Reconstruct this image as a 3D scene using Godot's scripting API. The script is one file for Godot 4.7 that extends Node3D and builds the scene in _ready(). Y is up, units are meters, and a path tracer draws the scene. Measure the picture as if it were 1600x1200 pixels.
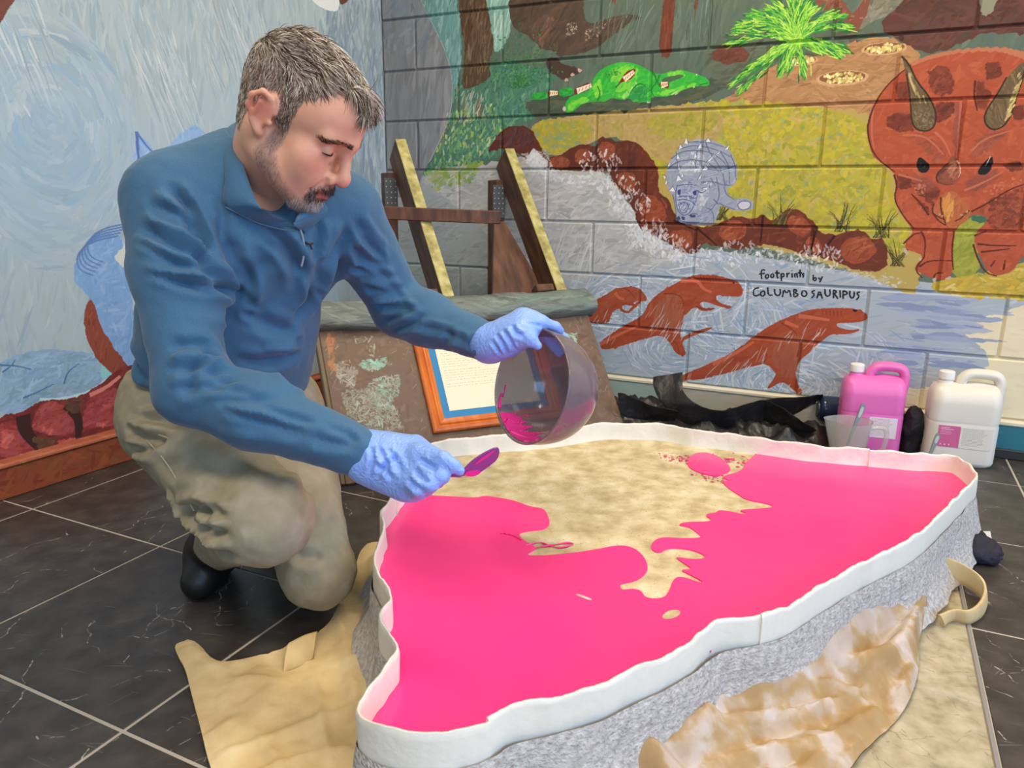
extends Node3D
# A man kneeling by a stone slab that he coats with pink rubber, in the corner of a room with a painted block wall.
# Axes: x along the back wall from the room's corner, y up, z from the back wall towards the viewer; metres.

const BLOCK_W := 0.4
const BLOCK_H := 0.2
const LEDGE_Y := 0.127

var R := RandomNumberGenerator.new()
var taken := {}

# ---------------------------------------------------------------- mesh building
class MB:
	var v := PackedVector3Array()
	var uv := PackedVector2Array()
	var c := PackedColorArray()
	var ix := PackedInt32Array()
	func p(a: Vector3, t := Vector2.ZERO, k := Color.WHITE) -> int:
		v.append(a)
		uv.append(t)
		c.append(k)
		return v.size() - 1
	func tri(a: Vector3, b: Vector3, d: Vector3) -> void:
		var i := v.size()
		for q in [a, b, d]:
			p(q)
		ix.append_array(PackedInt32Array([i, i + 1, i + 2]))
	# a quad seen clockwise from outside; its corners are its own, so its edges stay sharp
	func quad(a: Vector3, b: Vector3, d: Vector3, e: Vector3, ua := Vector2.ZERO, ub := Vector2.ZERO, ud := Vector2.ZERO, ue := Vector2.ZERO) -> void:
		var i := v.size()
		p(a, ua)
		p(b, ub)
		p(d, ud)
		p(e, ue)
		ix.append_array(PackedInt32Array([i, i + 1, i + 2, i, i + 2, i + 3]))
	# a smooth sheet of rows of points
	func sheet(rows: Array, wrap := false, close := false, cols: Array = []) -> void:
		var n: int = rows[0].size()
		var i0 := v.size()
		for r in rows.size():
			var row: PackedVector3Array = rows[r]
			for j in n:
				p(row[j], Vector2(float(j) / maxi(n - 1, 1), float(r) / maxi(rows.size() - 1, 1)), cols[r][j] if cols.size() else Color.WHITE)
		for r in rows.size() - (0 if close else 1):
			var r2 := (r + 1) % rows.size()
			for j in n - (0 if wrap else 1):
				var j2 := (j + 1) % n
				var a := i0 + r * n + j
				var b := i0 + r * n + j2
				var d := i0 + r2 * n + j2
				var e := i0 + r2 * n + j
				ix.append_array(PackedInt32Array([a, b, d, a, d, e]))
	func fan(centre: Vector3, ring: PackedVector3Array, flip := false) -> void:
		var i0 := v.size()
		p(centre)
		for q in ring:
			p(q)
		for j in ring.size():
			var a := i0 + 1 + j
			var b := i0 + 1 + (j + 1) % ring.size()
			ix.append_array(PackedInt32Array([i0, b, a]) if flip else PackedInt32Array([i0, a, b]))
	# a tube along a path with a radius at each point; flat squeezes it along the direction up
	func tube(path: PackedVector3Array, rad: PackedFloat32Array, n := 10, up := Vector3.UP, flat := 1.0, cap := true) -> void:
		var rows := []
		for i in path.size():
			var t := (path[mini(i + 1, path.size() - 1)] - path[maxi(i - 1, 0)]).normalized()
			var s := t.cross(up)
			if s.length() < 0.05:
				s = t.cross(Vector3(0.3, 0.2, 1.0))
			s = s.normalized()
			var w := s.cross(t).normalized()
			var row := PackedVector3Array()
			for j in n:
				var a := TAU * j / n
				row.append(path[i] + (s * cos(a) + w * sin(a) * flat) * rad[mini(i, rad.size() - 1)])
			rows.append(row)
		sheet(rows, true)
		if cap:
			fan(path[0], rows[0], true)
			fan(path[path.size() - 1], rows[rows.size() - 1])
	# a box with chamfered edges
	func box(size: Vector3, at := Vector3.ZERO, bev := 0.004, basis := Basis()) -> void:
		var h := size * 0.5
		bev = minf(bev, minf(h.x, minf(h.y, h.z)) * 0.9)
		var g := h - Vector3.ONE * bev
		for ax in 3:
			var b := (ax + 1) % 3
			var d := (ax + 2) % 3
			for s: float in [-1.0, 1.0]:
				var q := []
				for k in [[-1, -1], [1, -1], [1, 1], [-1, 1]]:
					var e := Vector3.ZERO
					e[ax] = h[ax] * s
					e[b] = g[b] * k[0]
					e[d] = g[d] * k[1]
					q.append(at + basis * e)
				if s > 0:
					quad(q[0], q[3], q[2], q[1])
				else:
					quad(q[0], q[1], q[2], q[3])
			for sb: float in [-1.0, 1.0]:
				for sd: float in [-1.0, 1.0]:
					var e := []
					for k in [[-1, 0], [1, 0], [1, 1], [-1, 1]]:
						var f := Vector3.ZERO
						f[ax] = g[ax] * k[0]
						f[b] = (g[b] if k[1] else h[b]) * sb
						f[d] = (h[d] if k[1] else g[d]) * sd
						e.append(at + basis * f)
					if sb * sd > 0:
						quad(e[0], e[3], e[2], e[1])
					else:
						quad(e[0], e[1], e[2], e[3])
		for sx: float in [-1.0, 1.0]:
			for sy: float in [-1.0, 1.0]:
				for sz: float in [-1.0, 1.0]:
					var a := at + basis * Vector3(h.x * sx, g.y * sy, g.z * sz)
					var b2 := at + basis * Vector3(g.x * sx, h.y * sy, g.z * sz)
					var c2 := at + basis * Vector3(g.x * sx, g.y * sy, h.z * sz)
					if sx * sy * sz > 0:
						tri(a, c2, b2)
					else:
						tri(a, b2, c2)
	# a flat outline (x, y) pushed out along z, its front edge chamfered
	func prism(outline: PackedVector2Array, depth: float, bev := 0.002, tr := Transform3D()) -> void:
		var o := outline
		if not Geometry2D.is_polygon_clockwise(o):
			o = o.duplicate()
			o.reverse()
		var rings := [[0.0, -depth], [0.0, -bev], [bev, 0.0]]
		var inner := o
		if bev > 0.0:
			var s := Geometry2D.offset_polygon(o, -bev)
			if s.size() and s[0].size() == o.size():
				inner = s[0]
				if not Geometry2D.is_polygon_clockwise(inner):
					inner.reverse()
				var best := 0
				for k in inner.size():
					if inner[k].distance_squared_to(o[0]) < inner[best].distance_squared_to(o[0]):
						best = k
				var turned := PackedVector2Array()
				for k in inner.size():
					turned.append(inner[(best + k) % inner.size()])
				inner = turned
			else:
				bev = 0.0
		var n := o.size()
		for j in n:
			var k := (j + 1) % n
			var a := tr * Vector3(o[j].x, o[j].y, -depth)
			var b := tr * Vector3(o[k].x, o[k].y, -depth)
			var d := tr * Vector3(o[k].x, o[k].y, -bev)
			var e := tr * Vector3(o[j].x, o[j].y, -bev)
			quad(a, e, d, b)
			if bev > 0.0:
				quad(e, tr * Vector3(inner[j].x, inner[j].y, 0), tr * Vector3(inner[k].x, inner[k].y, 0), d)
		for side in 2:
			var face := inner if side == 0 else o
			var t := Geometry2D.triangulate_polygon(face)
			var i0 := v.size()
			for q in face:
				p(tr * Vector3(q.x, q.y, 0.0 if side == 0 else -depth), q)
			for k in range(0, t.size(), 3):
				var a2 := face[t[k]]
				var cw := (face[t[k + 1]] - a2).cross(face[t[k + 2]] - a2) < 0
				var keep := cw == (side == 0)
				ix.append_array(PackedInt32Array([i0 + t[k], i0 + t[k + 1], i0 + t[k + 2]]) if keep else PackedInt32Array([i0 + t[k], i0 + t[k + 2], i0 + t[k + 1]]))
	# a profile (radius, height) turned about y
	func lathe(profile: PackedVector2Array, n := 32, tr := Transform3D()) -> void:
		var rows := []
		for q in profile:
			var row := PackedVector3Array()
			for j in n:
				var a := TAU * j / n
				row.append(tr * Vector3(q.x * cos(a), q.y, q.x * sin(a)))
			rows.append(row)
		sheet(rows, true)
	func normals() -> PackedVector3Array:
		var n := PackedVector3Array()
		n.resize(v.size())
		for t in range(0, ix.size(), 3):
			var a := ix[t]
			var b := ix[t + 1]
			var d := ix[t + 2]
			var f := (v[d] - v[a]).cross(v[b] - v[a])
			n[a] += f
			n[b] += f
			n[d] += f
		for i in n.size():
			n[i] = n[i].normalized() if n[i].length_squared() > 1e-24 else Vector3.UP
		return n
	func mesh(m: Material, colours := false) -> ArrayMesh:
		var arr := []
		arr.resize(Mesh.ARRAY_MAX)
		arr[Mesh.ARRAY_VERTEX] = v
		arr[Mesh.ARRAY_NORMAL] = normals()
		arr[Mesh.ARRAY_TEX_UV] = uv
		if colours:
			arr[Mesh.ARRAY_COLOR] = c
		arr[Mesh.ARRAY_INDEX] = ix
		var out := ArrayMesh.new()
		out.add_surface_from_arrays(Mesh.PRIMITIVE_TRIANGLES, arr)
		out.surface_set_material(0, m)
		return out

# ---------------------------------------------------------------- bodies: joined capsules and ellipsoids, meshed as surface nets
class Body:
	var A := PackedVector3Array()
	var B := PackedVector3Array()
	var I := PackedFloat32Array()
	var R0 := PackedFloat32Array()
	var R1 := PackedFloat32Array()
	var K := PackedFloat32Array()
	var FL := PackedVector3Array()
	var SQ := PackedFloat32Array()
	var kind := PackedInt32Array()     # 0 capsule, 1 ellipsoid, 2 carving capsule
	var turn: Array[Basis] = []
	var planes: Array[Plane] = []      # what lies over a plane is cut off, of the first cut_after shapes
	var cut_after := 1000000
	func bone(a: Vector3, b: Vector3, ra: float, rb: float, k := 0.02, flat := Vector3.ZERO, sq := 1.0) -> void:
		A.append(a)
		B.append(b - a)
		I.append(1.0 / maxf((b - a).length_squared(), 1e-9))
		R0.append(ra)
		R1.append(rb)
		K.append(k)
		FL.append(flat.normalized())
		SQ.append(sq)
		kind.append(0)
		turn.append(Basis())
	func ball(a: Vector3, r: float, k := 0.02) -> void:
		bone(a, a, r, r, k)
	func egg(a: Vector3, radii: Vector3, k := 0.02, turned := Basis()) -> void:
		bone(a, a + radii, maxf(radii.x, maxf(radii.y, radii.z)), minf(radii.x, minf(radii.y, radii.z)), k)
		kind[kind.size() - 1] = 1
		turn[turn.size() - 1] = turned.inverse()
	func carve(a: Vector3, b: Vector3, ra: float, rb: float, k := 0.01) -> void:
		bone(a, b, ra, rb, k)
		kind[kind.size() - 1] = 2
	func one(i: int, p: Vector3) -> float:
		var q := p - A[i]
		if kind[i] == 1:
			q = turn[i] * q
			var r := B[i]
			var k0 := (q / r).length()
			var k1 := (q / (r * r)).length()
			return k0 * (k0 - 1.0) / maxf(k1, 1e-6)
		var h := clampf(q.dot(B[i]) * I[i], 0.0, 1.0)
		q -= B[i] * h
		var s := SQ[i]
		if s != 1.0:
			q += FL[i] * (q.dot(FL[i]) * (1.0 / s - 1.0))
			return (q.length() - lerpf(R0[i], R1[i], h)) * s
		return q.length() - lerpf(R0[i], R1[i], h)
	func dist(p: Vector3, list: PackedInt32Array) -> float:
		var m := 1.0
		var cut := false
		for i in list:
			if i >= cut_after and not cut:
				cut = true
				for pl in planes:
					m = maxf(m, pl.distance_to(p))
			var e := one(i, p)
			var k := K[i]
			if kind[i] == 2:
				var h := maxf(k - absf(m + e), 0.0) / k
				m = maxf(m, -e) + h * h * k * 0.25
			else:
				var h := maxf(k - absf(m - e), 0.0) / k
				m = minf(m, e) - h * h * k * 0.25
		if not cut:
			for pl in planes:
				m = maxf(m, pl.distance_to(p))
		return m
	func nets(mb: MB, cell: float, tr := Transform3D()) -> void:
		var lo := Vector3.ONE * 1e9
		var hi := -lo
		for i in A.size():
			if kind[i] == 2:
				continue
			var r := Vector3.ONE * maxf(R0[i], R1[i])
			for q: Vector3 in ([A[i]] if kind[i] == 1 else [A[i], A[i] + B[i]]):
				lo = lo.min(q - r)
				hi = hi.max(q + r)
		lo -= Vector3.ONE * cell * 3.0
		hi += Vector3.ONE * cell * 3.0
		const S := 5
		var nb := Vector3i(((hi - lo) / (cell * S)).ceil())
		var n := nb * S + Vector3i.ONE
		var val := PackedFloat32Array()
		val.resize(n.x * n.y * n.z)
		val.fill(9.0)
		var cellv := PackedInt32Array()
		cellv.resize(n.x * n.y * n.z)
		cellv.fill(-1)
		var half := cell * S * 0.8661
		var live: Array[Vector3i] = []
		var all := PackedInt32Array(range(A.size()))
		for bz in nb.z:
			for by in nb.y:
				for bx in nb.x:
					var mid := lo + (Vector3(bx, by, bz) + Vector3.ONE * 0.5) * cell * S
					var near := PackedInt32Array()
					var each := PackedFloat32Array()
					var best := 1e9
					for i in all:
						var e := one(i, mid)
						each.append(e)
						if kind[i] != 2 and e - K[i] * 0.25 < best:
							best = e - K[i] * 0.25
					if best > half * 1.15 + cell or best < -0.03 - half * 3.0:
						continue
					for i in all:
						if each[i] < maxf(best, 0.0) + half * 2.4 + K[i]:
							near.append(i)
					live.append(Vector3i(bx, by, bz))
					for z in S + 1:
						for y in S + 1:
							var at := bx * S + n.x * (by * S + y + n.y * (bz * S + z))
							var q := lo + Vector3(bx * S, by * S + y, bz * S + z) * cell
							for x in S + 1:
								if val[at] == 9.0:
									val[at] = dist(q, near)
								at += 1
								q.x += cell
		var sx := 1
		var sy := n.x
		var sz := n.x * n.y
		var corner := PackedInt32Array([0, sx, sy, sx + sy, sz, sx + sz, sy + sz, sx + sy + sz])
		var edges := PackedInt32Array([0, 1, 2, 3, 4, 5, 6, 7, 0, 2, 1, 3, 4, 6, 5, 7, 0, 4, 1, 5, 2, 6, 3, 7])
		var spot := PackedVector3Array()
		for k in 8:
			spot.append(Vector3(k & 1, (k >> 1) & 1, k >> 2))
		for b in live:
			for z in S:
				for y in S:
					for x in S:
						var g := Vector3i(b.x * S + x, b.y * S + y, b.z * S + z)
						var at := g.x + sy * g.y + sz * g.z
						var neg := 0
						for k in 8:
							if val[at + corner[k]] < 0.0:
								neg += 1
						if neg == 0 or neg == 8:
							continue
						var sum := Vector3.ZERO
						var cnt := 0
						for k in range(0, 24, 2):
							var d0 := val[at + corner[edges[k]]]
							var d1 := val[at + corner[edges[k + 1]]]
							if (d0 < 0.0) != (d1 < 0.0):
								sum += spot[edges[k]].lerp(spot[edges[k + 1]], d0 / (d0 - d1))
								cnt += 1
						cellv[at] = mb.p(tr * (lo + (Vector3(g) + sum / cnt) * cell))
		for b in live:
			for z in S:
				for y in S:
					for x in S:
						var at := b.x * S + x + sy * (b.y * S + y) + sz * (b.z * S + z)
						var d0 := val[at]
						for ax in 3:
							var st: int = [sx, sy, sz][ax]
							var d1 := val[at + st]
							if (d0 < 0.0) == (d1 < 0.0) or d0 > 8.0 or d1 > 8.0:
								continue
							var u: int = [sy, sz, sx][ax]
							var w: int = [sz, sx, sy][ax]
							if at - u - w < 0:
								continue
							var i0 := cellv[at]
							var i1 := cellv[at - u]
							var i2 := cellv[at - u - w]
							var i3 := cellv[at - w]
							if i0 < 0 or i1 < 0 or i2 < 0 or i3 < 0:
								continue
							if d0 < 0.0:
								mb.ix.append_array(PackedInt32Array([i0, i3, i2, i0, i2, i1]))
							else:
								mb.ix.append_array(PackedInt32Array([i0, i1, i2, i0, i2, i3]))

# ---------------------------------------------------------------- painting: a picture laid out in millimetres on its wall
class Paint:
	const MARK := 0.85
	var im: Image
	var s := 0.7           # pixels per millimetre
	var x0 := 0.0
	var top := 1750.0
	var r := RandomNumberGenerator.new()
	func start(w: float, h: float, left: float, up: float, scale: float, col: String) -> void:
		s = scale
		x0 = left
		top = up
		r.seed = 11
		im = Image.create(int(w * s), int(h * s), false, Image.FORMAT_RGB8)
		im.fill(Color(col))
	func px(a: float, b: float) -> Vector2:
		return Vector2((a - x0) * s, (top - b) * s)
	func pts(list: Array) -> PackedVector2Array:
		var o := PackedVector2Array()
		for i in range(0, list.size(), 2):
			o.append(px(list[i], list[i + 1]))
		return o
	func round_off(o: PackedVector2Array, closed := true) -> PackedVector2Array:
		var q := PackedVector2Array()
		var n := o.size()
		if not closed:
			q.append(o[0])
		for i in n - (0 if closed else 1):
			var b := o[(i + 1) % n]
			q.append(o[i].lerp(b, 0.25))
			q.append(o[i].lerp(b, 0.75))
		if not closed:
			q.append(o[n - 1])
		return q
	func fill(o: PackedVector2Array, col: Color) -> void:
		var y0 := 1e9
		var y1 := -1e9
		for q in o:
			y0 = minf(y0, q.y)
			y1 = maxf(y1, q.y)
		var n := o.size()
		for y in range(maxi(0, int(y0)), mini(im.get_height() - 1, int(y1)) + 1):
			var yc := y + 0.5
			var xs := PackedFloat32Array()
			for i in n:
				var a := o[i]
				var b := o[(i + 1) % n]
				if (a.y <= yc) != (b.y <= yc):
					xs.append(a.x + (yc - a.y) / (b.y - a.y) * (b.x - a.x))
			xs.sort()
			for k in range(0, xs.size() - 1, 2):
				var xa := int(round(xs[k]))
				var xb := int(round(xs[k + 1]))
				if xb > xa:
					im.fill_rect(Rect2i(xa, y, xb - xa, 1), col)
	# a filled patch; rough: how far (mm) its edge wanders
	func patch(col: String, list: Array, rough := 0.0, rounds := 2) -> PackedVector2Array:
		var o := pts(list)
		for k in rounds:
			o = round_off(o)
		if rough > 0.0:
			var q := PackedVector2Array()
			for i in o.size():
				var a := o[i]
				var b := o[(i + 1) % o.size()]
				var m := maxi(1, int(a.distance_to(b) / (3.0 + rough * s)))
				for k in m:
					q.append(a.lerp(b, float(k) / m) + Vector2(r.randfn(), r.randfn()) * rough * s * 0.5)
			o = q
		fill(o, Color(col))
		return o
	# one brush mark
	func mark(at: Vector2, l: float, w: float, ang: float, col: Color, alpha := 1.0) -> void:
		var x := int(at.x)
		var y := int(at.y)
		if x < 0 or y < 0 or x >= im.get_width() or y >= im.get_height():
			return
		if alpha < 1.0:
			col = im.get_pixel(x, y).lerp(col, alpha)
		var d := Vector2(cos(ang), -sin(ang))
		var e := Vector2(-d.y, d.x) * w * 0.5
		var h := d * l * 0.5
		fill(PackedVector2Array([at - h, at - h * 0.5 + e, at + h * 0.6 + e * 0.8, at + h, at + h * 0.5 - e, at - h * 0.6 - e * 0.8]), col)
	# many brush marks over a patch; sizes in mm, angles in degrees
	func marks(o: PackedVector2Array, cols: Array, count: int, l: float, w: float, ang: float, spread: float, alpha := 0.6) -> void:
		var lo := o[0]
		var hi := o[0]
		for q in o:
			lo = lo.min(q)
			hi = hi.max(q)
		for k in count:
			var q := Vector2(r.randf_range(lo.x, hi.x), r.randf_range(lo.y, hi.y))
			if not Geometry2D.is_point_in_polygon(q, o):
				continue
			var a := deg_to_rad(ang + r.randf_range(-spread, spread))
			var ll := l * s * r.randf_range(0.5, 1.4)
			var h := Vector2(cos(a), -sin(a)) * ll * 0.45
			if not (Geometry2D.is_point_in_polygon(q + h, o) and Geometry2D.is_point_in_polygon(q - h, o)):
				ll *= 0.35
				if not (Geometry2D.is_point_in_polygon(q + h * 0.35, o) and Geometry2D.is_point_in_polygon(q - h * 0.35, o)):
					continue
			mark(q, ll, w * s * r.randf_range(0.4, 1.2), a, Color(cols[r.randi() % cols.size()]), alpha * MARK * r.randf_range(0.4, 1.3))
	# marks that circle round a place
	func swirl(cx: float, cy: float, rx: float, ry: float, cols: Array, count: int, l: float, w: float, alpha := 0.6, inner := 0.1) -> void:
		var c := px(cx, cy)
		for k in count:
			var t := r.randf() * TAU
			var f := sqrt(r.randf_range(inner * inner, 1.0))
			var q := c + Vector2(cos(t) * rx * f, sin(t) * ry * f) * s
			var tang := Vector2(-sin(t) * rx, cos(t) * ry)
			mark(q, l * s * r.randf_range(0.5, 1.4) * (0.4 + f), w * s * r.randf_range(0.5, 1.3), atan2(-tang.y, tang.x) + r.randf_range(-0.2, 0.2), Color(cols[r.randi() % cols.size()]), alpha * r.randf_range(0.5, 1.3))
	# a brush line; widths in mm at its start and end
	func line(col: String, w0: float, w1: float, list: Array, rounds := 1) -> void:
		var o := pts(list)
		for k in rounds:
			o = round_off(o, false)
		var left := PackedVector2Array()
		var right := PackedVector2Array()
		for i in o.size():
			var t := (o[mini(i + 1, o.size() - 1)] - o[maxi(i - 1, 0)]).normalized()
			var w := lerpf(w0, w1, float(i) / (o.size() - 1)) * s * 0.5
			left.append(o[i] + Vector2(-t.y, t.x) * w)
			right.append(o[i] - Vector2(-t.y, t.x) * w)
		right.reverse()
		left.append_array(right)
		fill(left, Color(col))
	# a leaf frond: a rib with leaflets
	func frond(cols: Array, list: Array, l: float, n: int) -> void:
		var o := round_off(round_off(pts(list), false), false)
		for k in n:
			var f := float(k) / n * (o.size() - 1.01)
			var i := int(f)
			var q := o[i].lerp(o[i + 1], f - i)
			var t := (o[i + 1] - o[i]).angle()
			for sd: float in [-1.0, 1.0]:
				var a := t + sd * r.randf_range(0.3, 0.75)
				var ll := l * s * (1.1 - 0.8 * float(k) / n) * r.randf_range(0.6, 1.2)
				mark(q + Vector2(cos(a), sin(a)) * ll * 0.45, ll, 4.0 * s, -a, Color(cols[r.randi() % cols.size()]), 1.0)
	func texture() -> ImageTexture:
		return ImageTexture.create_from_image(im)

# ---------------------------------------------------------------- materials and small helpers
func mat(col: String, rough := 0.7, spec := 0.5) -> StandardMaterial3D:
	var m := StandardMaterial3D.new()
	m.albedo_color = Color(col)
	m.roughness = rough
	m.metallic_specular = spec
	return m

func noise_image(size: int, freq: float, octaves: int, seed_: int, kind := FastNoiseLite.TYPE_SIMPLEX_SMOOTH, fractal := FastNoiseLite.FRACTAL_FBM) -> Image:
	var n := FastNoiseLite.new()
	n.noise_type = kind
	n.frequency = freq
	n.fractal_octaves = octaves
	n.fractal_type = fractal
	n.seed = seed_
	return n.get_seamless_image(size, size)

func tex(im: Image) -> ImageTexture:
	return ImageTexture.create_from_image(im)

# grey noise spread over a ramp of colours: [[place, colour], ...]
func ramp_tex(im: Image, stops: Array) -> ImageTexture:
	var g := Gradient.new()
	g.offsets = PackedFloat32Array(stops.map(func(q): return q[0]))
	g.colors = PackedColorArray(stops.map(func(q): return Color(q[1])))
	var lut := PackedByteArray()
	for i in 256:
		var k := g.sample(i / 255.0)
		lut.append(k.r8)
		lut.append(k.g8)
		lut.append(k.b8)
	im.convert(Image.FORMAT_L8)
	var src := im.get_data()
	var dst := PackedByteArray()
	dst.resize(src.size() * 3)
	for i in src.size():
		var t := src[i] * 3
		dst[i * 3] = lut[t]
		dst[i * 3 + 1] = lut[t + 1]
		dst[i * 3 + 2] = lut[t + 2]
	return tex(Image.create_from_data(im.get_width(), im.get_height(), false, Image.FORMAT_RGB8, dst))

func triplanar(m: StandardMaterial3D, per_metre: float) -> StandardMaterial3D:
	m.uv1_triplanar = true
	m.uv1_scale = Vector3.ONE * per_metre
	return m

func bump(m: StandardMaterial3D, im: Image, cm: float) -> StandardMaterial3D:
	m.heightmap_enabled = true
	m.heightmap_texture = tex(im)
	m.heightmap_scale = cm
	return m

func numbered(called: String) -> String:
	var k: int = taken.get(called, 0)
	taken[called] = k + 1
	return called if k == 0 else "%s_%03d" % [called, k]

func tag(o: Node3D, label: String, category: String, group := "", kind := "") -> Node3D:
	o.set_meta("label", label)
	if category:
		o.set_meta("category", category)
	if group:
		o.set_meta("group", group)
	if kind:
		o.set_meta("kind", kind)
	return o

func obj(called: String, m: Mesh, parent: Node3D = self, at := Transform3D()) -> MeshInstance3D:
	var o := MeshInstance3D.new()
	if parent == self:
		o.name = numbered(called)
	else:
		var key := "%d/%s" % [parent.get_instance_id(), called]
		var k: int = taken.get(key, 0)
		taken[key] = k + 1
		o.name = called if k == 0 else "%s_%03d" % [called, k]
	o.mesh = m
	o.transform = at
	parent.add_child(o, true)
	return o

func struct(called: String, m: Mesh, label: String, at := Transform3D()) -> MeshInstance3D:
	var o := obj(called, m, self, at)
	o.set_meta("kind", "structure")
	o.set_meta("label", label)
	return o

func thing(called: String, label: String, category: String, at := Transform3D(), group := "") -> Node3D:
	var o := Node3D.new()
	o.name = numbered(called)
	o.transform = at
	add_child(o)
	tag(o, label, category, group)
	return o

func slab(size: Vector3, at: Vector3, m: Material, bev := 0.003, basis := Basis()) -> ArrayMesh:
	var b := MB.new()
	b.box(size, at, bev, basis)
	return b.mesh(m)

func v3(list: Array) -> PackedVector3Array:
	var o := PackedVector3Array()
	for i in range(0, list.size(), 3):
		o.append(Vector3(list[i], list[i + 1], list[i + 2]))
	return o

func mm2(list: Array) -> PackedVector2Array:
	var o := PackedVector2Array()
	for i in range(0, list.size(), 2):
		o.append(Vector2(list[i], list[i + 1]) * 0.001)
	return o

func smooth2(o: PackedVector2Array, rounds := 2) -> PackedVector2Array:
	for k in rounds:
		var q := PackedVector2Array()
		for i in o.size():
			var b := o[(i + 1) % o.size()]
			q.append(o[i].lerp(b, 0.25))
			q.append(o[i].lerp(b, 0.75))
		o = q
	return o

func curve(list: PackedVector3Array, n: int) -> PackedVector3Array:
	var c := Curve3D.new()
	c.bake_interval = 0.004
	for i in list.size():
		var t := (list[mini(i + 1, list.size() - 1)] - list[maxi(i - 1, 0)]) / 6.0
		c.add_point(list[i], -t, t)
	var o := PackedVector3Array()
	for k in n:
		o.append(c.sample_baked(c.get_baked_length() * k / (n - 1), true))
	return o

func _ready() -> void:
	R.seed = 7
	# camera
	var cam := Camera3D.new()
	cam.name = "camera"
	cam.position = Vector3(1.961, 0.8207, 2.8042)
	cam.rotation_order = EULER_ORDER_YXZ
	cam.rotation = Vector3(-0.24744, 0.44571, 0.00908)
	cam.fov = 54.770
	cam.near = 0.05
	cam.current = true
	add_child(cam)
	# sky, seen only through the windows: bright overcast
	var we := WorldEnvironment.new()
	we.name = "environment"
	var env := Environment.new()
	var sm := ProceduralSkyMaterial.new()
	sm.sky_top_color = Color("86b4f0")
	sm.sky_horizon_color = Color("bed8f6")
	sm.ground_horizon_color = Color("b9b8b2")
	sm.ground_bottom_color = Color("8b8a85")
	sm.sky_energy_multiplier = 3.7
	sm.ground_energy_multiplier = 2.2
	env.sky = Sky.new()
	env.sky.sky_material = sm
	env.background_mode = Environment.BG_SKY
	env.tonemap_mode = Environment.TONE_MAPPER_LINEAR
	env.tonemap_exposure = 0.315
	env.sdfgi_enabled = true
	env.ssao_enabled = true
	env.ssil_enabled = true
	we.environment = env
	add_child(we)
	# lit ceiling panels (the fittings are built with the ceiling)
	for q in PANELS:
		var al := AreaLight3D.new()
		al.name = "panel_light"
		al.area_size = Vector2(1.15, 0.55)
		al.light_color = Color("ffecd2")
		al.light_energy = PANEL_ENERGY
		al.shadow_enabled = true
		al.area_range = 12.0
		al.position = Vector3(q[0], 2.66, q[1])
		al.rotation_degrees = Vector3(-90, 0, 0)
		add_child(al, true)
	room()
	back_wall()
	left_wall()
	floor_tiles()
	stone_slab()
	sign_stand()
	man()
	bowl_and_scraper()
	things_by_the_wall()
	cloths()

const PANELS := [[1.5, 1.0], [1.5, 3.0], [3.7, 1.0], [3.7, 3.0]]
const PANEL_ENERGY := 11.0
const ROOM_X := 5.2
const ROOM_Z := 5.6
const ROOM_Y := 2.75

# a wall with one window opening, in its own frame: x along, y up, z towards the room
func wall_with_window(side: String, length: float, w0: float, w1: float, at: Transform3D, m: Material, n: int) -> void:
	var lo := 0.6
	var hi := 2.6
	var b := MB.new()
	for q in [[0.0, w0, 0.0, ROOM_Y], [w1, length, 0.0, ROOM_Y], [w0, w1, 0.0, lo], [w0, w1, hi, ROOM_Y]]:
		b.box(Vector3(q[1] - q[0], q[3] - q[2], 0.2), Vector3((q[0] + q[1]) * 0.5, (q[2] + q[3]) * 0.5, -0.1), 0.001)
	struct("wall_" + side, b.mesh(m), "cream painted wall with a wide window, behind the viewer", at)
	var f := MB.new()
	for y: float in [lo + 0.03, hi - 0.03]:
		f.box(Vector3(w1 - w0, 0.06, 0.07), Vector3((w0 + w1) * 0.5, y, -0.1), 0.004)
	for k in 4:
		f.box(Vector3(0.06, hi - lo, 0.07), Vector3(lerpf(w0 + 0.03, w1 - 0.03, k / 3.0), (lo + hi) * 0.5, -0.1), 0.004)
	var win := struct("window_%d" % n, f.mesh(mat("dfe2e4", 0.4)), "white framed window of three panes, out of the photograph", at)
	var g := mat("f2f8fa", 0.02)
	g.transparency = BaseMaterial3D.TRANSPARENCY_ALPHA
	g.albedo_color.a = 0.04
	for k in 3:
		var pw := (w1 - w0 - 0.06) / 3.0
		obj("pane", slab(Vector3(pw - 0.02, hi - lo - 0.1, 0.004), Vector3(w0 + 0.03 + pw * (k + 0.5), (lo + hi) * 0.5, -0.1), g, 0.0005), win)

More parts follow.
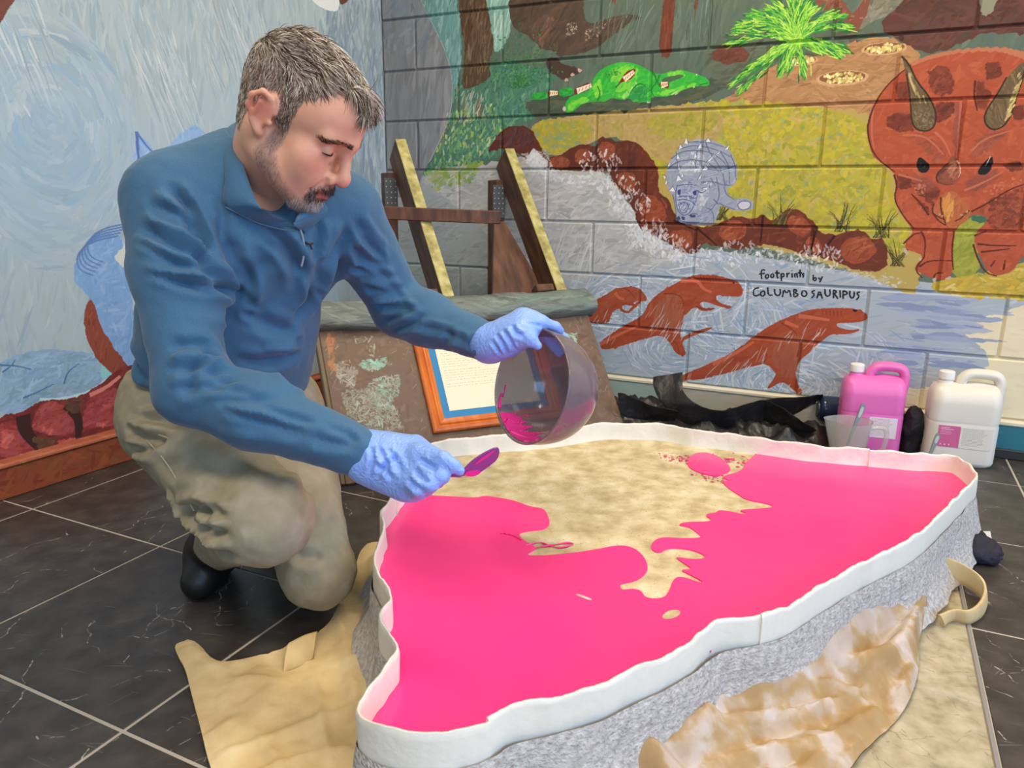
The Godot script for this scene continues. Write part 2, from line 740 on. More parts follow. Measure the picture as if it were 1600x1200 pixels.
func room() -> void:
	var cream := mat("e3dcc8", 0.75)
	var ceil_m := mat("ebe8e0", 0.85)
	struct("ceiling", slab(Vector3(ROOM_X + 1.0, 0.15, ROOM_Z + 0.4), Vector3(ROOM_X * 0.5 - 0.3, ROOM_Y + 0.075, ROOM_Z * 0.5), ceil_m), "off-white ceiling with lit panels")
	var dark := mat("3b3836", 0.5)
	struct("floor", slab(Vector3(ROOM_X + 1.0, 0.12, ROOM_Z + 0.4), Vector3(ROOM_X * 0.5 - 0.3, -0.069, ROOM_Z * 0.5), dark), "dark slate tiled floor with pale joints")
	wall_with_window("right", ROOM_Z + 0.2, 0.5, 5.2, Transform3D(Basis(Vector3(0, 0, 1), Vector3.UP, Vector3(-1, 0, 0)), Vector3(ROOM_X, 0, -0.1)), cream, 1)
	wall_with_window("front", ROOM_X + 0.8, 0.6, 3.0, Transform3D(Basis(Vector3(-1, 0, 0), Vector3.UP, Vector3(0, 0, -1)), Vector3(ROOM_X + 0.1, 0, ROOM_Z)), cream, 2)
	var glow := mat("ffffff", 0.6)
	glow.emission_enabled = true
	glow.emission = Color("ffecd2")
	glow.emission_energy_multiplier = 1.5
	for q in PANELS:
		var t := thing("ceiling_light", ["flat lit ceiling panel nearest the corner", "flat lit ceiling panel by the plaster wall, nearer the viewer", "flat lit ceiling panel by the block wall, to the right", "flat lit ceiling panel nearest both windows"][PANELS.find(q)], "ceiling light", Transform3D(Basis(), Vector3(q[0], 2.7, q[1])), "ceiling panels")
		obj("frame", slab(Vector3(1.25, 0.05, 0.65), Vector3(0, 0.025, 0), mat("e8e8e6", 0.5)), t)
		obj("diffuser", slab(Vector3(1.15, 0.012, 0.55), Vector3(0, -0.004, 0), glow), t)

# ---------------------------------------------------------------- floor
func slate_picture(seed_: int) -> ImageTexture:
	var im := noise_image(512, 0.012, 4, seed_)
	var t := ramp_tex(im, [[0.0, "322e2a"], [0.35, "3b3733"], [0.6, "433e39"], [1.0, "4f4943"]]).get_image()
	var p := Paint.new()
	p.start(10, 10, 0, 10, 1.0, "000000")
	p.im = t
	p.s = 1.0
	p.top = 512.0
	p.r.seed = seed_
	for k in 46:      # short scratches along the slate's grain
		p.mark(Vector2(p.r.randf() * 512, p.r.randf() * 512), p.r.randf_range(12, 60), p.r.randf_range(0.8, 1.6), p.r.randf_range(-0.3, 0.3) + (1.1 if k % 3 == 0 else 0.2), Color("b4aca2"), p.r.randf_range(0.12, 0.5))
	for k in 13:      # white veins that branch and break
		var q := Vector2(p.r.randf() * 512, p.r.randf() * 512)
		var a := p.r.randf_range(0.6, 1.7)
		for j in p.r.randi_range(10, 34):
			a += p.r.randfn() * 0.35
			a = lerpf(a, 1.15, 0.1)
			var l := p.r.randf_range(5, 13)
			if p.r.randf() < 0.72:
				p.mark(q, l * 1.3, p.r.randf_range(0.7, 3.4), -a, Color("c9c4bc"), p.r.randf_range(0.25, 0.8))
			q += Vector2(cos(a), sin(a)) * l
	return tex(t)

func tile_mesh(w: float, d: float, m: Material, off: Vector2, turn: int) -> ArrayMesh:
	var b := MB.new()
	b.box(Vector3(w, 0.011, d), Vector3(0, -0.0055, 0), 0.0012)
	for i in b.v.size():
		var q := Vector2(b.v[i].x, b.v[i].z) / 0.5
		if turn == 1:
			q = Vector2(-q.x, -q.y)
		b.uv[i] = q + off
	return b.mesh(m)

func floor_tiles() -> void:
	var fl: Node3D = get_node("floor")
	obj("grout", slab(Vector3(3.6, 0.01, 3.4), Vector3(1.4, -0.0065, 1.6), mat("b3aca0", 0.85)), fl)
	var slates := []
	for k in 3:
		var m := mat("ffffff", 0.42)
		m.albedo_texture = slate_picture(21 + k)
		bump(m, noise_image(256, 0.05, 4, 40 + k), 0.06)
		slates.append(m)
	var zone := Rect2(1.467, 0.757, 0.748, 3.0)
	for i in range(-2, 7):
		for j in range(-1, 7):
			var x0 := 0.015 + 0.484 * i
			var z0 := 0.287 + 0.47 * j
			var x1 := x0 + 0.484
			var z1 := z0 + 0.47
			if x0 >= zone.position.x - 0.01 and x1 <= zone.end.x and z0 >= zone.position.y - 0.01:
				continue
			if x0 < zone.end.x and x1 > zone.end.x and z0 >= zone.position.y - 0.01:
				x0 = zone.end.x + 0.006
			if z0 < 0.0:
				z0 = 0.0
			if z1 - z0 < 0.05 or x1 - x0 < 0.03:
				continue
			var t := tile_mesh(x1 - x0 - 0.006, z1 - z0 - 0.006, slates[(i * 5 + j * 3 + 20) % 3], Vector2(R.randf(), R.randf()), (i + j) & 1)
			obj("tile", t, fl, Transform3D(Basis(), Vector3((x0 + x1) * 0.5, 0, (z0 + z1) * 0.5)))
	# the pale marble strip, edged with a metal bar
	var im := noise_image(512, 0.02, 5, 77)
	var marble := ramp_tex(im, [[0.0, "8a8168"], [0.35, "a89f82"], [0.6, "b5ac8f"], [1.0, "c4bca2"]]).get_image()
	var p := Paint.new()
	p.start(10, 10, 0, 10, 1.0, "000000")
	p.im = marble
	p.s = 1.0
	for k in 60:
		var q := Vector2(p.r.randf() * 512, p.r.randf() * 512)
		var a := p.r.randf_range(-0.6, 0.4)
		for j in p.r.randi_range(4, 14):
			a += p.r.randfn() * 0.5
			p.mark(q, p.r.randf_range(6, 16), p.r.randf_range(0.8, 3.0), -a, Color("6f684f"), p.r.randf_range(0.12, 0.5))
			q += Vector2(cos(a), sin(a)) * 8.0
	var mm := mat("ffffff", 0.35)
	mm.albedo_texture = tex(marble)
	for i in 2:
		for z in [[0.757, 1.07], [1.07, 1.485], [1.485, 1.9], [1.9, 2.315], [2.315, 2.73]]:
			var w := zone.size.x * 0.5
			var t := tile_mesh(w - 0.003, z[1] - z[0] - 0.003, mm, Vector2(R.randf(), R.randf()), i)
			obj("marble_tile", t, fl, Transform3D(Basis(), Vector3(zone.position.x + w * (i + 0.5), 0.0, (z[0] + z[1]) * 0.5)))
	obj("metal_edging", slab(Vector3(0.007, 0.012, 2.2), Vector3(zone.end.x + 0.003, -0.004, 1.86), mat("8d8a86", 0.35), 0.001), fl)

# ---------------------------------------------------------------- painted block wall
func back_wall() -> void:
	var pic := paint_back()
	var painted := mat("ffffff", 0.62, 0.35)
	painted.albedo_texture = pic
	var rough := noise_image(512, 0.04, 5, 5)
	painted.heightmap_enabled = false
	var plain := mat("d6caa8", 0.7)
	var wall := struct("wall_back", slab(Vector3(ROOM_X + 0.8, ROOM_Y, 0.2), Vector3(ROOM_X * 0.5 - 0.2, ROOM_Y * 0.5, -0.116), plain, 0.001), "block wall painted with a mural of a prehistoric river valley")
	var uv := func(b: MB) -> void:
		for i in b.v.size():
			b.uv[i] = Vector2(b.v[i].x / 2.9, (1.75 - b.v[i].y) / 1.65)
	var j := MB.new()
	j.box(Vector3(2.9, 1.65, 0.006), Vector3(1.45, 0.925, -0.012), 0.0005)
	uv.call(j)
	obj("painted_joints", j.mesh(painted), wall)
	for course in 8:
		var y0 := LEDGE_Y + BLOCK_H * course
		var x := -0.235 if course % 2 == 0 else -0.035
		while x < 2.85:
			var xa := maxf(x, 0.0)
			var xb := minf(x + BLOCK_W, 2.9)
			if xb - xa > 0.02:
				var b := MB.new()
				b.box(Vector3(xb - xa - 0.007, BLOCK_H - 0.007, 0.02), Vector3((xa + xb) * 0.5, y0 + BLOCK_H * 0.5, -0.01 + R.randf_range(-0.0008, 0.0008)), 0.0045)
				uv.call(b)
				obj("block", b.mesh(painted), wall)
			x += BLOCK_W
	# the painted ledge and the band under it
	var p := Paint.new()
	p.start(2900, 130, 0, 130, 0.5, "a9b5a6")
	var left := p.patch("9db3a8", [0, 130, 1300, 130, 1250, 60, 1300, 0, 0, 0], 4)
	p.marks(left, ["8faaa0", "b5c0b0", "a8a594"], 260, 60, 10, 3, 12, 0.5)
	var mid := p.patch("b2ac98", [1290, 130, 2180, 130, 2160, 0, 1280, 0], 3)
	p.marks(mid, ["9d9a88", "c2bba5", "a5b0a4"], 260, 50, 10, 3, 12, 0.5)
	p.patch("2b7280", [2170, 110, 2900, 110, 2900, 0, 2160, 0], 3, 0)
	p.patch("d9d0b4", [0, 130, 2900, 130, 2900, 108, 0, 108], 1, 0)
	var lm := mat("ffffff", 0.5)
	lm.albedo_texture = p.texture()
	var b := MB.new()
	b.box(Vector3(2.9, 0.107, 0.03), Vector3(1.45, 0.0535, 0.0), 0.003)
	b.box(Vector3(2.9, 0.02, 0.038), Vector3(1.45, 0.117, 0.0), 0.006)
	for i in b.v.size():
		b.uv[i] = Vector2(b.v[i].x / 2.9, (0.13 - b.v[i].y) / 0.13)
	struct("trim_1", b.mesh(lm), "painted ledge and band along the foot of the block wall")
	struct("baseboard_back", slab(Vector3(2.9, 0.032, 0.012), Vector3(1.45, 0.016, 0.021), mat("2c2a29", 0.5), 0.003), "narrow black skirting at the foot of the block wall")

func left_wall() -> void:
	# its own frame: x runs along the wall to the corner, z points into the room
	var at := Transform3D(Basis(Vector3(0.0748, 0, -0.9972), Vector3.UP, Vector3(0.9972, 0, 0.0748)), Vector3.ZERO)
	var m := mat("ffffff", 0.6, 0.35)
	m.albedo_texture = paint_left()
	var wall := struct("wall_left", slab(Vector3(5.9, ROOM_Y, 0.2), Vector3(-2.75, ROOM_Y * 0.5, -0.103), mat("93a5ad", 0.7), 0.001), "smooth plaster wall painted with swirling blue and grey brushwork", at)
	var b := MB.new()
	b.box(Vector3(1.95, 1.68, 0.006), Vector3(-0.975, 0.91, -0.003), 0.0005)
	for i in b.v.size():
		b.uv[i] = Vector2((b.v[i].x + 1.95) / 1.95, (1.75 - b.v[i].y) / 1.75)
	obj("painted_plaster", b.mesh(m), wall)
	var l := MB.new()
	l.box(Vector3(1.95, 0.088, 0.024), Vector3(-0.975, 0.044, 0.004), 0.003)
	l.box(Vector3(1.95, 0.016, 0.04), Vector3(-0.975, 0.094, 0.002), 0.005)
	for i in l.v.size():
		l.uv[i] = Vector2((l.v[i].x + 1.95) / 1.95, (1.75 - l.v[i].y) / 1.75)
	struct("trim_2", l.mesh(m), "red and brown painted ledge along the foot of the plaster wall", at)
# ---------------------------------------------------------------- the murals, in millimetres along each wall
func paint_back() -> ImageTexture:
	var p := Paint.new()
	p.start(2900, 1650, 0, 1750, 0.7, "5d6e60")
	var o := p.patch("5d6e60", [-50, 1800, 3000, 1800, 3000, 800, -50, 800], 0, 0)
	p.marks(o, ["4e6153", "6b7b6c", "566a62", "70806f"], 2600, 70, 16, 80, 25, 0.6)
	# water along the lower half
	var water := p.patch("a9b4ba", [-147, 940, 252, 948, 781, 918, 1050, 770, 1154, 713, 1305, 646, 1516, 631, 1842, 589, 2081, 558, 2472, 551, 2589, 11, -299, -469], 0, 1)
	p.marks(water, ["8fa4b8", "bcc4c8", "98aab8", "cdd0cf", "a7adab", "7f99b4"], 5200, 60, 9, 8, 30, 0.55)
	var pale := p.patch("b5b7b3", [165, 899, 314, 925, 496, 949, 650, 988, 744, 930, 1027, 920, 1064, 842, 1127, 764, 1239, 672, 1365, 590, 902, 484, 153, 441], 12)
	p.marks(pale, ["c9c9c4", "a3a8a6", "d6d6d2", "989f9d"], 1700, 60, 14, 15, 40, 0.55)
	var pale_low := p.patch("a6aeae", [-11, 900, 208, 899, 714, 500, 717, 322, -37, 263], 12)
	p.marks(pale_low, ["bcc0bd", "989d9a", "8f9896"], 700, 60, 14, 15, 40, 0.55)
	# the great grey belly beside the corner
	o = p.patch("85888a", [-173, 1723, 145, 1689, 239, 1515, 306, 1402, 343, 1291, 333, 1157, 285, 1058, 227, 969, 170, 864, 119, 810, -226, 807])
	p.marks(o, ["94979a", "787c80", "8a9198", "9ea1a3", "70757a"], 900, 140, 18, 82, 12, 0.5)
	p.marks(p.pts([-173, 1723, 206, 1683, 291, 1439, 136, 1377, -188, 1475]), ["7f93a6", "93a3b0", "6e8296"], 220, 70, 16, 60, 40, 0.5)
	p.line("a6adae", 5, 5, [145, 1689, 239, 1515, 306, 1402, 343, 1291, 333, 1157, 285, 1058, 227, 969, 170, 864], 2)
	p.line("6f7376", 16, 8, [167, 1125, 174, 1021, 147, 864], 2)
	# hanging teal and foliage
	o = p.patch("6a9a95", [160, 1664, 394, 1640, 375, 1504, 386, 1385, 364, 1266, 333, 1157, 343, 1291, 306, 1402, 239, 1515], 4)
	p.marks(o, ["8ab8b2", "5b8c88", "7aa9b0", "a4c6c0"], 420, 70, 8, 75, 18, 0.6)
	o = p.patch("4c7a66", [349, 1259, 515, 1345, 700, 1318, 817, 1250, 720, 1193, 722, 1115, 573, 1095, 649, 1069, 535, 957, 273, 933, 176, 899, 231, 960, 316, 1078, 353, 1177], 10)
	p.marks(o, ["5f9a72", "6fae78", "3f6c5a", "4f8a76", "83b48a", "5a8f8a"], 1500, 40, 9, 70, 50, 0.65)
	p.marks(p.pts([317, 1161, 534, 1185, 573, 1055, 446, 941, 209, 925, 253, 1011]), ["9fbf5c", "c4cf7a", "d6dcae", "8fb04e"], 420, 22, 9, 80, 30, 0.75)
	p.marks(p.pts([349, 1259, 477, 1236, 515, 1121, 357, 1110]), ["d9dccf", "c0cdbc", "8a5b48"], 160, 36, 7, 70, 20, 0.7)
	p.marks(p.pts([188, 925, 496, 974, 436, 873, 239, 837]), ["8fa63f", "a3b04e", "6f9a52"], 220, 36, 16, 30, 60, 0.7)
	# trunk
	o = p.patch("58432f", [363, 1620, 486, 1608, 505, 1515, 524, 1445, 529, 1383, 505, 1330, 520, 1274, 457, 1253, 379, 1237, 394, 1313, 400, 1384, 381, 1480], 4)
	p.marks(o, ["6a523a", "4a3829", "75604a", "8a7a64"], 360, 60, 8, 80, 14, 0.6)
	o = p.patch("7fae9f", [486, 1608, 597, 1597, 607, 1469, 585, 1402, 529, 1356, 524, 1445, 503, 1516], 4)
	p.marks(o, ["a9cfc2", "6a9c90", "cfe2da", "8fbcae"], 380, 60, 6, 76, 12, 0.7)
	# the brown hunter's body, tail and foot
	o = p.patch("54463b", [588, 1598, 897, 1567, 897, 1474, 922, 1442, 963, 1447, 1028, 1460, 1084, 1461, 1135, 1446, 1085, 1437, 1022, 1399, 958, 1360, 900, 1342, 841, 1339, 802, 1335, 779, 1364, 735, 1365, 689, 1410, 644, 1436, 598, 1462], 3)
	p.marks(o, ["63523f", "47392f", "6f5846", "5a4a44"], 700, 60, 14, 50, 40, 0.5)
	p.marks(p.pts([671, 1456, 732, 1496, 811, 1467, 786, 1417, 735, 1369, 699, 1401]), ["7d5b4a", "6f5040", "8a6a5a"], 150, 50, 10, 60, 20, 0.6)
	p.marks(p.pts([829, 1451, 871, 1454, 881, 1417, 830, 1399]), ["c9b8a6", "b09c8a"], 90, 6, 5, 0, 90, 0.8)
	p.marks(p.pts([906, 1423, 996, 1437, 957, 1389, 907, 1379]), ["c9b8a6", "b09c8a"], 110, 6, 5, 0, 90, 0.8)
	p.patch("4b3c32", [746, 1336, 802, 1335, 815, 1310, 876, 1296, 907, 1283, 890, 1272, 851, 1263, 826, 1249, 799, 1272, 763, 1283], 2)
	for q in [[838, 1262, 852, 1248, 828, 1246], [860, 1278, 877, 1268, 853, 1263], [881, 1293, 906, 1284, 887, 1273]]:
		p.patch("c9a99c", q, 1, 1)
	# bush before the trunk
	for k in 26:
		var a := -0.2 + k * 0.14
		var c := Vector2(1.0, 0.62)
		var base: Array = [646, 1267]
		var l := 60.0 + 75.0 * absf(sin(k * 2.3))
		p.frond(["3f8048", "2f6a40", "4f9450", "35754a"], [base[0] + 10.0 * sin(k * 1.7), base[1] - 30, base[0] + cos(a) * l * 0.6 * c.x, base[1] + sin(a) * l * 0.8, base[0] + cos(a) * l * 1.35, base[1] + sin(a) * l * 1.5], 22, 9)
	# slim red trunks and pale strokes of the far forest
	for q in [[1203, 1536, 1239, 1533, 1238, 1410, 1238, 1305, 1191, 1309, 1192, 1414], [1295, 1527, 1320, 1525, 1320, 1454, 1305, 1456], [1011, 1535, 1036, 1532, 1023, 1500, 1006, 1504]]:
		o = p.patch("74402f", q, 2, 1)
		p.marks(o, ["8a4c38", "5f3426"], 50, 50, 7, 88, 8, 0.6)
	p.marks(p.pts([942, 1563, 1180, 1539, 1143, 1376, 1026, 1319, 936, 1391]), ["7c9484", "8fa89a", "688274"], 130, 90, 4, 70, 20, 0.5)
	p.marks(p.pts([1237, 1533, 1402, 1517, 1439, 1313, 1263, 1304]), ["7c9484", "47584d", "647a6e"], 130, 90, 6, 86, 10, 0.5)
	# ground under the green dinosaur
	o = p.patch("4d5a4a", [647, 1188, 879, 1209, 1097, 1191, 1359, 1221, 1466, 1250, 1559, 1231, 1406, 1184, 1363, 1157, 1101, 1102, 882, 1109, 703, 1115], 8)
	p.marks(o, ["3f4c3f", "5c6a52", "47564c", "6a6a4c"], 500, 50, 14, 5, 25, 0.6)
	# right background: brown hills and grey stone
	o = p.patch("5e6a58", [1357, 1368, 1638, 1409, 1919, 1340, 1884, 1267, 1573, 1231, 1369, 1201], 10)
	p.marks(o, ["4f5e4e", "6f7a66", "5a5044"], 380, 50, 14, 20, 50, 0.6)
	o = p.patch("6b4034", [1374, 1321, 1437, 1339, 1508, 1308, 1502, 1276, 1425, 1271, 1380, 1288], 5)
	p.marks(o, ["7a4c3e", "5a342a"], 80, 30, 8, 20, 40, 0.6)
	o = p.patch("5f3a31", [1896, 1357, 1921, 1392, 1968, 1467, 2397, 1424, 2429, 1224, 2292, 1304, 2180, 1316, 2085, 1265, 2015, 1264, 1959, 1315], 6)
	p.marks(o, ["70463a", "4f3029", "6a4a40", "53463c"], 500, 60, 14, 20, 50, 0.55)
	o = p.patch("7d7c68", [1846, 1465, 1977, 1452, 1941, 1397, 1914, 1385, 1872, 1366, 1838, 1339, 1818, 1386], 5)
	p.marks(o, ["94937c", "66665a", "8c8f86"], 130, 40, 10, 40, 60, 0.6)
	p.patch("8a8c78", [2158, 1427, 2217, 1421, 2204, 1374, 2181, 1355, 2171, 1377], 4)
	o = p.patch("83503f", [1663, 1475, 1772, 1465, 1810, 1394, 1831, 1407, 1847, 1457, 1866, 1456, 1852, 1353, 1801, 1334, 1772, 1389, 1715, 1425], 5)
	p.marks(o, ["9a6650", "6a3a2e", "b08468"], 120, 30, 6, 40, 60, 0.6)
	# sandy rise with nests
	o = p.patch("b3875a", [1475, 1187, 1572, 1247, 1619, 1273, 1730, 1273, 1805, 1303, 1848, 1323, 1914, 1325, 1998, 1289, 2030, 1261, 1986, 1208, 1939, 1172, 1923, 1127, 1899, 1073, 1749, 1094, 1633, 1114, 1499, 1103, 1409, 1140], 6)
	p.marks(o, ["c49a6c", "a0754c", "ba9064", "9a7a50", "8f6a4a"], 900, 50, 10, 15, 35, 0.55)
	# meadow
	p.patch("b5a158", [1098, 1094, 1581, 1141, 2016, 1084, 2090, 787, 2127, 497, 2005, 554, 1734, 628, 1443, 686, 1277, 704, 1197, 842, 1140, 980], 6)
	var meadow := p.patch("b0a63a", [1094, 1126, 1274, 1137, 1408, 1161, 1632, 1131, 1779, 1113, 1899, 1073, 1922, 968, 1991, 895, 2006, 806, 2061, 725, 2079, 634, 1952, 671, 1787, 718, 1669, 732, 1563, 756, 1440, 727, 1426, 799, 1243, 870, 1201, 943, 1101, 981], 8)
	p.marks(meadow, ["c2b434", "8f9638", "c4ac62", "b0b03c", "a89a48", "c8bc3c"], 2600, 34, 16, 20, 90, 0.75)
	p.marks(meadow, ["7fa08c", "8fa894", "6f9a80", "c9b878"], 900, 14, 9, 20, 90, 0.6)
	o = p.patch("b49c62", [694, 1108, 967, 1129, 1132, 1138, 1364, 1150, 1457, 1090, 1377, 962, 1247, 934, 1181, 980, 1055, 1043, 971, 1037, 912, 1007, 842, 985, 761, 970, 695, 1052], 8)
	p.marks(o, ["c4ac74", "a08a52", "a8a040", "bda468"], 800, 34, 12, 30, 80, 0.6)
	o = p.patch("a8a03e", [695, 1092, 758, 1113, 847, 1103, 934, 1107, 953, 1045, 885, 1008, 797, 978, 743, 987, 705, 1035], 8)
	p.marks(o, ["c0b23c", "7f9a8a", "8f9a48", "b59f3a"], 380, 26, 12, 30, 90, 0.65)
	o = p.patch("a8a040", [1118, 1101, 1365, 1136, 1442, 1090, 1358, 1021, 1217, 1039], 10)
	p.marks(o, ["b8ae4a", "8f9440", "b39a5a"], 300, 30, 12, 30, 80, 0.6)
	# nests of eggs
	for q in [[1806, 1206, 1886, 1206], [1920, 1287, 1987, 1286], [1672, 1267, 1727, 1265]]:
		var rx: float = q[2] - q[0]
		var ry := rx * 0.3
		var big := []
		var deep := []
		for k in 16:
			var a := TAU * k / 16
			big.append_array([q[0] + cos(a) * rx, q[1] + sin(a) * ry])
			deep.append_array([q[0] + cos(a) * rx * 0.88, q[1] + ry * 0.1 + sin(a) * ry * 0.8])
		p.patch("cfa678", big, 2, 1)
		p.patch("8a5c3e", deep, 1, 1)
		for k in 70:
			var a := p.r.randf() * TAU
			var f := sqrt(p.r.randf())
			p.mark(p.px(q[0] + cos(a) * rx * 0.78 * f, q[1] + ry * 0.05 + sin(a) * ry * 0.6 * f), 8, 6, p.r.randf() * 3.0, Color(["e6dc90", "d6c878", "f0e8a8", "c2b060"][k % 4]), 1.0)
	o = p.pts([1679, 1153, 1738, 1198, 1819, 1174, 1921, 1204, 1922, 1134, 1795, 1108])
	p.marks(o, ["c9a070", "a87c50"], 140, 60, 8, -20, 30, 0.5)
	# bright palm: long leaves of fine blades, dark beneath and yellow-green above
	var crown: Array = [1654, 1331]
	var tips: Array = [1456, 1204, 1483, 1178, 1503, 1245, 1433, 1334, 1445, 1374, 1461, 1394, 1487, 1414, 1510, 1425, 1553, 1433, 1584, 1444, 1619, 1470, 1648, 1481, 1679, 1433, 1698, 1422, 1764, 1401, 1783, 1392, 1818, 1354, 1808, 1287, 1787, 1275, 1735, 1290, 1687, 1225, 1635, 1247, 1612, 1234, 1550, 1276]
	for m in 3:
		for k in range(0, tips.size(), 2):
			var bx: float = tips[k]
			var by: float = tips[k + 1]
			var arch := 26.0 if by > crown[1] - 40.0 else 12.0
			var o2 := p.round_off(p.round_off(p.pts([crown[0], crown[1], lerpf(crown[0], bx, 0.5), lerpf(crown[1], by, 0.5) + arch, bx, by]), false), false)
			for j in 30:
				var f := float(j) / 30.0 * (o2.size() - 1.01)
				var i := int(f)
				var t := (o2[i + 1] - o2[i]).angle()
				var at := o2[i].lerp(o2[i + 1], f - i) + Vector2(p.r.randfn(), p.r.randfn()) * (4.0 + j * 0.12) * p.s
				var cols: Array = [["23642e", "2f7d3a", "1f6a4c"], ["3f9a3e", "2f8a3c", "4fae4a"], ["86cc3e", "a4dc4a", "6cc044", "c2e864"]][m]
				p.mark(at, p.r.randf_range(22, 46) * p.s, (6.0 - m * 1.2) * p.s, -(t + p.r.randf_range(-0.34, 0.34)), Color(cols[p.r.randi() % cols.size()]), 0.95)
	# the green dinosaur lying dead
	for q in [[688, 1195, 704, 1213, 761, 1216, 762, 1186, 692, 1188], [807, 1222, 867, 1227, 871, 1197, 812, 1192]]:
		p.marks(p.patch("2fa03c", q, 1, 1), ["3db848", "238a34"], 40, 24, 8, 5, 20, 0.7)
	o = p.patch("36b53c", [874, 1197, 940, 1210, 942, 1242, 962, 1272, 996, 1291, 1037, 1303, 1077, 1302, 1117, 1289, 1146, 1275, 1169, 1260, 1198, 1251, 1236, 1259, 1276, 1265, 1311, 1252, 1355, 1237, 1378, 1221, 1376, 1203, 1346, 1206, 1315, 1203, 1283, 1195, 1251, 1182, 1224, 1175, 1180, 1178, 1163, 1179, 1175, 1165, 1152, 1158, 1107, 1163, 1089, 1177, 1066, 1172, 1031, 1180, 1013, 1178, 996, 1168, 966, 1172, 942, 1170, 918, 1167, 900, 1161, 876, 1143, 851, 1134, 834, 1139, 837, 1169, 850, 1187], 1)
	p.marks(o, ["45c444", "2da038", "57cf48", "3aa848"], 700, 40, 10, 30, 50, 0.6)
	for q in [[1008, 1285, 1089, 1296, 1123, 1278, 1115, 1233, 1087, 1203, 1060, 1178, 1030, 1182, 1035, 1216, 1010, 1238], [1190, 1193, 1250, 1200, 1314, 1215, 1367, 1213, 1315, 1205, 1240, 1180, 1191, 1178], [850, 1171, 917, 1190, 942, 1178, 893, 1164, 857, 1138, 845, 1144], [1203, 1248, 1273, 1262, 1317, 1242, 1259, 1238], [940, 1221, 975, 1251, 989, 1197, 959, 1183]]:
		p.marks(p.pts(q), ["7fdc3e", "94e04a", "6cd048"], 210, 40, 11, 40, 30, 0.65)
	p.marks(p.pts([1036, 1182, 1087, 1203, 1115, 1233, 1126, 1222, 1094, 1187, 1066, 1172]), ["c6ee8e", "b4e67a"], 90, 26, 8, 50, 20, 0.7)
	p.marks(p.pts([1185, 1182, 1240, 1183, 1304, 1205, 1367, 1208, 1315, 1202, 1251, 1179]), ["d4f0a0", "bce88a"], 120, 30, 6, 20, 10, 0.8)
	p.marks(p.pts([986, 1271, 1043, 1283, 1056, 1262, 998, 1249]), ["2a8a34", "227a30"], 60, 7, 6, 0, 90, 0.8)
	for q in [[1169, 1266, 1193, 1229, 1167, 1204, 1180, 1178], [1035, 1216, 1057, 1236, 1067, 1261], [1089, 1177, 1099, 1208, 1126, 1227, 1149, 1215], [966, 1172, 977, 1198, 964, 1225], [1198, 1251, 1188, 1224, 1212, 1202]]:
		p.line("1f8030", 7, 3, q, 2)
	o = p.patch("2f9a4a", [1088, 1190, 1110, 1212, 1144, 1218, 1167, 1204, 1151, 1184, 1163, 1166, 1135, 1160, 1095, 1166], 1)
	p.marks(o, ["4fc24c", "2a8a3e"], 60, 24, 8, 30, 40, 0.7)
	p.patch("4d6a4e", [1201, 1233, 1236, 1244, 1277, 1247, 1291, 1241, 1259, 1230, 1221, 1219], 2)
	for q in [[1041, 1224, 1057, 1244, 1070, 1269, 1107, 1277, 1110, 1259, 1091, 1239, 1063, 1233], [1194, 1221, 1210, 1230, 1235, 1224, 1234, 1201, 1217, 1207], [868, 1206, 879, 1224, 942, 1242, 943, 1218, 916, 1217, 880, 1200], [760, 1216, 771, 1217, 773, 1196, 762, 1194], [799, 1220, 808, 1219, 809, 1195, 801, 1194]]:
		p.patch("7d2a1e", q, 2, 1)
	for q in [[1066, 1241, 1103, 1267], [1205, 1215, 1230, 1219], [883, 1210, 940, 1229], [768, 1208, 804, 1208]]:
		p.line("f2e6c4", 22, 14, q, 0)
		for k in 4:
			var f := 0.15 + k * 0.24
			p.mark(p.px(lerpf(q[0], q[2], f), lerpf(q[1], q[3], f)), 14 * p.s, 3 * p.s, 1.2, Color("9a4a34"), 0.8)
	p.patch("f4f4e0", [1327, 1246, 1333, 1245, 1331, 1240], 0, 0)
	p.line("1f6a2a", 3, 2, [1341, 1208, 1375, 1216], 0)
	for q in [[833, 1161, 842, 1147, 834, 1138, 823, 1150], [1152, 1161, 1175, 1165, 1164, 1155]]:
		p.patch("c9c0ae", q, 1, 1)
	# maroon rocks on the bank
	o = p.patch("5e3024", [496, 990, 525, 1039, 573, 1087, 630, 1098, 695, 1084, 723, 1035, 752, 986, 761, 970, 842, 985, 859, 1008, 920, 1019, 963, 1006, 971, 1037, 1009, 1044, 1047, 1024, 1097, 1031, 1155, 1003, 1182, 950, 1212, 927, 1212, 858, 1229, 835, 1263, 812, 1291, 743, 1363, 722, 1401, 638, 1323, 612, 1239, 672, 1137, 716, 1125, 787, 1063, 857, 1020, 889, 1027, 920, 888, 921, 799, 926, 734, 930, 650, 988, 554, 1014], 4)
	p.marks(o, ["6e3a2c", "4c261e", "7d4430", "5a3a34"], 900, 40, 14, 60, 40, 0.6)
	p.marks(p.pts([535, 1056, 630, 1094, 704, 1067, 724, 1019, 650, 1004, 554, 1014]), ["5a3a3c", "6a484a", "45302f"], 260, 36, 9, 60, 40, 0.6)
	for q in [[770, 970, 824, 981, 869, 961, 852, 929, 780, 930], [980, 1029, 1031, 1024, 1049, 982, 1017, 951, 974, 967], [1044, 904, 1102, 920, 1145, 881, 1131, 842, 1072, 850], [1182, 819, 1230, 827, 1265, 781, 1234, 750, 1177, 757], [1292, 720, 1356, 714, 1359, 668, 1304, 666], [877, 992, 929, 1007, 956, 968, 888, 937]]:
		p.marks(p.patch("8a4630", q, 3), ["9a5238", "743a28", "a45e40"], 90, 34, 9, 55, 30, 0.6)
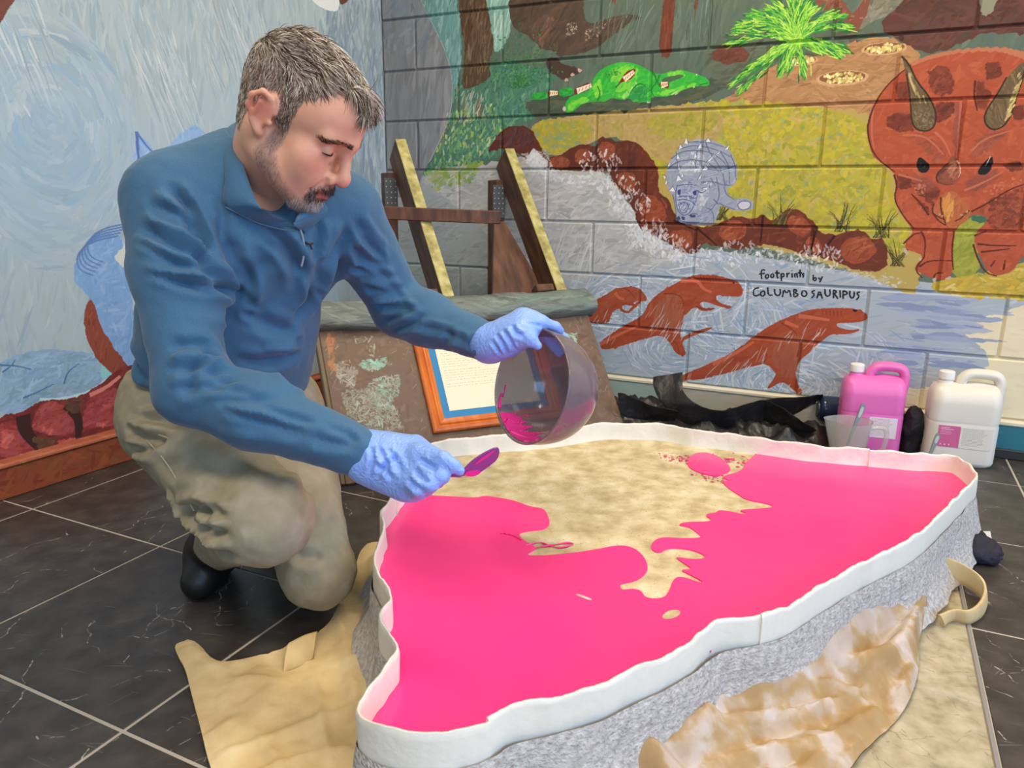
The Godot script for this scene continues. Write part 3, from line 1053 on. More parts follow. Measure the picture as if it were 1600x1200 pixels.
	o = p.patch("6a3424", [1119, 1008, 1159, 989, 1211, 934, 1217, 824, 1269, 769, 1290, 740, 1367, 716, 1440, 727, 1501, 764, 1564, 747, 1605, 775, 1626, 740, 1665, 776, 1697, 794, 1732, 777, 1778, 735, 1788, 709, 1838, 702, 1892, 720, 1931, 721, 1951, 688, 1988, 698, 2008, 657, 2009, 589, 1923, 584, 1847, 616, 1772, 630, 1677, 653, 1606, 668, 1538, 639, 1446, 654, 1390, 661, 1354, 627, 1295, 648, 1235, 684, 1134, 710], 4)
	p.marks(o, ["7d4330", "542a1f", "8a4a34", "60382c"], 900, 40, 12, 30, 60, 0.6)
	for q in [[1148, 833, 1207, 833, 1259, 769, 1242, 731, 1153, 729], [1442, 708, 1492, 755, 1548, 729, 1535, 675, 1463, 672], [1253, 703, 1349, 711, 1362, 651, 1306, 634], [1667, 758, 1733, 768, 1771, 717, 1707, 689], [1871, 694, 1949, 705, 1980, 639, 1905, 601, 1852, 642], [1741, 690, 1781, 700, 1811, 649, 1762, 638]]:
		p.marks(p.patch("94492f", q, 3), ["a4573a", "7d3a26", "b06a48"], 90, 34, 9, 35, 40, 0.6)
	for q in [[1367, 716, 1446, 654], [1597, 766, 1597, 668], [1778, 726, 1763, 630], [1280, 741, 1368, 706], [1838, 702, 1796, 631]]:
		p.line("3a1a14", 9, 4, q, 0)
	# dry grass on the bank
	for q in [[1656, 732], [1861, 715], [1457, 745], [2037, 607], [1980, 698]]:
		for k in 16:
			var a := PI * 0.5 + p.r.randf_range(-0.8, 0.8)
			var l := p.r.randf_range(40, 105)
			p.line(["5a5a28", "3f4a26", "7a7434", "4a3a22"][k % 4], 4, 1, [q[0] + p.r.randf_range(-26, 26), q[1], q[0] + cos(a) * l * 0.5, q[1] + l * 0.6, q[0] + cos(a) * l, q[1] + sin(a) * l], 1)
	# foam where the water meets the rocks
	for q in [[650, 988, 760, 1002, 799, 922, 889, 905, 1027, 912, 1046, 873, 890, 857, 707, 898], [1028, 897, 1072, 842, 1135, 764, 1138, 700, 1256, 664, 1404, 591, 1327, 564, 1140, 668, 1051, 762, 995, 857], [1134, 710, 1236, 675, 1306, 630, 1373, 623, 1446, 649, 1538, 634, 1624, 660, 1780, 626, 1931, 581, 2009, 584, 2090, 550, 2047, 531, 1885, 565, 1716, 592, 1451, 589, 1260, 599, 1138, 643], [705, 1011, 771, 954, 744, 922, 669, 955]]:
		p.marks(p.pts(q), ["e6e6e3", "d6dade", "c9d0d8", "eceae6", "b6c0ca", "c0c4c6"], 1500, 20, 8, 30, 70, 0.5)
	for q in [[983, 952], [1108, 795], [1180, 701], [1063, 857], [1186, 673], [1521, 629], [1789, 622], [1265, 641], [1355, 613]]:
		for k in 70:
			var a := p.r.randf() * TAU
			var f := sqrt(p.r.randf())
			p.mark(p.px(q[0] + cos(a) * f * 85, q[1] + sin(a) * f * 46), 13, 4.5, PI * 0.5 + p.r.randf_range(-0.9, 0.9), Color(["eef0ef", "dfe3e4", "d2d8de"][k % 3]), 0.55)
	# currents
	for q in [[1330, 251, 1554, 157], [1489, 383, 1726, 261], [1067, 401, 1226, 312], [1735, 166, 1957, 99]]:
		p.swirl(q[0], q[1], absf(q[2] - q[0]), absf(q[3] - q[1]) + 30, ["d9dde0", "eceeee", "8ba4c0", "b9c6d2", "7d97b6"], 300, 60, 5, 0.55, 0.15)
	for k in 420:      # long curving strokes round the swimmers
		var q: Array = [[1363, 494], [1169, 433], [1648, 395], [850, 386], [1875, 276], [1779, 171]][k % 6]
		var c := p.px(q[0], q[1])
		var a := p.r.randf() * TAU
		var f := p.r.randf_range(60, 260) * p.s
		var at := c + Vector2(cos(a), sin(a) * 0.6) * f
		p.mark(at, p.r.randf_range(50, 130) * p.s, p.r.randf_range(3, 8) * p.s, -atan2(cos(a) * 0.6, -sin(a)), Color(["dfe4e6", "c3ced8", "8ea8c4", "e8ebeb", "7f9cbc"][k % 5]), 0.5)
	p.marks(p.pts([729, 715, 1052, 722, 986, 421, 706, 402]), ["dfe3e2", "d0d6d6", "c2cccc"], 120, 110, 5, 68, 10, 0.5)
	# bare cream wall at the lower right, the blue ending in ragged strokes
	o = p.patch("e6dab6", [2209, 439, 2348, 467, 2474, 537, 2589, 11, 1807, -119, 1855, 61, 1947, 191, 2124, 212, 2271, 251, 2370, 316], 3, 1)
	p.marks(o, ["dfd2ac", "ece2c2", "e2d6b4"], 700, 60, 16, 0, 20, 0.45)
	for k in 90:
		var q: Array = [[2185, 480], [2251, 400], [2207, 310], [2083, 230], [2281, 445]][k % 5]
		p.mark(p.px(q[0] + p.r.randf_range(-130, 70), q[1] + p.r.randf_range(-34, 34)), p.r.randf_range(30, 120), p.r.randf_range(5, 14), p.r.randf_range(-0.12, 0.06), Color(["8f9cb6", "9aa8c0", "8091b0", "a6b2c2"][k % 4]), 0.85)
	p.marks(p.pts([1864, 181, 2116, 278, 2271, 251, 2102, 72, 1857, 37]), ["9aa6b4", "b0b8bc", "c2c4bc"], 260, 50, 7, 0, 25, 0.6)
	# armoured dinosaur with a clubbed tail
	o = p.patch("98a2b2", [1242, 905, 1244, 928, 1256, 960, 1283, 994, 1309, 1016, 1337, 1025, 1368, 1027, 1412, 1020, 1452, 1000, 1477, 972, 1493, 938, 1501, 885, 1485, 866, 1463, 856, 1476, 831, 1497, 816, 1519, 826, 1550, 820, 1564, 802, 1561, 784, 1523, 778, 1500, 780, 1468, 789, 1448, 800, 1440, 765, 1433, 733, 1402, 725, 1361, 725, 1320, 728, 1293, 740, 1281, 794, 1272, 830, 1250, 857], 1)
	p.marks(o, ["a8b2c0", "8791a4", "b4bcc8", "7f8aa2", "9aa6b8"], 700, 24, 7, 40, 60, 0.6)
	for q in [[1279, 924, 1326, 951, 1362, 947, 1372, 920, 1349, 897, 1292, 905], [1328, 982, 1368, 977, 1385, 958, 1338, 951], [1357, 850, 1400, 862, 1410, 827, 1374, 772, 1345, 779]]:
		p.marks(p.pts(q), ["c4cad2", "d2d6da", "aeb8c6"], 130, 20, 8, 30, 60, 0.7)
	# plates: rows round the back and ribs across it
	for q in [[1256, 960, 1295, 986, 1351, 989, 1399, 981, 1448, 950, 1470, 915], [1246, 925, 1281, 951, 1333, 957, 1385, 950, 1418, 927, 1439, 908], [1287, 994, 1326, 1005, 1370, 1002, 1430, 986, 1470, 964], [1309, 1016, 1357, 1019, 1412, 1010, 1460, 991], [1275, 984, 1279, 952, 1288, 913], [1351, 989, 1349, 955, 1348, 924], [1376, 1023, 1390, 988, 1408, 965, 1429, 938, 1443, 908], [1430, 986, 1455, 953, 1469, 923, 1473, 873], [1469, 972, 1487, 938, 1495, 885], [1375, 924, 1411, 920, 1450, 919, 1495, 938], [1381, 897, 1420, 900, 1466, 919], [1405, 893, 1423, 866], [1425, 896, 1435, 862], [1447, 908, 1458, 866], [1371, 877, 1414, 881, 1454, 866, 1485, 868], [1455, 862, 1464, 835, 1497, 816], [1443, 804, 1468, 793, 1500, 783], [1435, 862, 1442, 827, 1428, 796, 1406, 772, 1367, 756], [1421, 819, 1440, 800], [1397, 788, 1421, 780, 1429, 733], [1272, 834, 1283, 794, 1292, 742]]:
		p.line("5b6680", 3.4, 2, q, 2)
	for q in [[1379, 927, 1415, 973, 1448, 999], [1386, 893, 1443, 912, 1488, 923]]:
		p.line("c2c9d2", 7, 5, q, 1)
		p.line("5b6680", 2, 2, q, 1)
	# spikes
	for q in [[1301, 1013, 1308, 1035, 1317, 1012], [1283, 992, 1287, 1013, 1298, 998], [1276, 959, 1280, 979, 1291, 961], [1281, 922, 1285, 946, 1294, 923], [1350, 993, 1361, 1015, 1366, 996], [1339, 962, 1344, 981, 1353, 965], [1334, 939, 1337, 957, 1346, 941], [1377, 1017, 1387, 1031, 1398, 1016], [1445, 989, 1462, 1006, 1460, 989], [1415, 973, 1432, 986, 1430, 976], [1387, 950, 1408, 969, 1401, 950], [1372, 920, 1382, 939, 1395, 923], [1280, 881, 1286, 905, 1304, 885], [1358, 885, 1372, 910, 1370, 891], [1297, 897, 1301, 912, 1309, 897], [1231, 905, 1244, 897, 1238, 887], [1239, 873, 1246, 889, 1249, 871], [1255, 846, 1270, 862, 1282, 844], [1245, 936, 1257, 952, 1254, 932], [1371, 870, 1398, 881, 1395, 873], [1376, 856, 1400, 862, 1396, 852], [1404, 858, 1406, 885, 1411, 873]]:
		p.patch("e2e5e6", q, 1, 0)
		p.line("5b6680", 2.4, 2.4, q, 0)
	o = p.patch("c6cad0", [1506, 801, 1520, 814, 1547, 813, 1554, 798, 1542, 784, 1517, 782], 1)
	p.line("5b6680", 3, 3, [1506, 801, 1520, 814, 1547, 813, 1554, 798, 1542, 784, 1517, 782, 1506, 801], 2)
	# the face
	o = p.patch("a4aec2", [1286, 869, 1318, 881, 1351, 873, 1365, 850, 1359, 819, 1349, 787, 1326, 759, 1301, 770, 1287, 798, 1284, 838], 1)
	p.marks(o, ["8490b0", "c6ccd8", "6f7ca4", "d6dae0", "5a6896"], 190, 16, 5, 40, 80, 0.7)
	for q in [[1288, 850, 1300, 854, 1300, 834, 1291, 830], [1343, 846, 1361, 850, 1358, 830, 1346, 834], [1292, 754, 1302, 758, 1307, 743, 1295, 742], [1308, 755, 1320, 757, 1323, 743, 1312, 743], [1338, 763, 1363, 760, 1359, 752, 1339, 755]]:
		p.patch("3a4674", q, 1, 1)
	for q in [[1297, 798, 1307, 806, 1327, 805, 1333, 787, 1322, 767, 1303, 770, 1297, 798], [1288, 814, 1314, 818, 1343, 811, 1358, 795], [1285, 865, 1319, 871, 1360, 866], [1293, 826, 1322, 830, 1350, 823], [1335, 818, 1359, 823], [1286, 869, 1282, 834, 1287, 794, 1301, 766, 1326, 757, 1349, 783, 1362, 827, 1365, 850], [1335, 759, 1350, 767, 1367, 764], [1290, 742, 1328, 735, 1377, 736], [1357, 850, 1377, 838, 1393, 850]]:
		p.line("46527e", 3, 2, q, 2)
	p.marks(p.pts([1307, 798, 1324, 799, 1327, 779, 1311, 777]), ["d8dce2", "b4bccc", "46527e"], 30, 10, 4, 80, 30, 0.8)
	p.marks(p.pts([1375, 764, 1418, 780, 1425, 733, 1377, 732]), ["c4cad4", "7f8aa6"], 50, 40, 3, 20, 10, 0.7)
	# horned dinosaur, red-brown
	var grass := p.patch("c0a43e", [2121, 544, 2211, 582, 2301, 603, 2394, 624, 2443, 735, 2507, 737, 2544, 506, 2340, 524, 2235, 517], 6)
	p.marks(grass, ["d6b84a", "b09038", "e2cf86", "c9b46a", "8f9440"], 500, 40, 10, 10, 60, 0.65)
	o = p.patch("95993a", [2177, 728, 2227, 777, 2274, 770, 2268, 738, 2255, 682, 2279, 610, 2254, 585, 2198, 577], 4)
	p.marks(o, ["a8aa48", "7f8a34", "b0a448"], 160, 40, 10, 60, 50, 0.6)
	var red := p.patch("ac5236", [1904, 1016, 1900, 1056, 1904, 1096, 1925, 1154, 1962, 1201, 2003, 1234, 2033, 1248, 2062, 1258, 2118, 1265, 2186, 1268, 2245, 1264, 2279, 1253, 2302, 1236, 2416, 1193, 2506, 874, 2552, 588, 2388, 664, 2378, 639, 2366, 608, 2334, 591, 2307, 595, 2279, 635, 2255, 679, 2246, 704, 2253, 730, 2275, 755, 2280, 770, 2227, 784, 2191, 728, 2192, 698, 2192, 646, 2204, 595, 2185, 568, 2152, 571, 2107, 590, 2087, 602, 2111, 638, 2099, 653, 2060, 662, 2051, 683, 2077, 720, 2038, 766, 2006, 817, 2008, 873, 1998, 904, 1961, 934, 1924, 960], 1)
	p.marks(red, ["bb6040", "a04a30", "c46a46", "a85236", "b45c3e"], 2300, 44, 12, 25, 70, 0.5)
	for q in [[2050, 1214, 2079, 1229, 2112, 1216, 2131, 1173, 2126, 1140, 2092, 1132, 2062, 1162], [1949, 1075, 1970, 1093, 2022, 1087, 2037, 1037, 1987, 1034, 1957, 1050], [2085, 1118, 2138, 1120, 2142, 1087, 2123, 1069, 2093, 1060], [2184, 1174, 2198, 1183, 2238, 1135, 2223, 1093, 2197, 1099], [1964, 1181, 2000, 1184, 2011, 1136, 1975, 1132], [2201, 1224, 2241, 1231, 2256, 1189, 2216, 1177], [2294, 1095, 2322, 1103, 2328, 1062, 2299, 1063], [2002, 904, 2046, 893, 2050, 858, 2010, 858], [2047, 881, 2098, 876, 2138, 851, 2117, 801, 2055, 856], [2243, 798, 2296, 852, 2357, 867, 2376, 741, 2287, 734, 2269, 768], [2057, 841, 2108, 801, 2113, 765, 2069, 816], [2293, 929, 2333, 943, 2350, 919, 2317, 910]]:
		p.marks(p.pts(q), ["6b3426", "7a3c2b", "5f2f24", "84462f"], 260, 30, 11, 30, 60, 0.5)
	for q in [[2002, 1024, 2061, 1027, 2120, 992, 2144, 942, 2100, 933, 2067, 983], [2198, 1000, 2258, 1027, 2299, 1035, 2245, 970, 2224, 932, 2200, 951], [2138, 1116, 2163, 1124, 2175, 971, 2150, 962], [2045, 902, 2097, 891, 2122, 866, 2093, 851, 2053, 871], [2192, 881, 2278, 920, 2297, 900, 2244, 852, 2211, 837]]:
		p.marks(p.pts(q), ["8a4a3a", "955544", "7d4234", "9c5a48"], 240, 36, 10, 30, 50, 0.5)
	for q in [[2006, 1024, 2062, 1022, 2096, 997, 2128, 962], [2096, 1031, 2127, 1001, 2149, 957], [2202, 971, 2231, 1008, 2300, 1030], [2155, 1120, 2160, 1039, 2165, 952], [1910, 1125, 1910, 1046, 1927, 980], [2007, 902, 2046, 891, 2079, 881], [2200, 852, 2257, 881, 2296, 910]]:
		p.line("bb6a50", 8, 3, q, 2)
	p.marks(p.pts([2053, 871, 2089, 876, 2094, 836, 2061, 841]), ["d08a6c", "c47a5c"], 50, 9, 6, 0, 90, 0.7)
	p.marks(p.pts([2018, 851, 2108, 806, 2115, 745, 2072, 754, 2024, 800]), ["c06a4a", "b45a3c"], 90, 14, 7, 0, 90, 0.5)
	p.marks(p.pts([2220, 837, 2339, 905, 2354, 891, 2357, 867, 2268, 808]), ["c07a5c", "c98a6a"], 90, 9, 5, 0, 90, 0.6)
	p.marks(p.pts([2279, 818, 2360, 848, 2376, 741, 2299, 739]), ["9c6650", "8a5442"], 90, 9, 5, 0, 90, 0.6)
	p.marks(p.pts([1920, 996, 2003, 939, 2045, 898, 1982, 919]), ["b87a5a", "c08a6a"], 70, 9, 5, 0, 90, 0.6)
	for k in 22:      # scallops along the frill
		var q: Array = [2003, 1236, 2037, 1249, 2067, 1257, 2118, 1265, 2186, 1267, 2245, 1262, 2284, 1249, 2314, 1235, 2374, 1209]
		var f := k / 21.0 * 7.99
		var i := int(f)
		p.mark(p.px(lerpf(q[i * 2], q[i * 2 + 2], f - i), lerpf(q[i * 2 + 1], q[i * 2 + 3], f - i)), 22, 9, p.r.randf_range(0.0, 0.3), Color("b87454"), 1.0)
	for q in [[1899, 1056, 1908, 1006, 1935, 955, 1997, 909], [1900, 1056, 1904, 1096, 1925, 1154, 1962, 1201, 2003, 1234], [1995, 902, 2009, 866, 2003, 825, 2038, 769, 2075, 731], [2049, 681, 2073, 713, 2096, 719], [2095, 724, 2113, 693, 2115, 641], [2115, 641, 2092, 598, 2119, 573], [2189, 726, 2190, 665, 2203, 603], [2151, 575, 2154, 590, 2177, 592], [2247, 687, 2265, 642, 2293, 598, 2325, 589], [2246, 713, 2279, 729], [2259, 688, 2307, 684, 2363, 686], [2271, 663, 2314, 670, 2347, 676], [2304, 619, 2314, 639], [2340, 610, 2340, 640], [2227, 787, 2267, 813, 2321, 857, 2357, 872], [2111, 775, 2079, 816, 2052, 841], [2184, 1179, 2186, 1137, 2202, 1090], [2105, 609, 2130, 631, 2199, 632]]:
		p.line("5a281b", 6, 3, q, 2)
	# horns, eyes, beak
	for q in [[1972, 1262, 1998, 1236, 2022, 1188, 2070, 1133, 2095, 1079, 2089, 1036, 2046, 1035, 2025, 1062, 2014, 1131, 1993, 1208], [2306, 1235, 2309, 1190, 2300, 1136, 2293, 1072, 2277, 1040, 2249, 1031, 2224, 1056, 2224, 1089, 2247, 1134, 2265, 1184]]:
		p.marks(p.patch("6a583c", q, 1), ["7d6a48", "574730", "8f7b54", "6f6044"], 200, 40, 7, -60, 25, 0.6)
		p.line("3a2a1c", 5, 4, q, 2)
	p.marks(p.pts([1985, 1233, 2005, 1217, 2031, 1159, 2067, 1124, 2065, 1104, 2040, 1120, 2010, 1179]), ["c9b878", "b09c5c", "dccb8c"], 110, 34, 6, -60, 15, 0.7)
	p.marks(p.pts([2297, 1214, 2307, 1186, 2296, 1081, 2277, 1045, 2280, 1110]), ["d8c47c", "c4ae62", "e2d090"], 150, 50, 6, 62, 10, 0.75)
	p.marks(p.pts([2023, 1111, 2088, 1099, 2086, 1041, 2041, 1042]), ["5f5240", "8a8068", "4f4434", "958a70"], 120, 14, 6, 0, 90, 0.6)
	p.patch("1c1b19", [2060, 959, 2081, 943, 2097, 928, 2088, 906, 2067, 908, 2054, 933], 0, 1)
	p.patch("1c1b19", [2260, 960, 2267, 931, 2258, 905, 2242, 898, 2226, 905, 2237, 932], 0, 1)
	p.marks(p.pts([2065, 943, 2087, 928, 2080, 916, 2065, 921]), ["3f3e3a", "55524c"], 20, 12, 4, 60, 20, 0.7)
	p.line("c0b8a8", 3, 2, [2256, 955, 2247, 927], 0)
	o = p.patch("8a4c38", [2114, 891, 2117, 911, 2139, 925, 2145, 947, 2151, 959, 2165, 952, 2178, 939, 2185, 908, 2180, 881, 2156, 867, 2128, 873], 1)
	p.marks(o, ["9a5a44", "7d4232"], 70, 24, 7, 50, 30, 0.6)
	p.marks(p.pts([2138, 923, 2160, 952, 2178, 937, 2184, 903, 2170, 878, 2150, 893]), ["b87a5c", "c08a6c", "a86a50"], 90, 22, 7, 60, 30, 0.6)
	p.marks(p.pts([2114, 898, 2144, 942, 2147, 923, 2131, 903, 2134, 878]), ["4f3a30", "5c4034"], 60, 22, 6, 40, 20, 0.6)
	p.line("d8a88a", 4, 2, [2167, 944, 2178, 930, 2182, 905, 2178, 893], 2)
	p.line("4a2a20", 3, 4, [2145, 937, 2121, 910, 2115, 892, 2124, 878], 2)
	p.line("6a3a2a", 4, 2, [2124, 878, 2145, 869, 2167, 872], 2)
	o = p.patch("b0643c", [2136, 831, 2156, 852, 2179, 847, 2205, 817, 2229, 792, 2225, 767, 2206, 747, 2186, 731, 2161, 746, 2141, 761, 2120, 781, 2121, 806], 1)
	p.marks(o, ["c0743f", "a05434", "b86c40"], 130, 30, 7, 70, 30, 0.6)
	p.marks(p.pts([2141, 831, 2161, 849, 2179, 817, 2181, 767, 2165, 751, 2146, 791]), ["d0924a", "dca458", "c4803e"], 90, 44, 7, 85, 12, 0.65)
	for q in [[2138, 831, 2141, 796, 2163, 746], [2120, 781, 2135, 771, 2159, 761], [2222, 792, 2203, 767, 2187, 757], [2121, 811, 2117, 786, 2142, 756, 2164, 743]]:
		p.line("5a2a1a", 5, 3, q, 2)
	p.marks(p.pts([2123, 791, 2152, 776, 2154, 761, 2126, 773]), ["e2c49c", "4a2418"], 26, 9, 4, 0, 90, 0.8)
	p.marks(p.pts([2197, 782, 2222, 795, 2220, 777, 2199, 767]), ["e2c49c", "4a2418"], 20, 9, 4, 0, 90, 0.8)
	for q in [[2045, 670, 2060, 665, 2072, 645, 2057, 649], [2097, 635, 2110, 641, 2107, 625], [2143, 569, 2160, 578, 2158, 559], [2179, 573, 2201, 585, 2199, 567]]:
		p.patch("c0a890", q, 1, 1)
	p.patch("3f6a50", [2231, 778, 2273, 773, 2271, 753, 2231, 758], 2)
	# three swimming dinosaurs
	for q in [[948, 368, 953, 397, 994, 428, 1051, 463, 1097, 482, 1142, 487, 1171, 475, 1194, 450, 1195, 433, 1167, 431, 1133, 432, 1151, 416, 1163, 412, 1149, 405, 1122, 420, 1094, 413, 1101, 391, 1135, 390, 1124, 380, 1092, 384, 1086, 406, 1055, 382, 1048, 336, 986, 328, 956, 334], [1010, 255, 1053, 291, 1115, 336, 1171, 368, 1192, 397, 1201, 425, 1238, 466, 1290, 501, 1337, 528, 1378, 546, 1435, 547, 1486, 541, 1533, 526, 1552, 501, 1549, 475, 1517, 471, 1481, 476, 1453, 472, 1462, 451, 1494, 438, 1520, 436, 1505, 426, 1459, 435, 1421, 448, 1395, 441, 1413, 419, 1464, 429, 1439, 413, 1403, 410, 1386, 427, 1345, 398, 1334, 359, 1332, 315, 1336, 299, 1382, 330, 1451, 356, 1452, 347, 1383, 314, 1336, 291, 1361, 246, 1359, 235, 1323, 234, 1293, 284, 1258, 308, 1186, 283, 1107, 250, 1020, 220], [1331, 145, 1375, 170, 1463, 220, 1547, 274, 1598, 324, 1626, 352, 1670, 387, 1737, 424, 1792, 446, 1858, 455, 1923, 458, 1959, 449, 1972, 432, 1966, 416, 1918, 406, 1872, 403, 1882, 387, 1921, 380, 1950, 389, 1948, 380, 1906, 363, 1868, 364, 1852, 353, 1832, 333, 1801, 299, 1765, 251, 1757, 212, 1767, 175, 1794, 136, 1771, 130, 1745, 159, 1714, 175, 1680, 145, 1663, 140, 1689, 185, 1693, 205, 1648, 239, 1589, 213, 1498, 174, 1403, 146, 1338, 135]]:
		var d := p.patch("a4492b", q, 1)
		p.marks(d, ["b05432", "96402a", "ac5a3a", "a04e34", "a8604a"], 800, 60, 12, 25, 35, 0.5)
	for q in [[1207, 426, 1249, 467, 1324, 477, 1338, 429, 1334, 321, 1279, 327, 1222, 344, 1199, 365], [1676, 331, 1744, 356, 1792, 329, 1765, 257, 1749, 179, 1713, 188, 1672, 242]]:
		p.marks(p.pts(q), ["a8664c", "9c5c46", "b0684a"], 190, 60, 13, 80, 20, 0.45)
	for q in [[1321, 519, 1384, 525, 1408, 492, 1439, 484], [1066, 458, 1081, 440, 1104, 435], [1749, 418, 1795, 416, 1852, 411], [1705, 393, 1753, 378], [1463, 213, 1542, 261, 1605, 312], [1013, 247, 1088, 294, 1156, 328]]:
		p.line("c8674a", 16, 8, q, 2)
	for q in [[1260, 467, 1314, 468, 1339, 446, 1334, 413], [1097, 479, 1126, 470, 1150, 438], [1694, 389, 1743, 362, 1751, 344], [1636, 231, 1659, 253, 1651, 272], [1758, 269, 1761, 295], [1309, 285, 1326, 276, 1334, 238], [1386, 427, 1413, 416, 1454, 424]]:
		p.line("84381f", 5, 2, q, 2)
	for k in 6:
		p.line("84381f", 3, 2, [[1825, 449][0] + k * 12, [1825, 449][1] - 2, [1825, 449][0] + k * 12 + 3, [1825, 449][1] - 22], 0)
		p.line("84381f", 3, 2, [[1394, 543][0] + k * 11, [1394, 543][1] - 2, [1394, 543][0] + k * 11 + 3, [1394, 543][1] - 20], 0)
	p.patch("141210", [1921, 455, 1937, 453, 1933, 445, 1923, 448], 0, 1)
	p.patch("141210", [1510, 525, 1521, 523, 1516, 517], 0, 1)
	for q in [[1246, 344], [1305, 304], [1001, 312], [1591, 221], [1448, 149], [1760, 142], [1800, 327]]:      # water running over them
		for k in 16:
			p.mark(p.px(q[0] + p.r.randfn() * 40, q[1] + p.r.randfn() * 28), p.r.randf_range(30, 80) * p.s, p.r.randf_range(2, 4) * p.s, 1.1 + p.r.randf_range(-0.25, 0.25), Color(["dde2e4", "c4cfd6"][k % 2]), 0.55)
	# lettering by hand
	var pen := [
		[1621, 573, 1612, 576, 1608, 567, 1612, 541], [1601, 559, 1621, 562],
		[1628, 559, 1623, 551, 1629, 544, 1636, 550, 1633, 559, 1628, 559], [1645, 561, 1641, 554, 1646, 547, 1653, 553, 1650, 562, 1645, 561],
		[1661, 575, 1664, 550, 1669, 548], [1655, 566, 1671, 566], [1676, 565, 1680, 538], [1676, 563, 1686, 565, 1687, 555, 1679, 552],
		[1695, 568, 1698, 552], [1696, 562, 1705, 568], [1712, 568, 1715, 552], [1711, 577, 1712, 576], [1721, 567, 1724, 553], [1722, 564, 1729, 568, 1732, 553],
		[1738, 581, 1741, 554], [1732, 570, 1746, 570], [1753, 569, 1746, 565, 1753, 560, 1749, 554],
		[1783, 565, 1785, 546], [1784, 553, 1792, 557, 1795, 548, 1787, 545], [1801, 557, 1806, 550], [1813, 561, 1806, 540],
		[1606, 510, 1588, 505, 1588, 485, 1596, 478, 1610, 486], [1616, 497, 1611, 486, 1621, 479, 1629, 489, 1624, 500, 1616, 497], [1635, 513, 1640, 484, 1655, 487],
		[1659, 509, 1662, 489, 1675, 485, 1681, 494, 1678, 510], [1689, 482, 1690, 511, 1702, 494, 1709, 512, 1717, 484], [1724, 511, 1727, 484], [1724, 511, 1736, 509, 1729, 499, 1743, 493, 1729, 484],
		[1754, 508, 1750, 495, 1761, 486, 1770, 496, 1764, 508, 1754, 508], [1794, 512, 1781, 506, 1795, 498, 1786, 485], [1803, 484, 1808, 515, 1821, 485], [1805, 497, 1818, 497],
		[1826, 518, 1828, 498, 1839, 493, 1845, 501, 1841, 518], [1856, 489, 1853, 516], [1853, 516, 1865, 513, 1857, 503, 1871, 488], [1874, 517, 1878, 491],
		[1887, 488, 1884, 516], [1884, 516, 1897, 513, 1897, 504, 1887, 502], [1905, 517, 1907, 498, 1916, 491, 1921, 500, 1919, 516], [1937, 515, 1926, 511, 1937, 501, 1929, 487]]
	for q in pen:
		p.line("1d1c20", 5.5, 5, q, 1 if q.size() > 4 else 0)
	return p.texture()

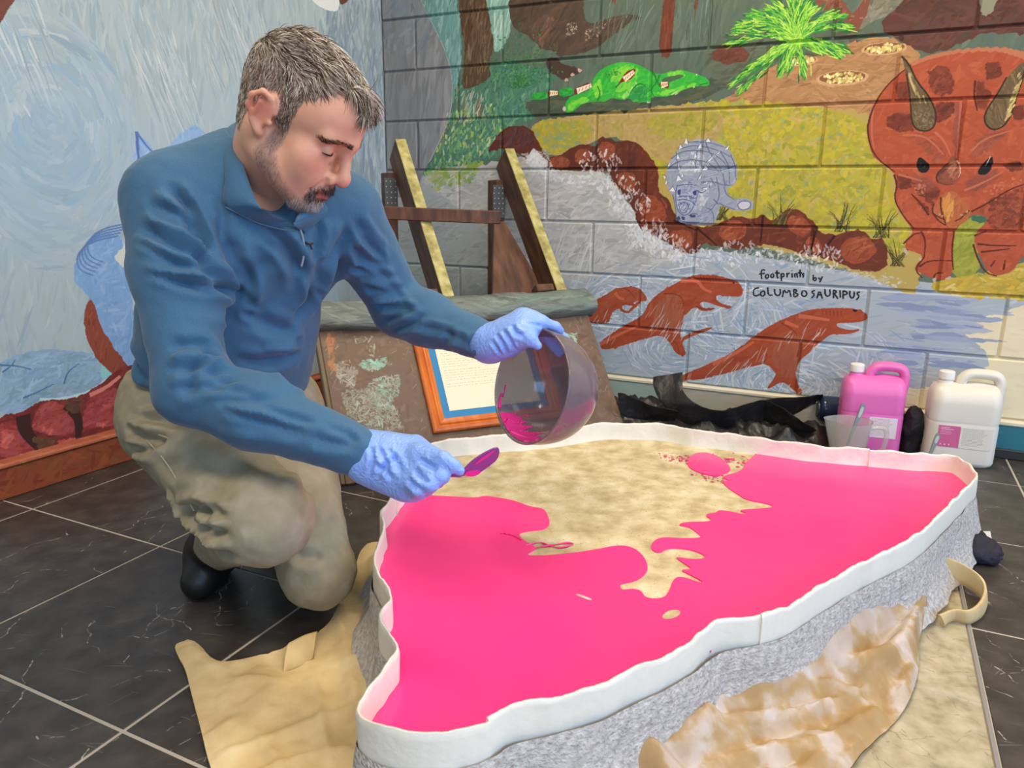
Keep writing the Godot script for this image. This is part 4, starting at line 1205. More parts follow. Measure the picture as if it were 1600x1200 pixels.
func paint_left() -> ImageTexture:
	var p := Paint.new()
	p.start(1950, 1750, -1950, 1750, 0.6, "a9bec8")
	var all := p.patch("a9bec8", [-2000, 1800, 50, 1800, 50, -50, -2000, -50], 0, 0)
	p.marks(all, ["98b0c0", "b7c8ce", "a3b7bc", "8fabc0", "c2d0d2", "abbdc0"], 3600, 110, 12, 80, 25, 0.5)
	var upper := p.pts([-1571, 1320, 41, 1681, -2, 819, -395, 881, -717, 1147, -943, 1165, -1169, 1074, -1312, 1156, -1541, 1091])
	p.marks(upper, ["b4c3c4", "a2b3b7", "c2cdca", "98adb5", "b0bebf", "8fa6b4"], 2200, 150, 12, 88, 16, 0.5)
	p.marks(p.pts([-344, 1556, 21, 1634, -22, 819, -238, 818, -443, 1227]), ["8796a0", "7a8ea2", "97a3a6", "6f87a4"], 700, 110, 14, 85, 25, 0.5)
	# whirls
	for q in [[-1435, 887, -1192, 895], [-1423, 917, -1319, 922], [-1432, 1011, -1183, 1033]]:
		p.swirl(q[0], q[1], q[2] - q[0], (q[2] - q[0]) * 1.15, ["92b4d0", "b2c8d8", "88acca", "c0d0d8", "9cbad0", "a2b6bc", "8ca8be"], 700, 80, 13, 0.18, 0.05)
	for q in [[-1082, 1180], [-839, 1333], [-1018, 1056], [-704, 1285], [-1485, 1193]]:
		var o0 := p.pts([q[0] - 110, q[1] + 190, q[0] + 60, q[1] + 190, q[0] + 130, q[1] - 190, q[0] - 40, q[1] - 190])
		p.marks(o0, ["d4dddd", "c2d0d6", "8498a8", "e2e7e5", "9fb2bc"], 110, 130, 6, -72, 8, 0.5)
	# the bright blue shapes beside the man
	var o := p.patch("8fb3dc", [-1174, 1002, -1144, 979, -1102, 932, -1024, 1004, -957, 1044, -917, 1012, -916, 814, -1147, 641, -1220, 593, -1264, 614, -1268, 648, -1222, 730, -1192, 895], 4)
	p.marks(o, ["a6c2e2", "7da4d4", "c4d6ea", "96b6da"], 500, 50, 9, 60, 40, 0.6)
	p.line("5a74b4", 12, 6, [-1171, 1002, -1174, 945, -1177, 879], 2)
	p.line("5a78ba", 8, 4, [-1170, 998, -1138, 955, -1098, 928], 2)
	p.line("e2ebf2", 14, 8, [-1174, 888, -1132, 922, -1070, 951], 2)
	o = p.patch("7fa8d8", [-1431, 578, -1375, 686, -1304, 715, -1254, 689, -1266, 597, -1242, 491, -1288, 121, -1399, 384, -1372, 523], 4)
	p.marks(o, ["8fb4de", "6f9ad0", "9ec0e4", "7aa0c8"], 420, 50, 9, 50, 60, 0.55)
	for k in 5:
		p.line("5d80b8", 5, 3, [-1251, 714, -1340, 700, -1387, 663, -1384, 622, -1344, 603].map(func(a): return a + k * 9 - 18), 2)
	o = p.patch("cfd6cf", [-1293, 632, -1257, 664, -1236, 688, -1248, 596, -1274, 606], 3)
	# pale blue body over the rocks
	o = p.patch("8db2d6", [-1661, 410, -1363, 359, -1332, 285, -1406, 241, -1502, 237, -1561, 253, -1606, 226, -1686, 237], 3)
	p.marks(o, ["9cbede", "7ea6cc", "a9c6e0", "88aabb", "7fa0b0"], 900, 60, 10, 30, 60, 0.5)
	p.line("bfe0e8", 12, 8, [-1366, 336, -1329, 287, -1406, 242, -1502, 238, -1561, 253], 1)
	p.patch("8fd0d8", [-1362, 331, -1332, 285, -1375, 266, -1378, 302], 3)
	for q in [[-1648, 369, -1601, 357, -1569, 340], [-1489, 282, -1473, 317, -1437, 333], [-1604, 266, -1561, 275, -1517, 288], [-1645, 348, -1620, 361, -1608, 376]]:
		p.line("4f74a4", 5, 2, q, 2)
	# red leg and rocks
	o = p.patch("8c4a3a", [-1412, 462, -1382, 524, -1367, 497, -1359, 429, -1316, 344, -1279, 275, -1289, 195, -1342, 287, -1395, 349], 3)
	p.marks(o, ["a05a48", "74382c"], 120, 40, 9, 70, 30, 0.6)
	var rocks := p.patch("7a3230", [-1687, 236, -1606, 224, -1561, 251, -1502, 235, -1406, 240, -1313, 302, -1246, 289, -1271, 82, -1476, 98, -1559, 91, -1709, 85], 3)
	p.marks(rocks, ["8a3a36", "66292a", "93444a", "5f3230"], 800, 40, 12, 30, 60, 0.55)
	for q in [[-1589, 200, -1555, 244, -1513, 238, -1478, 194, -1473, 153, -1487, 129, -1524, 132, -1568, 156, -1597, 171], [-1453, 156, -1444, 194, -1412, 230, -1337, 245, -1317, 204, -1327, 123, -1386, 122, -1455, 139], [-1684, 210, -1645, 210, -1617, 173, -1600, 127, -1592, 109, -1699, 108]]:
		var k := p.patch("9c4244", q, 4)
		p.marks(k, ["b0524f", "8a3638", "a85a60", "c26058"], 260, 44, 10, 20, 50, 0.6)
	for q in [[-1588, 188, -1531, 161, -1527, 140, -1552, 144, -1577, 166], [-1454, 148, -1392, 140, -1351, 138, -1394, 124], [-1673, 199, -1638, 168, -1663, 137, -1682, 136], [-1533, 123, -1474, 114, -1476, 98, -1529, 98]]:
		p.marks(p.pts(q), ["cf6a60", "c45450", "d9807a"], 110, 40, 9, 15, 30, 0.6)
	for q in [[-1607, 219, -1607, 174, -1584, 118], [-1477, 202, -1459, 166, -1470, 113], [-1614, 217, -1617, 177, -1596, 133, -1575, 104], [-1490, 220, -1464, 191, -1460, 134]]:
		p.line("3f2826", 34, 16, q, 2)
	p.marks(p.pts([-1496, 230, -1427, 233, -1448, 195, -1465, 183, -1492, 205]), ["6f4a3c", "5a4434", "7a5648"], 120, 40, 12, 30, 50, 0.6)
	p.marks(p.pts([-1606, 159, -1535, 131, -1542, 106, -1585, 107]), ["6a4a38", "59402f", "7a5a44"], 120, 40, 12, 10, 40, 0.6)
	p.line("d8867a", 14, 10, [-1419, 232, -1366, 244, -1317, 270], 1)
	# the ledge and the band under it
	o = p.patch("8c4a30", [-2000, 106, 50, 106, 50, -20, -2000, -20], 0, 0)
	p.marks(o, ["a05a36", "74382a", "8a5a34", "6f3026", "9a4a38", "7a4a30"], 700, 60, 14, 20, 60, 0.6)
	o = p.patch("b0664a", [-2000, 110, 50, 110, 50, 92, -2000, 92], 0, 0)
	p.marks(o, ["bd7656", "9a5640", "c48464"], 160, 60, 6, 0, 8, 0.6)
	# a pale wing and a maroon corner at the top
	p.patch("e4ecee", [-417, 1550, -398, 1521, -348, 1507, -288, 1507, -252, 1520, -248, 1587], 1)
	p.patch("6f4438", [-248, 1587, -252, 1532, -188, 1569, -170, 1603], 1)
	o = p.patch("74463e", [-1521, 1312, -1457, 1325, -1519, 1237, -1533, 1232], 3, 1)
	return p.texture()
# ---------------------------------------------------------------- the stone slab, its clay dam and the pink rubber
const RIM_Y := 0.185
const POOL_Y := 0.139

func outline() -> PackedVector2Array:      # the dam's top edge seen from above (x, z)
	return mm2([1079, 1553, 1107, 1638, 1150, 1689, 1207, 1802, 1246, 1843, 1317, 1908, 1333, 1960, 1369, 1987, 1405, 2021, 1418, 2069, 1422, 2103, 1432, 2145, 1451, 2161, 1486, 2165, 1531, 2154, 1576, 2123, 1596, 2095, 1611, 2061, 1659, 2016, 1700, 1968, 1727, 1919, 1757, 1873, 1784, 1820, 1812, 1743, 1868, 1689, 1905, 1639, 1944, 1556, 1988, 1464, 2035, 1378, 2088, 1284, 2134, 1169, 2183, 1023, 2230, 881, 2247, 827, 2245, 765, 2227, 702, 2202, 677, 2106, 710, 2014, 728, 1892, 756, 1802, 760, 1740, 761, 1659, 758, 1561, 769, 1491, 757, 1408, 779, 1308, 830, 1229, 933, 1147, 1015, 1091, 1063, 1037, 1110, 989, 1165, 963, 1215, 1000, 1355])

func resample(o: PackedVector2Array, step: float) -> PackedVector2Array:
	var q := PackedVector2Array()
	for i in o.size():
		var b := o[(i + 1) % o.size()]
		var m := maxi(1, int(round(o[i].distance_to(b) / step)))
		for k in m:
			q.append(o[i].lerp(b, float(k) / m))
	return q

func dam_strip(pts: PackedVector2Array, y0: float, thick: float, m: Material, parent: Node3D, seed_: int, label := "") -> void:
	var n := FastNoiseLite.new()
	n.frequency = 9.0
	n.seed = seed_
	var rows := []
	var count := pts.size()
	for i in count:
		var t := (pts[mini(i + 1, count - 1)] - pts[maxi(i - 1, 0)]).normalized()
		var out := Vector2(t.y, -t.x)
		var row := PackedVector3Array()
		var wob := n.get_noise_2d(i * 0.009, 0.0)
		var top := RIM_Y + wob * 0.006
		var low := y0 + n.get_noise_2d(i * 0.006, 3.0) * 0.014
		var half := thick * 0.5
		var h := top - low
		# the section: up the inside, over the rounded top, down the outside and out at the foot
		for q in [[-half, 0.0], [-half, 0.5], [-half, 0.9], [-half * 0.6, 1.0], [half * 0.6, 1.0], [half, 0.92], [half * 1.1, 0.6], [half * 1.5, 0.3], [half * 3.0, 0.08], [half * 3.0, 0.0]]:
			var k: float = q[1]
			var o: float = q[0] + n.get_noise_2d(i * 0.012, 8.0 + k * 0.2) * 0.0035
			var c := pts[i] + out * o
			row.append(Vector3(c.x, low + h * k, c.y))
		rows.append(row)
	var b := MB.new()
	b.sheet(rows, true)
	b.fan(pts_mid(rows[0]), rows[0], true)
	b.fan(pts_mid(rows[count - 1]), rows[count - 1])
	var o := obj("dam_strip", b.mesh(m), parent)
	if label:
		o.set_meta("label", label)

func pts_mid(row: PackedVector3Array) -> Vector3:
	var s := Vector3.ZERO
	for q in row:
		s += q
	return s / row.size()

func stone_slab() -> void:
	var out := outline()
	# one closed curve through those points; the dam's strips and the pool follow it
	var ctl := PackedVector3Array()
	for q in out:
		ctl.append(Vector3(q.x, 0, q.y))
	var loop := Curve3D.new()
	loop.bake_interval = 0.004
	var starts := PackedFloat32Array()
	var m0 := ctl.size()
	for i in m0 + 1:
		var tq := (ctl[(i + 1) % m0] - ctl[(i + m0 - 1) % m0]) / 6.0
		loop.add_point(ctl[i % m0], -tq, tq)
		starts.append(loop.get_baked_length())
	var ring := PackedVector2Array()
	var steps := int(starts[m0] / 0.007)
	for i in steps:
		var q := loop.sample_baked(starts[m0] * i / steps, true)
		ring.append(Vector2(q.x, q.z))
	# the stone: a rough lump whose sides draw in towards its foot
	var n := FastNoiseLite.new()
	n.frequency = 9.0
	n.fractal_octaves = 3
	n.seed = 9
	var stone := mat("ffffff", 0.9, 0.3)
	stone.albedo_texture = ramp_tex(noise_image(512, 0.03, 5, 31), [[0.0, "8a8580"], [0.4, "b2aea8"], [0.62, "c6c2bb"], [1.0, "e2ded6"]])
	triplanar(stone, 5.0)
	bump(stone, noise_image(512, 0.06, 5, 32), 0.35)
	var b := MB.new()
	var rows := []
	var count := ring.size()
	for q in [[0.012, -0.045], [0.03, -0.03], [0.055, -0.018], [0.08, -0.014], [0.1, -0.012], [0.12, -0.009], [0.134, -0.005]]:
		var row := PackedVector3Array()
		for i in count:
			var t := (ring[(i + 1) % count] - ring[(i + count - 1) % count]).normalized()
			var o := Vector2(t.y, -t.x)
			var c := ring[i] + o * (float(q[1]) + n.get_noise_3d(ring[i].x, q[0] * 1.5, ring[i].y) * 0.011 * (1.0 if q[0] < 0.09 else 0.3))
			row.append(Vector3(c.x, q[0], c.y))
		rows.append(row)
	b.sheet(rows, true)
	var lump := obj("stone_slab", b.mesh(stone))
	tag(lump, "large flat stone slab with rough grey broken sides, lying on tan cloth", "stone slab")
	# its dressed upper face: bare, dusty beige stone
	var face := mat("ffffff", 0.85, 0.3)
	var fi := ramp_tex(noise_image(1024, 0.011, 6, 51), [[0.0, "aa9b75"], [0.35, "c3b38a"], [0.55, "cfc199"], [0.75, "d8cca9"], [1.0, "e4dabd"]]).get_image()
	var p := Paint.new()
	p.start(10, 10, 0, 10, 1.0, "000000")
	p.im = fi
	p.s = 1.0
	for k in 5200:
		p.mark(Vector2(p.r.randf() * 1024, p.r.randf() * 1024), p.r.randf_range(2, 7), p.r.randf_range(1.5, 3.5), p.r.randf() * 3.0, Color(["6f6448", "8a7d58", "e9dfc4", "a8966a"][k % 4]), p.r.randf_range(0.15, 0.5))
	face.albedo_texture = tex(fi)
	bump(face, noise_image(512, 0.05, 5, 52), 0.3)
	var inner := Geometry2D.offset_polygon(ring, -0.004)[0]
	var t := Geometry2D.triangulate_polygon(inner)
	var fb := MB.new()
	for q in inner:
		fb.p(Vector3(q.x, 0.136, q.y), Vector2(q.x, q.y) * 1.1)
	fb.ix = t
	var flipped := fb.normals()[0].y < 0.0
	if flipped:
		t.reverse()
		fb.ix = t
	obj("dressed_face", fb.mesh(face), lump).set_meta("label", "bare beige upper face of the stone")
	# the clay dam: strips that overlap end to end
	var clay := mat("e6e3d4", 0.55)
	bump(clay, noise_image(256, 0.03, 4, 61), 0.1)
	triplanar(clay, 5.0)
	var dam := thing("clay_dam", "low wall of off-white clay strips standing round the edge of the slab", "dam")
	var pieces := [[0, 16, 0.066], [16, 24, 0.108], [24, 33, 0.108], [33, 38, 0.125], [38, 43, 0.125], [43, 54, 0.125]]
	for k in pieces.size():
		var l0 := starts[pieces[k][0]]
		var l1 := starts[pieces[k][1]]
		var flat := PackedVector2Array()
		var many := int((l1 - l0) / 0.007)
		for i in many + 1:
			var q := loop.sample_baked(lerpf(l0, l1, float(i) / many), true)
			flat.append(Vector2(q.x, q.z))
		var turned := flat
		var lifted := [0.0, 0.004, 0.0, 0.001, -0.002, 0.001][k] as float
		# overlapping ends: every second strip stands a little further out
		for i in turned.size():
			var tt := (turned[mini(i + 1, turned.size() - 1)] - turned[maxi(i - 1, 0)]).normalized()
			turned[i] += Vector2(tt.y, -tt.x) * lifted
		dam_strip(turned, pieces[k][2], 0.0065, clay, dam, 70 + k)
	# pink rubber poured over the face, with its ragged shore
	var bare := mm2([980, 1425, 1043, 1449, 1067, 1428, 1134, 1404, 1195, 1384, 1203, 1363, 1244, 1359, 1283, 1359, 1328, 1374, 1358, 1368, 1386, 1408, 1404, 1442, 1398, 1470, 1368, 1493, 1360, 1513, 1388, 1538, 1421, 1551, 1418, 1574, 1413, 1591, 1436, 1586, 1494, 1543, 1536, 1501, 1563, 1469, 1592, 1462, 1625, 1491, 1646, 1535, 1646, 1567, 1633, 1598, 1613, 1615, 1625, 1638, 1640, 1622, 1657, 1622, 1671, 1645, 1700, 1631, 1702, 1599, 1698, 1560, 1706, 1537, 1747, 1547, 1751, 1539, 1714, 1520, 1701, 1514, 1724, 1502, 1699, 1482, 1678, 1465, 1707, 1464, 1733, 1451, 1732, 1431, 1697, 1420, 1658, 1432, 1648, 1466, 1627, 1455, 1623, 1419, 1635, 1391, 1670, 1381, 1714, 1358, 1690, 1331, 1673, 1315, 1649, 1319, 1662, 1295, 1703, 1274, 1713, 1260, 1689, 1237, 1712, 1217, 1715, 1197, 1740, 1194, 1767, 1198, 1775, 1185, 1751, 1179, 1804, 1143, 1825, 1123, 1813, 1110, 1760, 1108, 1735, 1080, 1709, 1051, 1688, 1017, 1707, 997, 1676, 990, 1723, 918, 1718, 859, 1729, 801, 1738, 727, 1713, 507, 1537, 491, 1260, 558, 1027, 754, 855, 1014, 852, 1167])
	var pool_zone := Geometry2D.offset_polygon(ring, -0.0022)[0]
	bare = smooth2(bare, 2)
	var pools := Geometry2D.clip_polygons(pool_zone, bare)
	pools.append(smooth2(mm2([1582, 941, 1574, 853, 1602, 811, 1646, 830, 1684, 889, 1696, 932, 1680, 964, 1675, 983, 1654, 989, 1613, 975]), 2))
	var pink := mat("ff3a8c", 0.3, 0.4)
	pink.clearcoat_enabled = true
	pink.clearcoat = 0.3
	pink.clearcoat_roughness = 0.12
	bump(pink, noise_image(512, 0.008, 3, 81), 0.12)
	var holder := thing("rubber_coat", "bright pink liquid rubber spread over the slab up to the clay dam", "rubber coat")
	for q in pools:
		if absf(area2(q)) < 0.0004:
			continue
		var pb := MB.new()
		var flat := PackedVector2Array()
		for w in q:
			flat.append(Vector2(w.x, -w.y))
		pb.prism(flat, 0.0035, 0.0012, Transform3D(Basis(Vector3.RIGHT, Vector3(0, 0, -1), Vector3.UP), Vector3(0, POOL_Y, 0)))
		for i in pb.uv.size():
			pb.uv[i] = Vector2(pb.v[i].x, pb.v[i].z)
		obj("rubber_pool", pb.mesh(pink), holder)
	# bits of stone that stand clear of the rubber, a scratch and thin trailed threads
	for q in [[1711, 1690, 1715, 1672, 1725, 1660, 1735, 1659, 1738, 1668, 1733, 1683, 1723, 1694, 1715, 1695], [1556, 1686, 1567, 1686, 1587, 1690, 1588, 1695, 1572, 1693, 1558, 1689]]:
		var sb := MB.new()
		var flat := PackedVector2Array()
		for w in smooth2(mm2(q), 1):
			flat.append(Vector2(w.x, -w.y))
		sb.prism(flat, 0.0045, 0.001, Transform3D(Basis(Vector3.RIGHT, Vector3(0, 0, -1), Vector3.UP), Vector3(0, POOL_Y + 0.0012, 0)))
		for i in sb.uv.size():
			sb.uv[i] = Vector2(sb.v[i].x, sb.v[i].z) * 1.1
		obj("bare_spot", sb.mesh(face), lump)
	for q in [[1.3965, 0.139, 1.5559, 1.4181, 0.139, 1.5301, 1.4396, 0.139, 1.5342, 1.4646, 0.139, 1.5319, 1.4814, 0.139, 1.5058, 1.4675, 0.139, 1.5067, 1.4488, 0.139, 1.5251, 1.4217, 0.139, 1.5535, 1.4153, 0.139, 1.5798], [1.3285, 0.1405, 1.5276, 1.3557, 0.1405, 1.5265, 1.3816, 0.1405, 1.5382]]:
		var tb := MB.new()
		var path := curve(v3(q), 40)
		var rr := PackedFloat32Array()
		for i in 40:
			rr.append(0.0016 + 0.0007 * sin(i * 0.9))
		tb.tube(path, rr, 6)
		obj("rubber_thread", tb.mesh(pink), holder)
	var sp := MB.new()
	for k in 240:
		var c: Array = [Vector3(1.595, 0.138, 0.8926), Vector3(1.6887, 0.138, 0.8448), Vector3(1.6688, 0.138, 0.9903), Vector3(1.5563, 0.138, 0.8993)]
		var at: Vector3 = c[k % 4] + Vector3(R.randfn() * 0.03, 0, R.randfn() * 0.018)
		var r := R.randf_range(0.0008, 0.0032)
		sp.lathe(PackedVector2Array([Vector2(r, 0), Vector2(r * 0.8, r * 0.4), Vector2(0.0001, r * 0.5)]), 6, Transform3D(Basis(Vector3.UP, R.randf() * 3.0).scaled(Vector3(R.randf_range(0.6, 2.2), 1, 1)), at))
	obj("rubber_specks", sp.mesh(pink), holder).set_meta("kind", "stuff")

func area2(q: PackedVector2Array) -> float:
	var s := 0.0
	for i in q.size():
		s += q[i].cross(q[(i + 1) % q.size()])
	return s * 0.5

# ---------------------------------------------------------------- the leaning sign
func sign_stand() -> void:
	var at := Transform3D(Basis(Vector3(0.6406, 0, -0.7679), Vector3(-0.472, 0.7888, -0.3937), Vector3(0.6057, 0.6147, 0.5053)), Vector3(0.4389, 0.4099, 1.0174))       # x along the board, y up its slope, z out of its face; the origin at the board's upper left corner
	var wood := mat("ffffff", 0.6)
	wood.albedo_texture = ramp_tex(noise_image(512, 0.02, 5, 91), [[0.0, "3a2418"], [0.4, "553523"], [0.7, "694430"], [1.0, "7d5640"]])
	triplanar(wood, 2.0)
	wood.uv1_scale = Vector3(2.0, 0.5, 2.0)
	var lit_wood := mat("ffffff", 0.5)  # light falling on the props' upper edges, put into the colour
	lit_wood.albedo_texture = ramp_tex(noise_image(256, 0.02, 4, 92), [[0.0, "7d7440"], [0.4, "a39a58"], [0.7, "b9b070"], [1.0, "cfc892"]])
	triplanar(lit_wood, 4.0)
	# board, painted brown with verdigris
	var p := Paint.new()
	p.start(980, 600, 0, 60, 0.9, "6b5443")
	var o := p.patch("6b5443", [-20, 80, 1000, 80, 1000, -560, -20, -560], 0, 0)
	p.marks(o, ["7a624f", "5c4636", "84705c", "6f5a48", "59483c"], 1500, 40, 14, 20, 80, 0.5)
	p.marks(p.pts([20, -6, 54, -9, 35, -97, 37, -173, 13, -138]), ["b0703c", "a0643a", "c08450"], 90, 40, 14, 70, 30, 0.5)
	for q in [[[112, -109, 204, -106, 193, -133, 159, -153, 129, -150, 103, -131], 260, "7fc0a8"], [[106, -24, 183, -24, 157, -108, 137, -106, 152, -56, 106, -58], 90, "9ab890"], [[140, -173, 229, -165, 222, -225, 176, -274, 135, -280, 114, -235, 110, -202], 420, "8ab09c"], [[31, -205, 129, -204, 196, -277, 201, -352, 169, -364, 95, -338, 39, -300], 700, "8f9c88"], [[21, -117, 78, -101, 100, -147, 79, -210, 35, -184], 220, "9c9a88"], [[849, -70, 905, -64, 883, -116, 845, -102], 90, "86b89c"]]:
		var c: String = q[2]
		p.marks(p.pts(q[0]), [c, Color(c).lightened(0.25).to_html(false), Color(c).darkened(0.15).to_html(false), "a8a594"], q[1], 26, 5, 45, 90, 0.7)
	for k in 340:
		p.mark(Vector2(p.r.randf() * 882, p.r.randf() * 540), p.r.randf_range(6, 30), p.r.randf_range(1, 3), p.r.randf() * 3.0, Color(["b8b4a0", "8fa896", "4a3a30", "c8bca4"][k % 4]), p.r.randf_range(0.2, 0.6))
	var board_m := mat("ffffff", 0.55)
	board_m.albedo_texture = p.texture()
	bump(board_m, noise_image(256, 0.04, 4, 93), 0.08)
	var t := thing("sign_stand", "leaning brown display board with greenish paint and two wooden props behind, before the block wall", "sign stand", at)
	var b := MB.new()
	b.box(Vector3(0.965, 0.53, 0.018), Vector3(0.4825, -0.235, -0.009), 0.003)
	for i in b.v.size():
		b.uv[i] = Vector2(b.v[i].x / 0.98, (0.06 - b.v[i].y) / 0.6)
	obj("board", b.mesh(board_m), t)
	obj("edge_strip", slab(Vector3(0.014, 0.53, 0.028), Vector3(-0.007, -0.235, -0.008), mat("6f6048", 0.6)), t)
	# the rock-painted ledge across the top
	var rock := mat("ffffff", 0.6)
	var rp := Paint.new()
	rp.start(1000, 250, 0, 250, 0.6, "6f766f")
	var ro := rp.patch("6f766f", [-10, 260, 1010, 260, 1010, -10, -10, -10], 0, 0)
	rp.marks(ro, ["808a80", "5c635e", "8f978a", "4f5652", "6a7a70"], 900, 80, 10, 5, 25, 0.6)
	rp.marks(rp.pts([300, 250, 1000, 250, 1000, 0, 300, 0]), ["5f7a6c", "6a8574", "7a927f"], 300, 90, 10, 5, 20, 0.5)
	rp.marks(rp.pts([620, 130, 900, 130, 900, 60, 620, 60]), ["a58a6c", "8f7a62"], 60, 50, 8, 5, 20, 0.5)
	rock.albedo_texture = rp.texture()
	bump(rock, noise_image(256, 0.03, 4, 94), 0.5)
	var rows := []
	var nn := FastNoiseLite.new()
	nn.frequency = 6.0
	nn.fractal_octaves = 4
	for i in 70:
		var x := -0.02 + 1.005 * i / 69.0
		var row := PackedVector3Array()
		for q in [[-0.004, 0.004], [-0.006, 0.03], [0.004, 0.044], [0.03, 0.05], [0.062, 0.046], [0.085, 0.03], [0.105, 0.0], [0.11, -0.03], [0.1, -0.045], [0.02, -0.03], [0.0, -0.012]]:
			row.append(Vector3(x, q[0] + nn.get_noise_3d(x, q[0] * 2.0, q[1] * 2.0) * 0.012, q[1] + nn.get_noise_3d(x, q[0] * 2.0, 4.0 + q[1]) * 0.014))
		rows.append(row)
	b = MB.new()
	b.sheet(rows, true)
	b.fan(pts_mid(rows[0]), rows[0], true)
	b.fan(pts_mid(rows[69]), rows[69])
	for i in b.uv.size():
		b.uv[i] = Vector2(b.v[i].x, fposmod(b.v[i].y * 4.0 + b.v[i].z * 3.0, 1.0) * 0.9)
	obj("rock_ledge", b.mesh(rock), t).set_meta("label", "grey-green ledge painted like rock")
	# the sloping props, planks on edge with the light on their upper edges painted as paler strips
	var up := at.basis.inverse() * Vector3.UP
	for q in [[0.408, 0.800, 0.462], [0.848, 0.775, 0.905]]:
		var xa: float = q[0]
		var ya: float = q[1]
		var xb: float = q[2]
		var dirv := Vector3(xb - xa, -ya - 0.3, 0.0).normalized()
		var side := Vector3(-dirv.y, dirv.x, 0)
		var length := (ya + 0.3)
		var mid := Vector3((xa + xb) * 0.5 + 0.02, (ya - 0.3) * 0.5, -0.075)
		var prop := obj("prop", slab(Vector3(0.04, length, 0.115), Vector3.ZERO, wood, 0.003), t, Transform3D(Basis(side, -dirv, Vector3(0, 0, 1)), mid + Vector3(0, 0, -0.004)))
		obj("lit_edge", slab(Vector3(0.0405, length - 0.004, 0.004), Vector3(0, 0, 0.0575), lit_wood, 0.0015), prop).set_meta("label", "upper edge of the prop with the yellow-green light on it painted in")
		# its upright, standing on the floor behind
		var top := mid - dirv * length * 0.5
		var world_top := at * (top + Vector3(-0.028, -0.05, -0.08))
		var h := world_top.y - 0.02
		var post := obj("post", slab(Vector3(0.036, h, 0.1), Vector3(0, -h * 0.5, 0), wood, 0.003), t, at.affine_inverse() * Transform3D(Basis(Vector3(at.basis.x.x, 0, at.basis.x.z).normalized(), Vector3.UP, Vector3(-at.basis.x.z, 0, at.basis.x.x).normalized()), world_top))
		var plate := obj("nail_plate", slab(Vector3(0.05, 0.13, 0.002), Vector3(-0.006, -0.085, 0.051), mat("55585a", 0.45), 0.0006), post)
		plate.set_meta("label", "grey steel nail plate")
		var nails := MB.new()
		for k in 18:
			nails.lathe(PackedVector2Array([Vector2(0.0024, 0), Vector2(0.002, 0.0012), Vector2(0.0001, 0.0014)]), 6, Transform3D(Basis(Vector3(1, 0, 0), Vector3(0, 0, 1), Vector3(0, -1, 0)), Vector3(-0.024 + 0.018 * (k % 3) + R.randf_range(-0.003, 0.003), -0.032 - 0.02 * (k / 3), 0.052)))
		obj("nail_heads", nails.mesh(mat("c9c9c6", 0.35)), post).set_meta("kind", "stuff")
		obj("cleat", slab(Vector3(0.07, 0.03, 0.05), Vector3(0, 0, 0), wood, 0.003), t, Transform3D(Basis(), Vector3(xb - 0.075, 0.125, -0.03)))
	# a brown board that fills the right-hand prop
	var gus := MB.new()
	gus.prism(mm2([738, 523, 784, 524, 884, 135, 884, 108, 626, 120]), 0.016, 0.002, Transform3D(Basis(), Vector3(0.03, -0.02, -0.13)))
	obj("filling_board", gus.mesh(wood), t)
	# the rail between the uprights
	var r0: Vector3 = Vector3(0.3074, 0.7641, 0.6152)
	var r1: Vector3 = Vector3(0.744, 0.7477, 0.3655)
	var rd := (r1 - r0).normalized()
	var rb := Basis(rd, Vector3.UP - rd * rd.y, rd.cross(Vector3.UP)).orthonormalized()
	obj("rail", slab(Vector3(r0.distance_to(r1), 0.046, 0.03), Vector3.ZERO, wood, 0.003), t, at.affine_inverse() * Transform3D(rb, (r0 + r1) * 0.5))
	# the framed notice
	var f := thing("framed_notice", "orange wooden frame with blue mount and printed cream sheet on the brown board", "picture frame", at * Transform3D(Basis(), Vector3(0.29, -0.382, 0.0)))
	var fw := 0.455
	var fh := 0.372
	var orange := mat("ffffff", 0.3)
	orange.albedo_texture = ramp_tex(noise_image(256, 0.02, 4, 95), [[0.0, "b85a1c"], [0.5, "d06c26"], [1.0, "e08238"]])
	triplanar(orange, 6.0)
	orange.uv1_scale = Vector3(6, 1.5, 6)
	var prof := [[0.0, 0.0], [0.0, 0.012], [0.004, 0.016], [0.012, 0.018], [0.018, 0.014], [0.021, 0.013], [0.026, 0.017], [0.03, 0.017], [0.033, 0.012], [0.044, 0.010], [0.046, 0.004]]
	var corners := [Vector2(0, 0), Vector2(fw, 0), Vector2(fw, fh), Vector2(0, fh)]
	for k in 4:
		var c0: Vector2 = corners[k]
		var c1: Vector2 = corners[(k + 1) % 4]
		var d := (c1 - c0).normalized()
		var inn := Vector2(-d.y, d.x)
		var ra := PackedVector3Array()
		var rb2 := PackedVector3Array()
		for q in prof:
			var a: Vector2 = c0 + (inn + d) * float(q[0])
			var e: Vector2 = c1 + (inn - d) * float(q[0])
			ra.append(Vector3(a.x, a.y, q[1]))
			rb2.append(Vector3(e.x, e.y, q[1]))
		var fb := MB.new()
		for j in prof.size() - 1:
			fb.quad(ra[j], ra[j + 1], rb2[j + 1], rb2[j])
		obj("frame_side", fb.mesh(orange), f)
	obj("mount", slab(Vector3(fw - 0.08, fh - 0.08, 0.003), Vector3(fw * 0.5, fh * 0.5, 0.004), mat("1f7fb0", 0.6), 0.0005), f)
	var sheet := Paint.new()
	var sw := fw - 0.136
	var sh := fh - 0.136
	sheet.start(sw * 1000, sh * 1000, 0, sh * 1000, 2.4, "e6e1c4")
	var y := sh * 1000 - 18.0
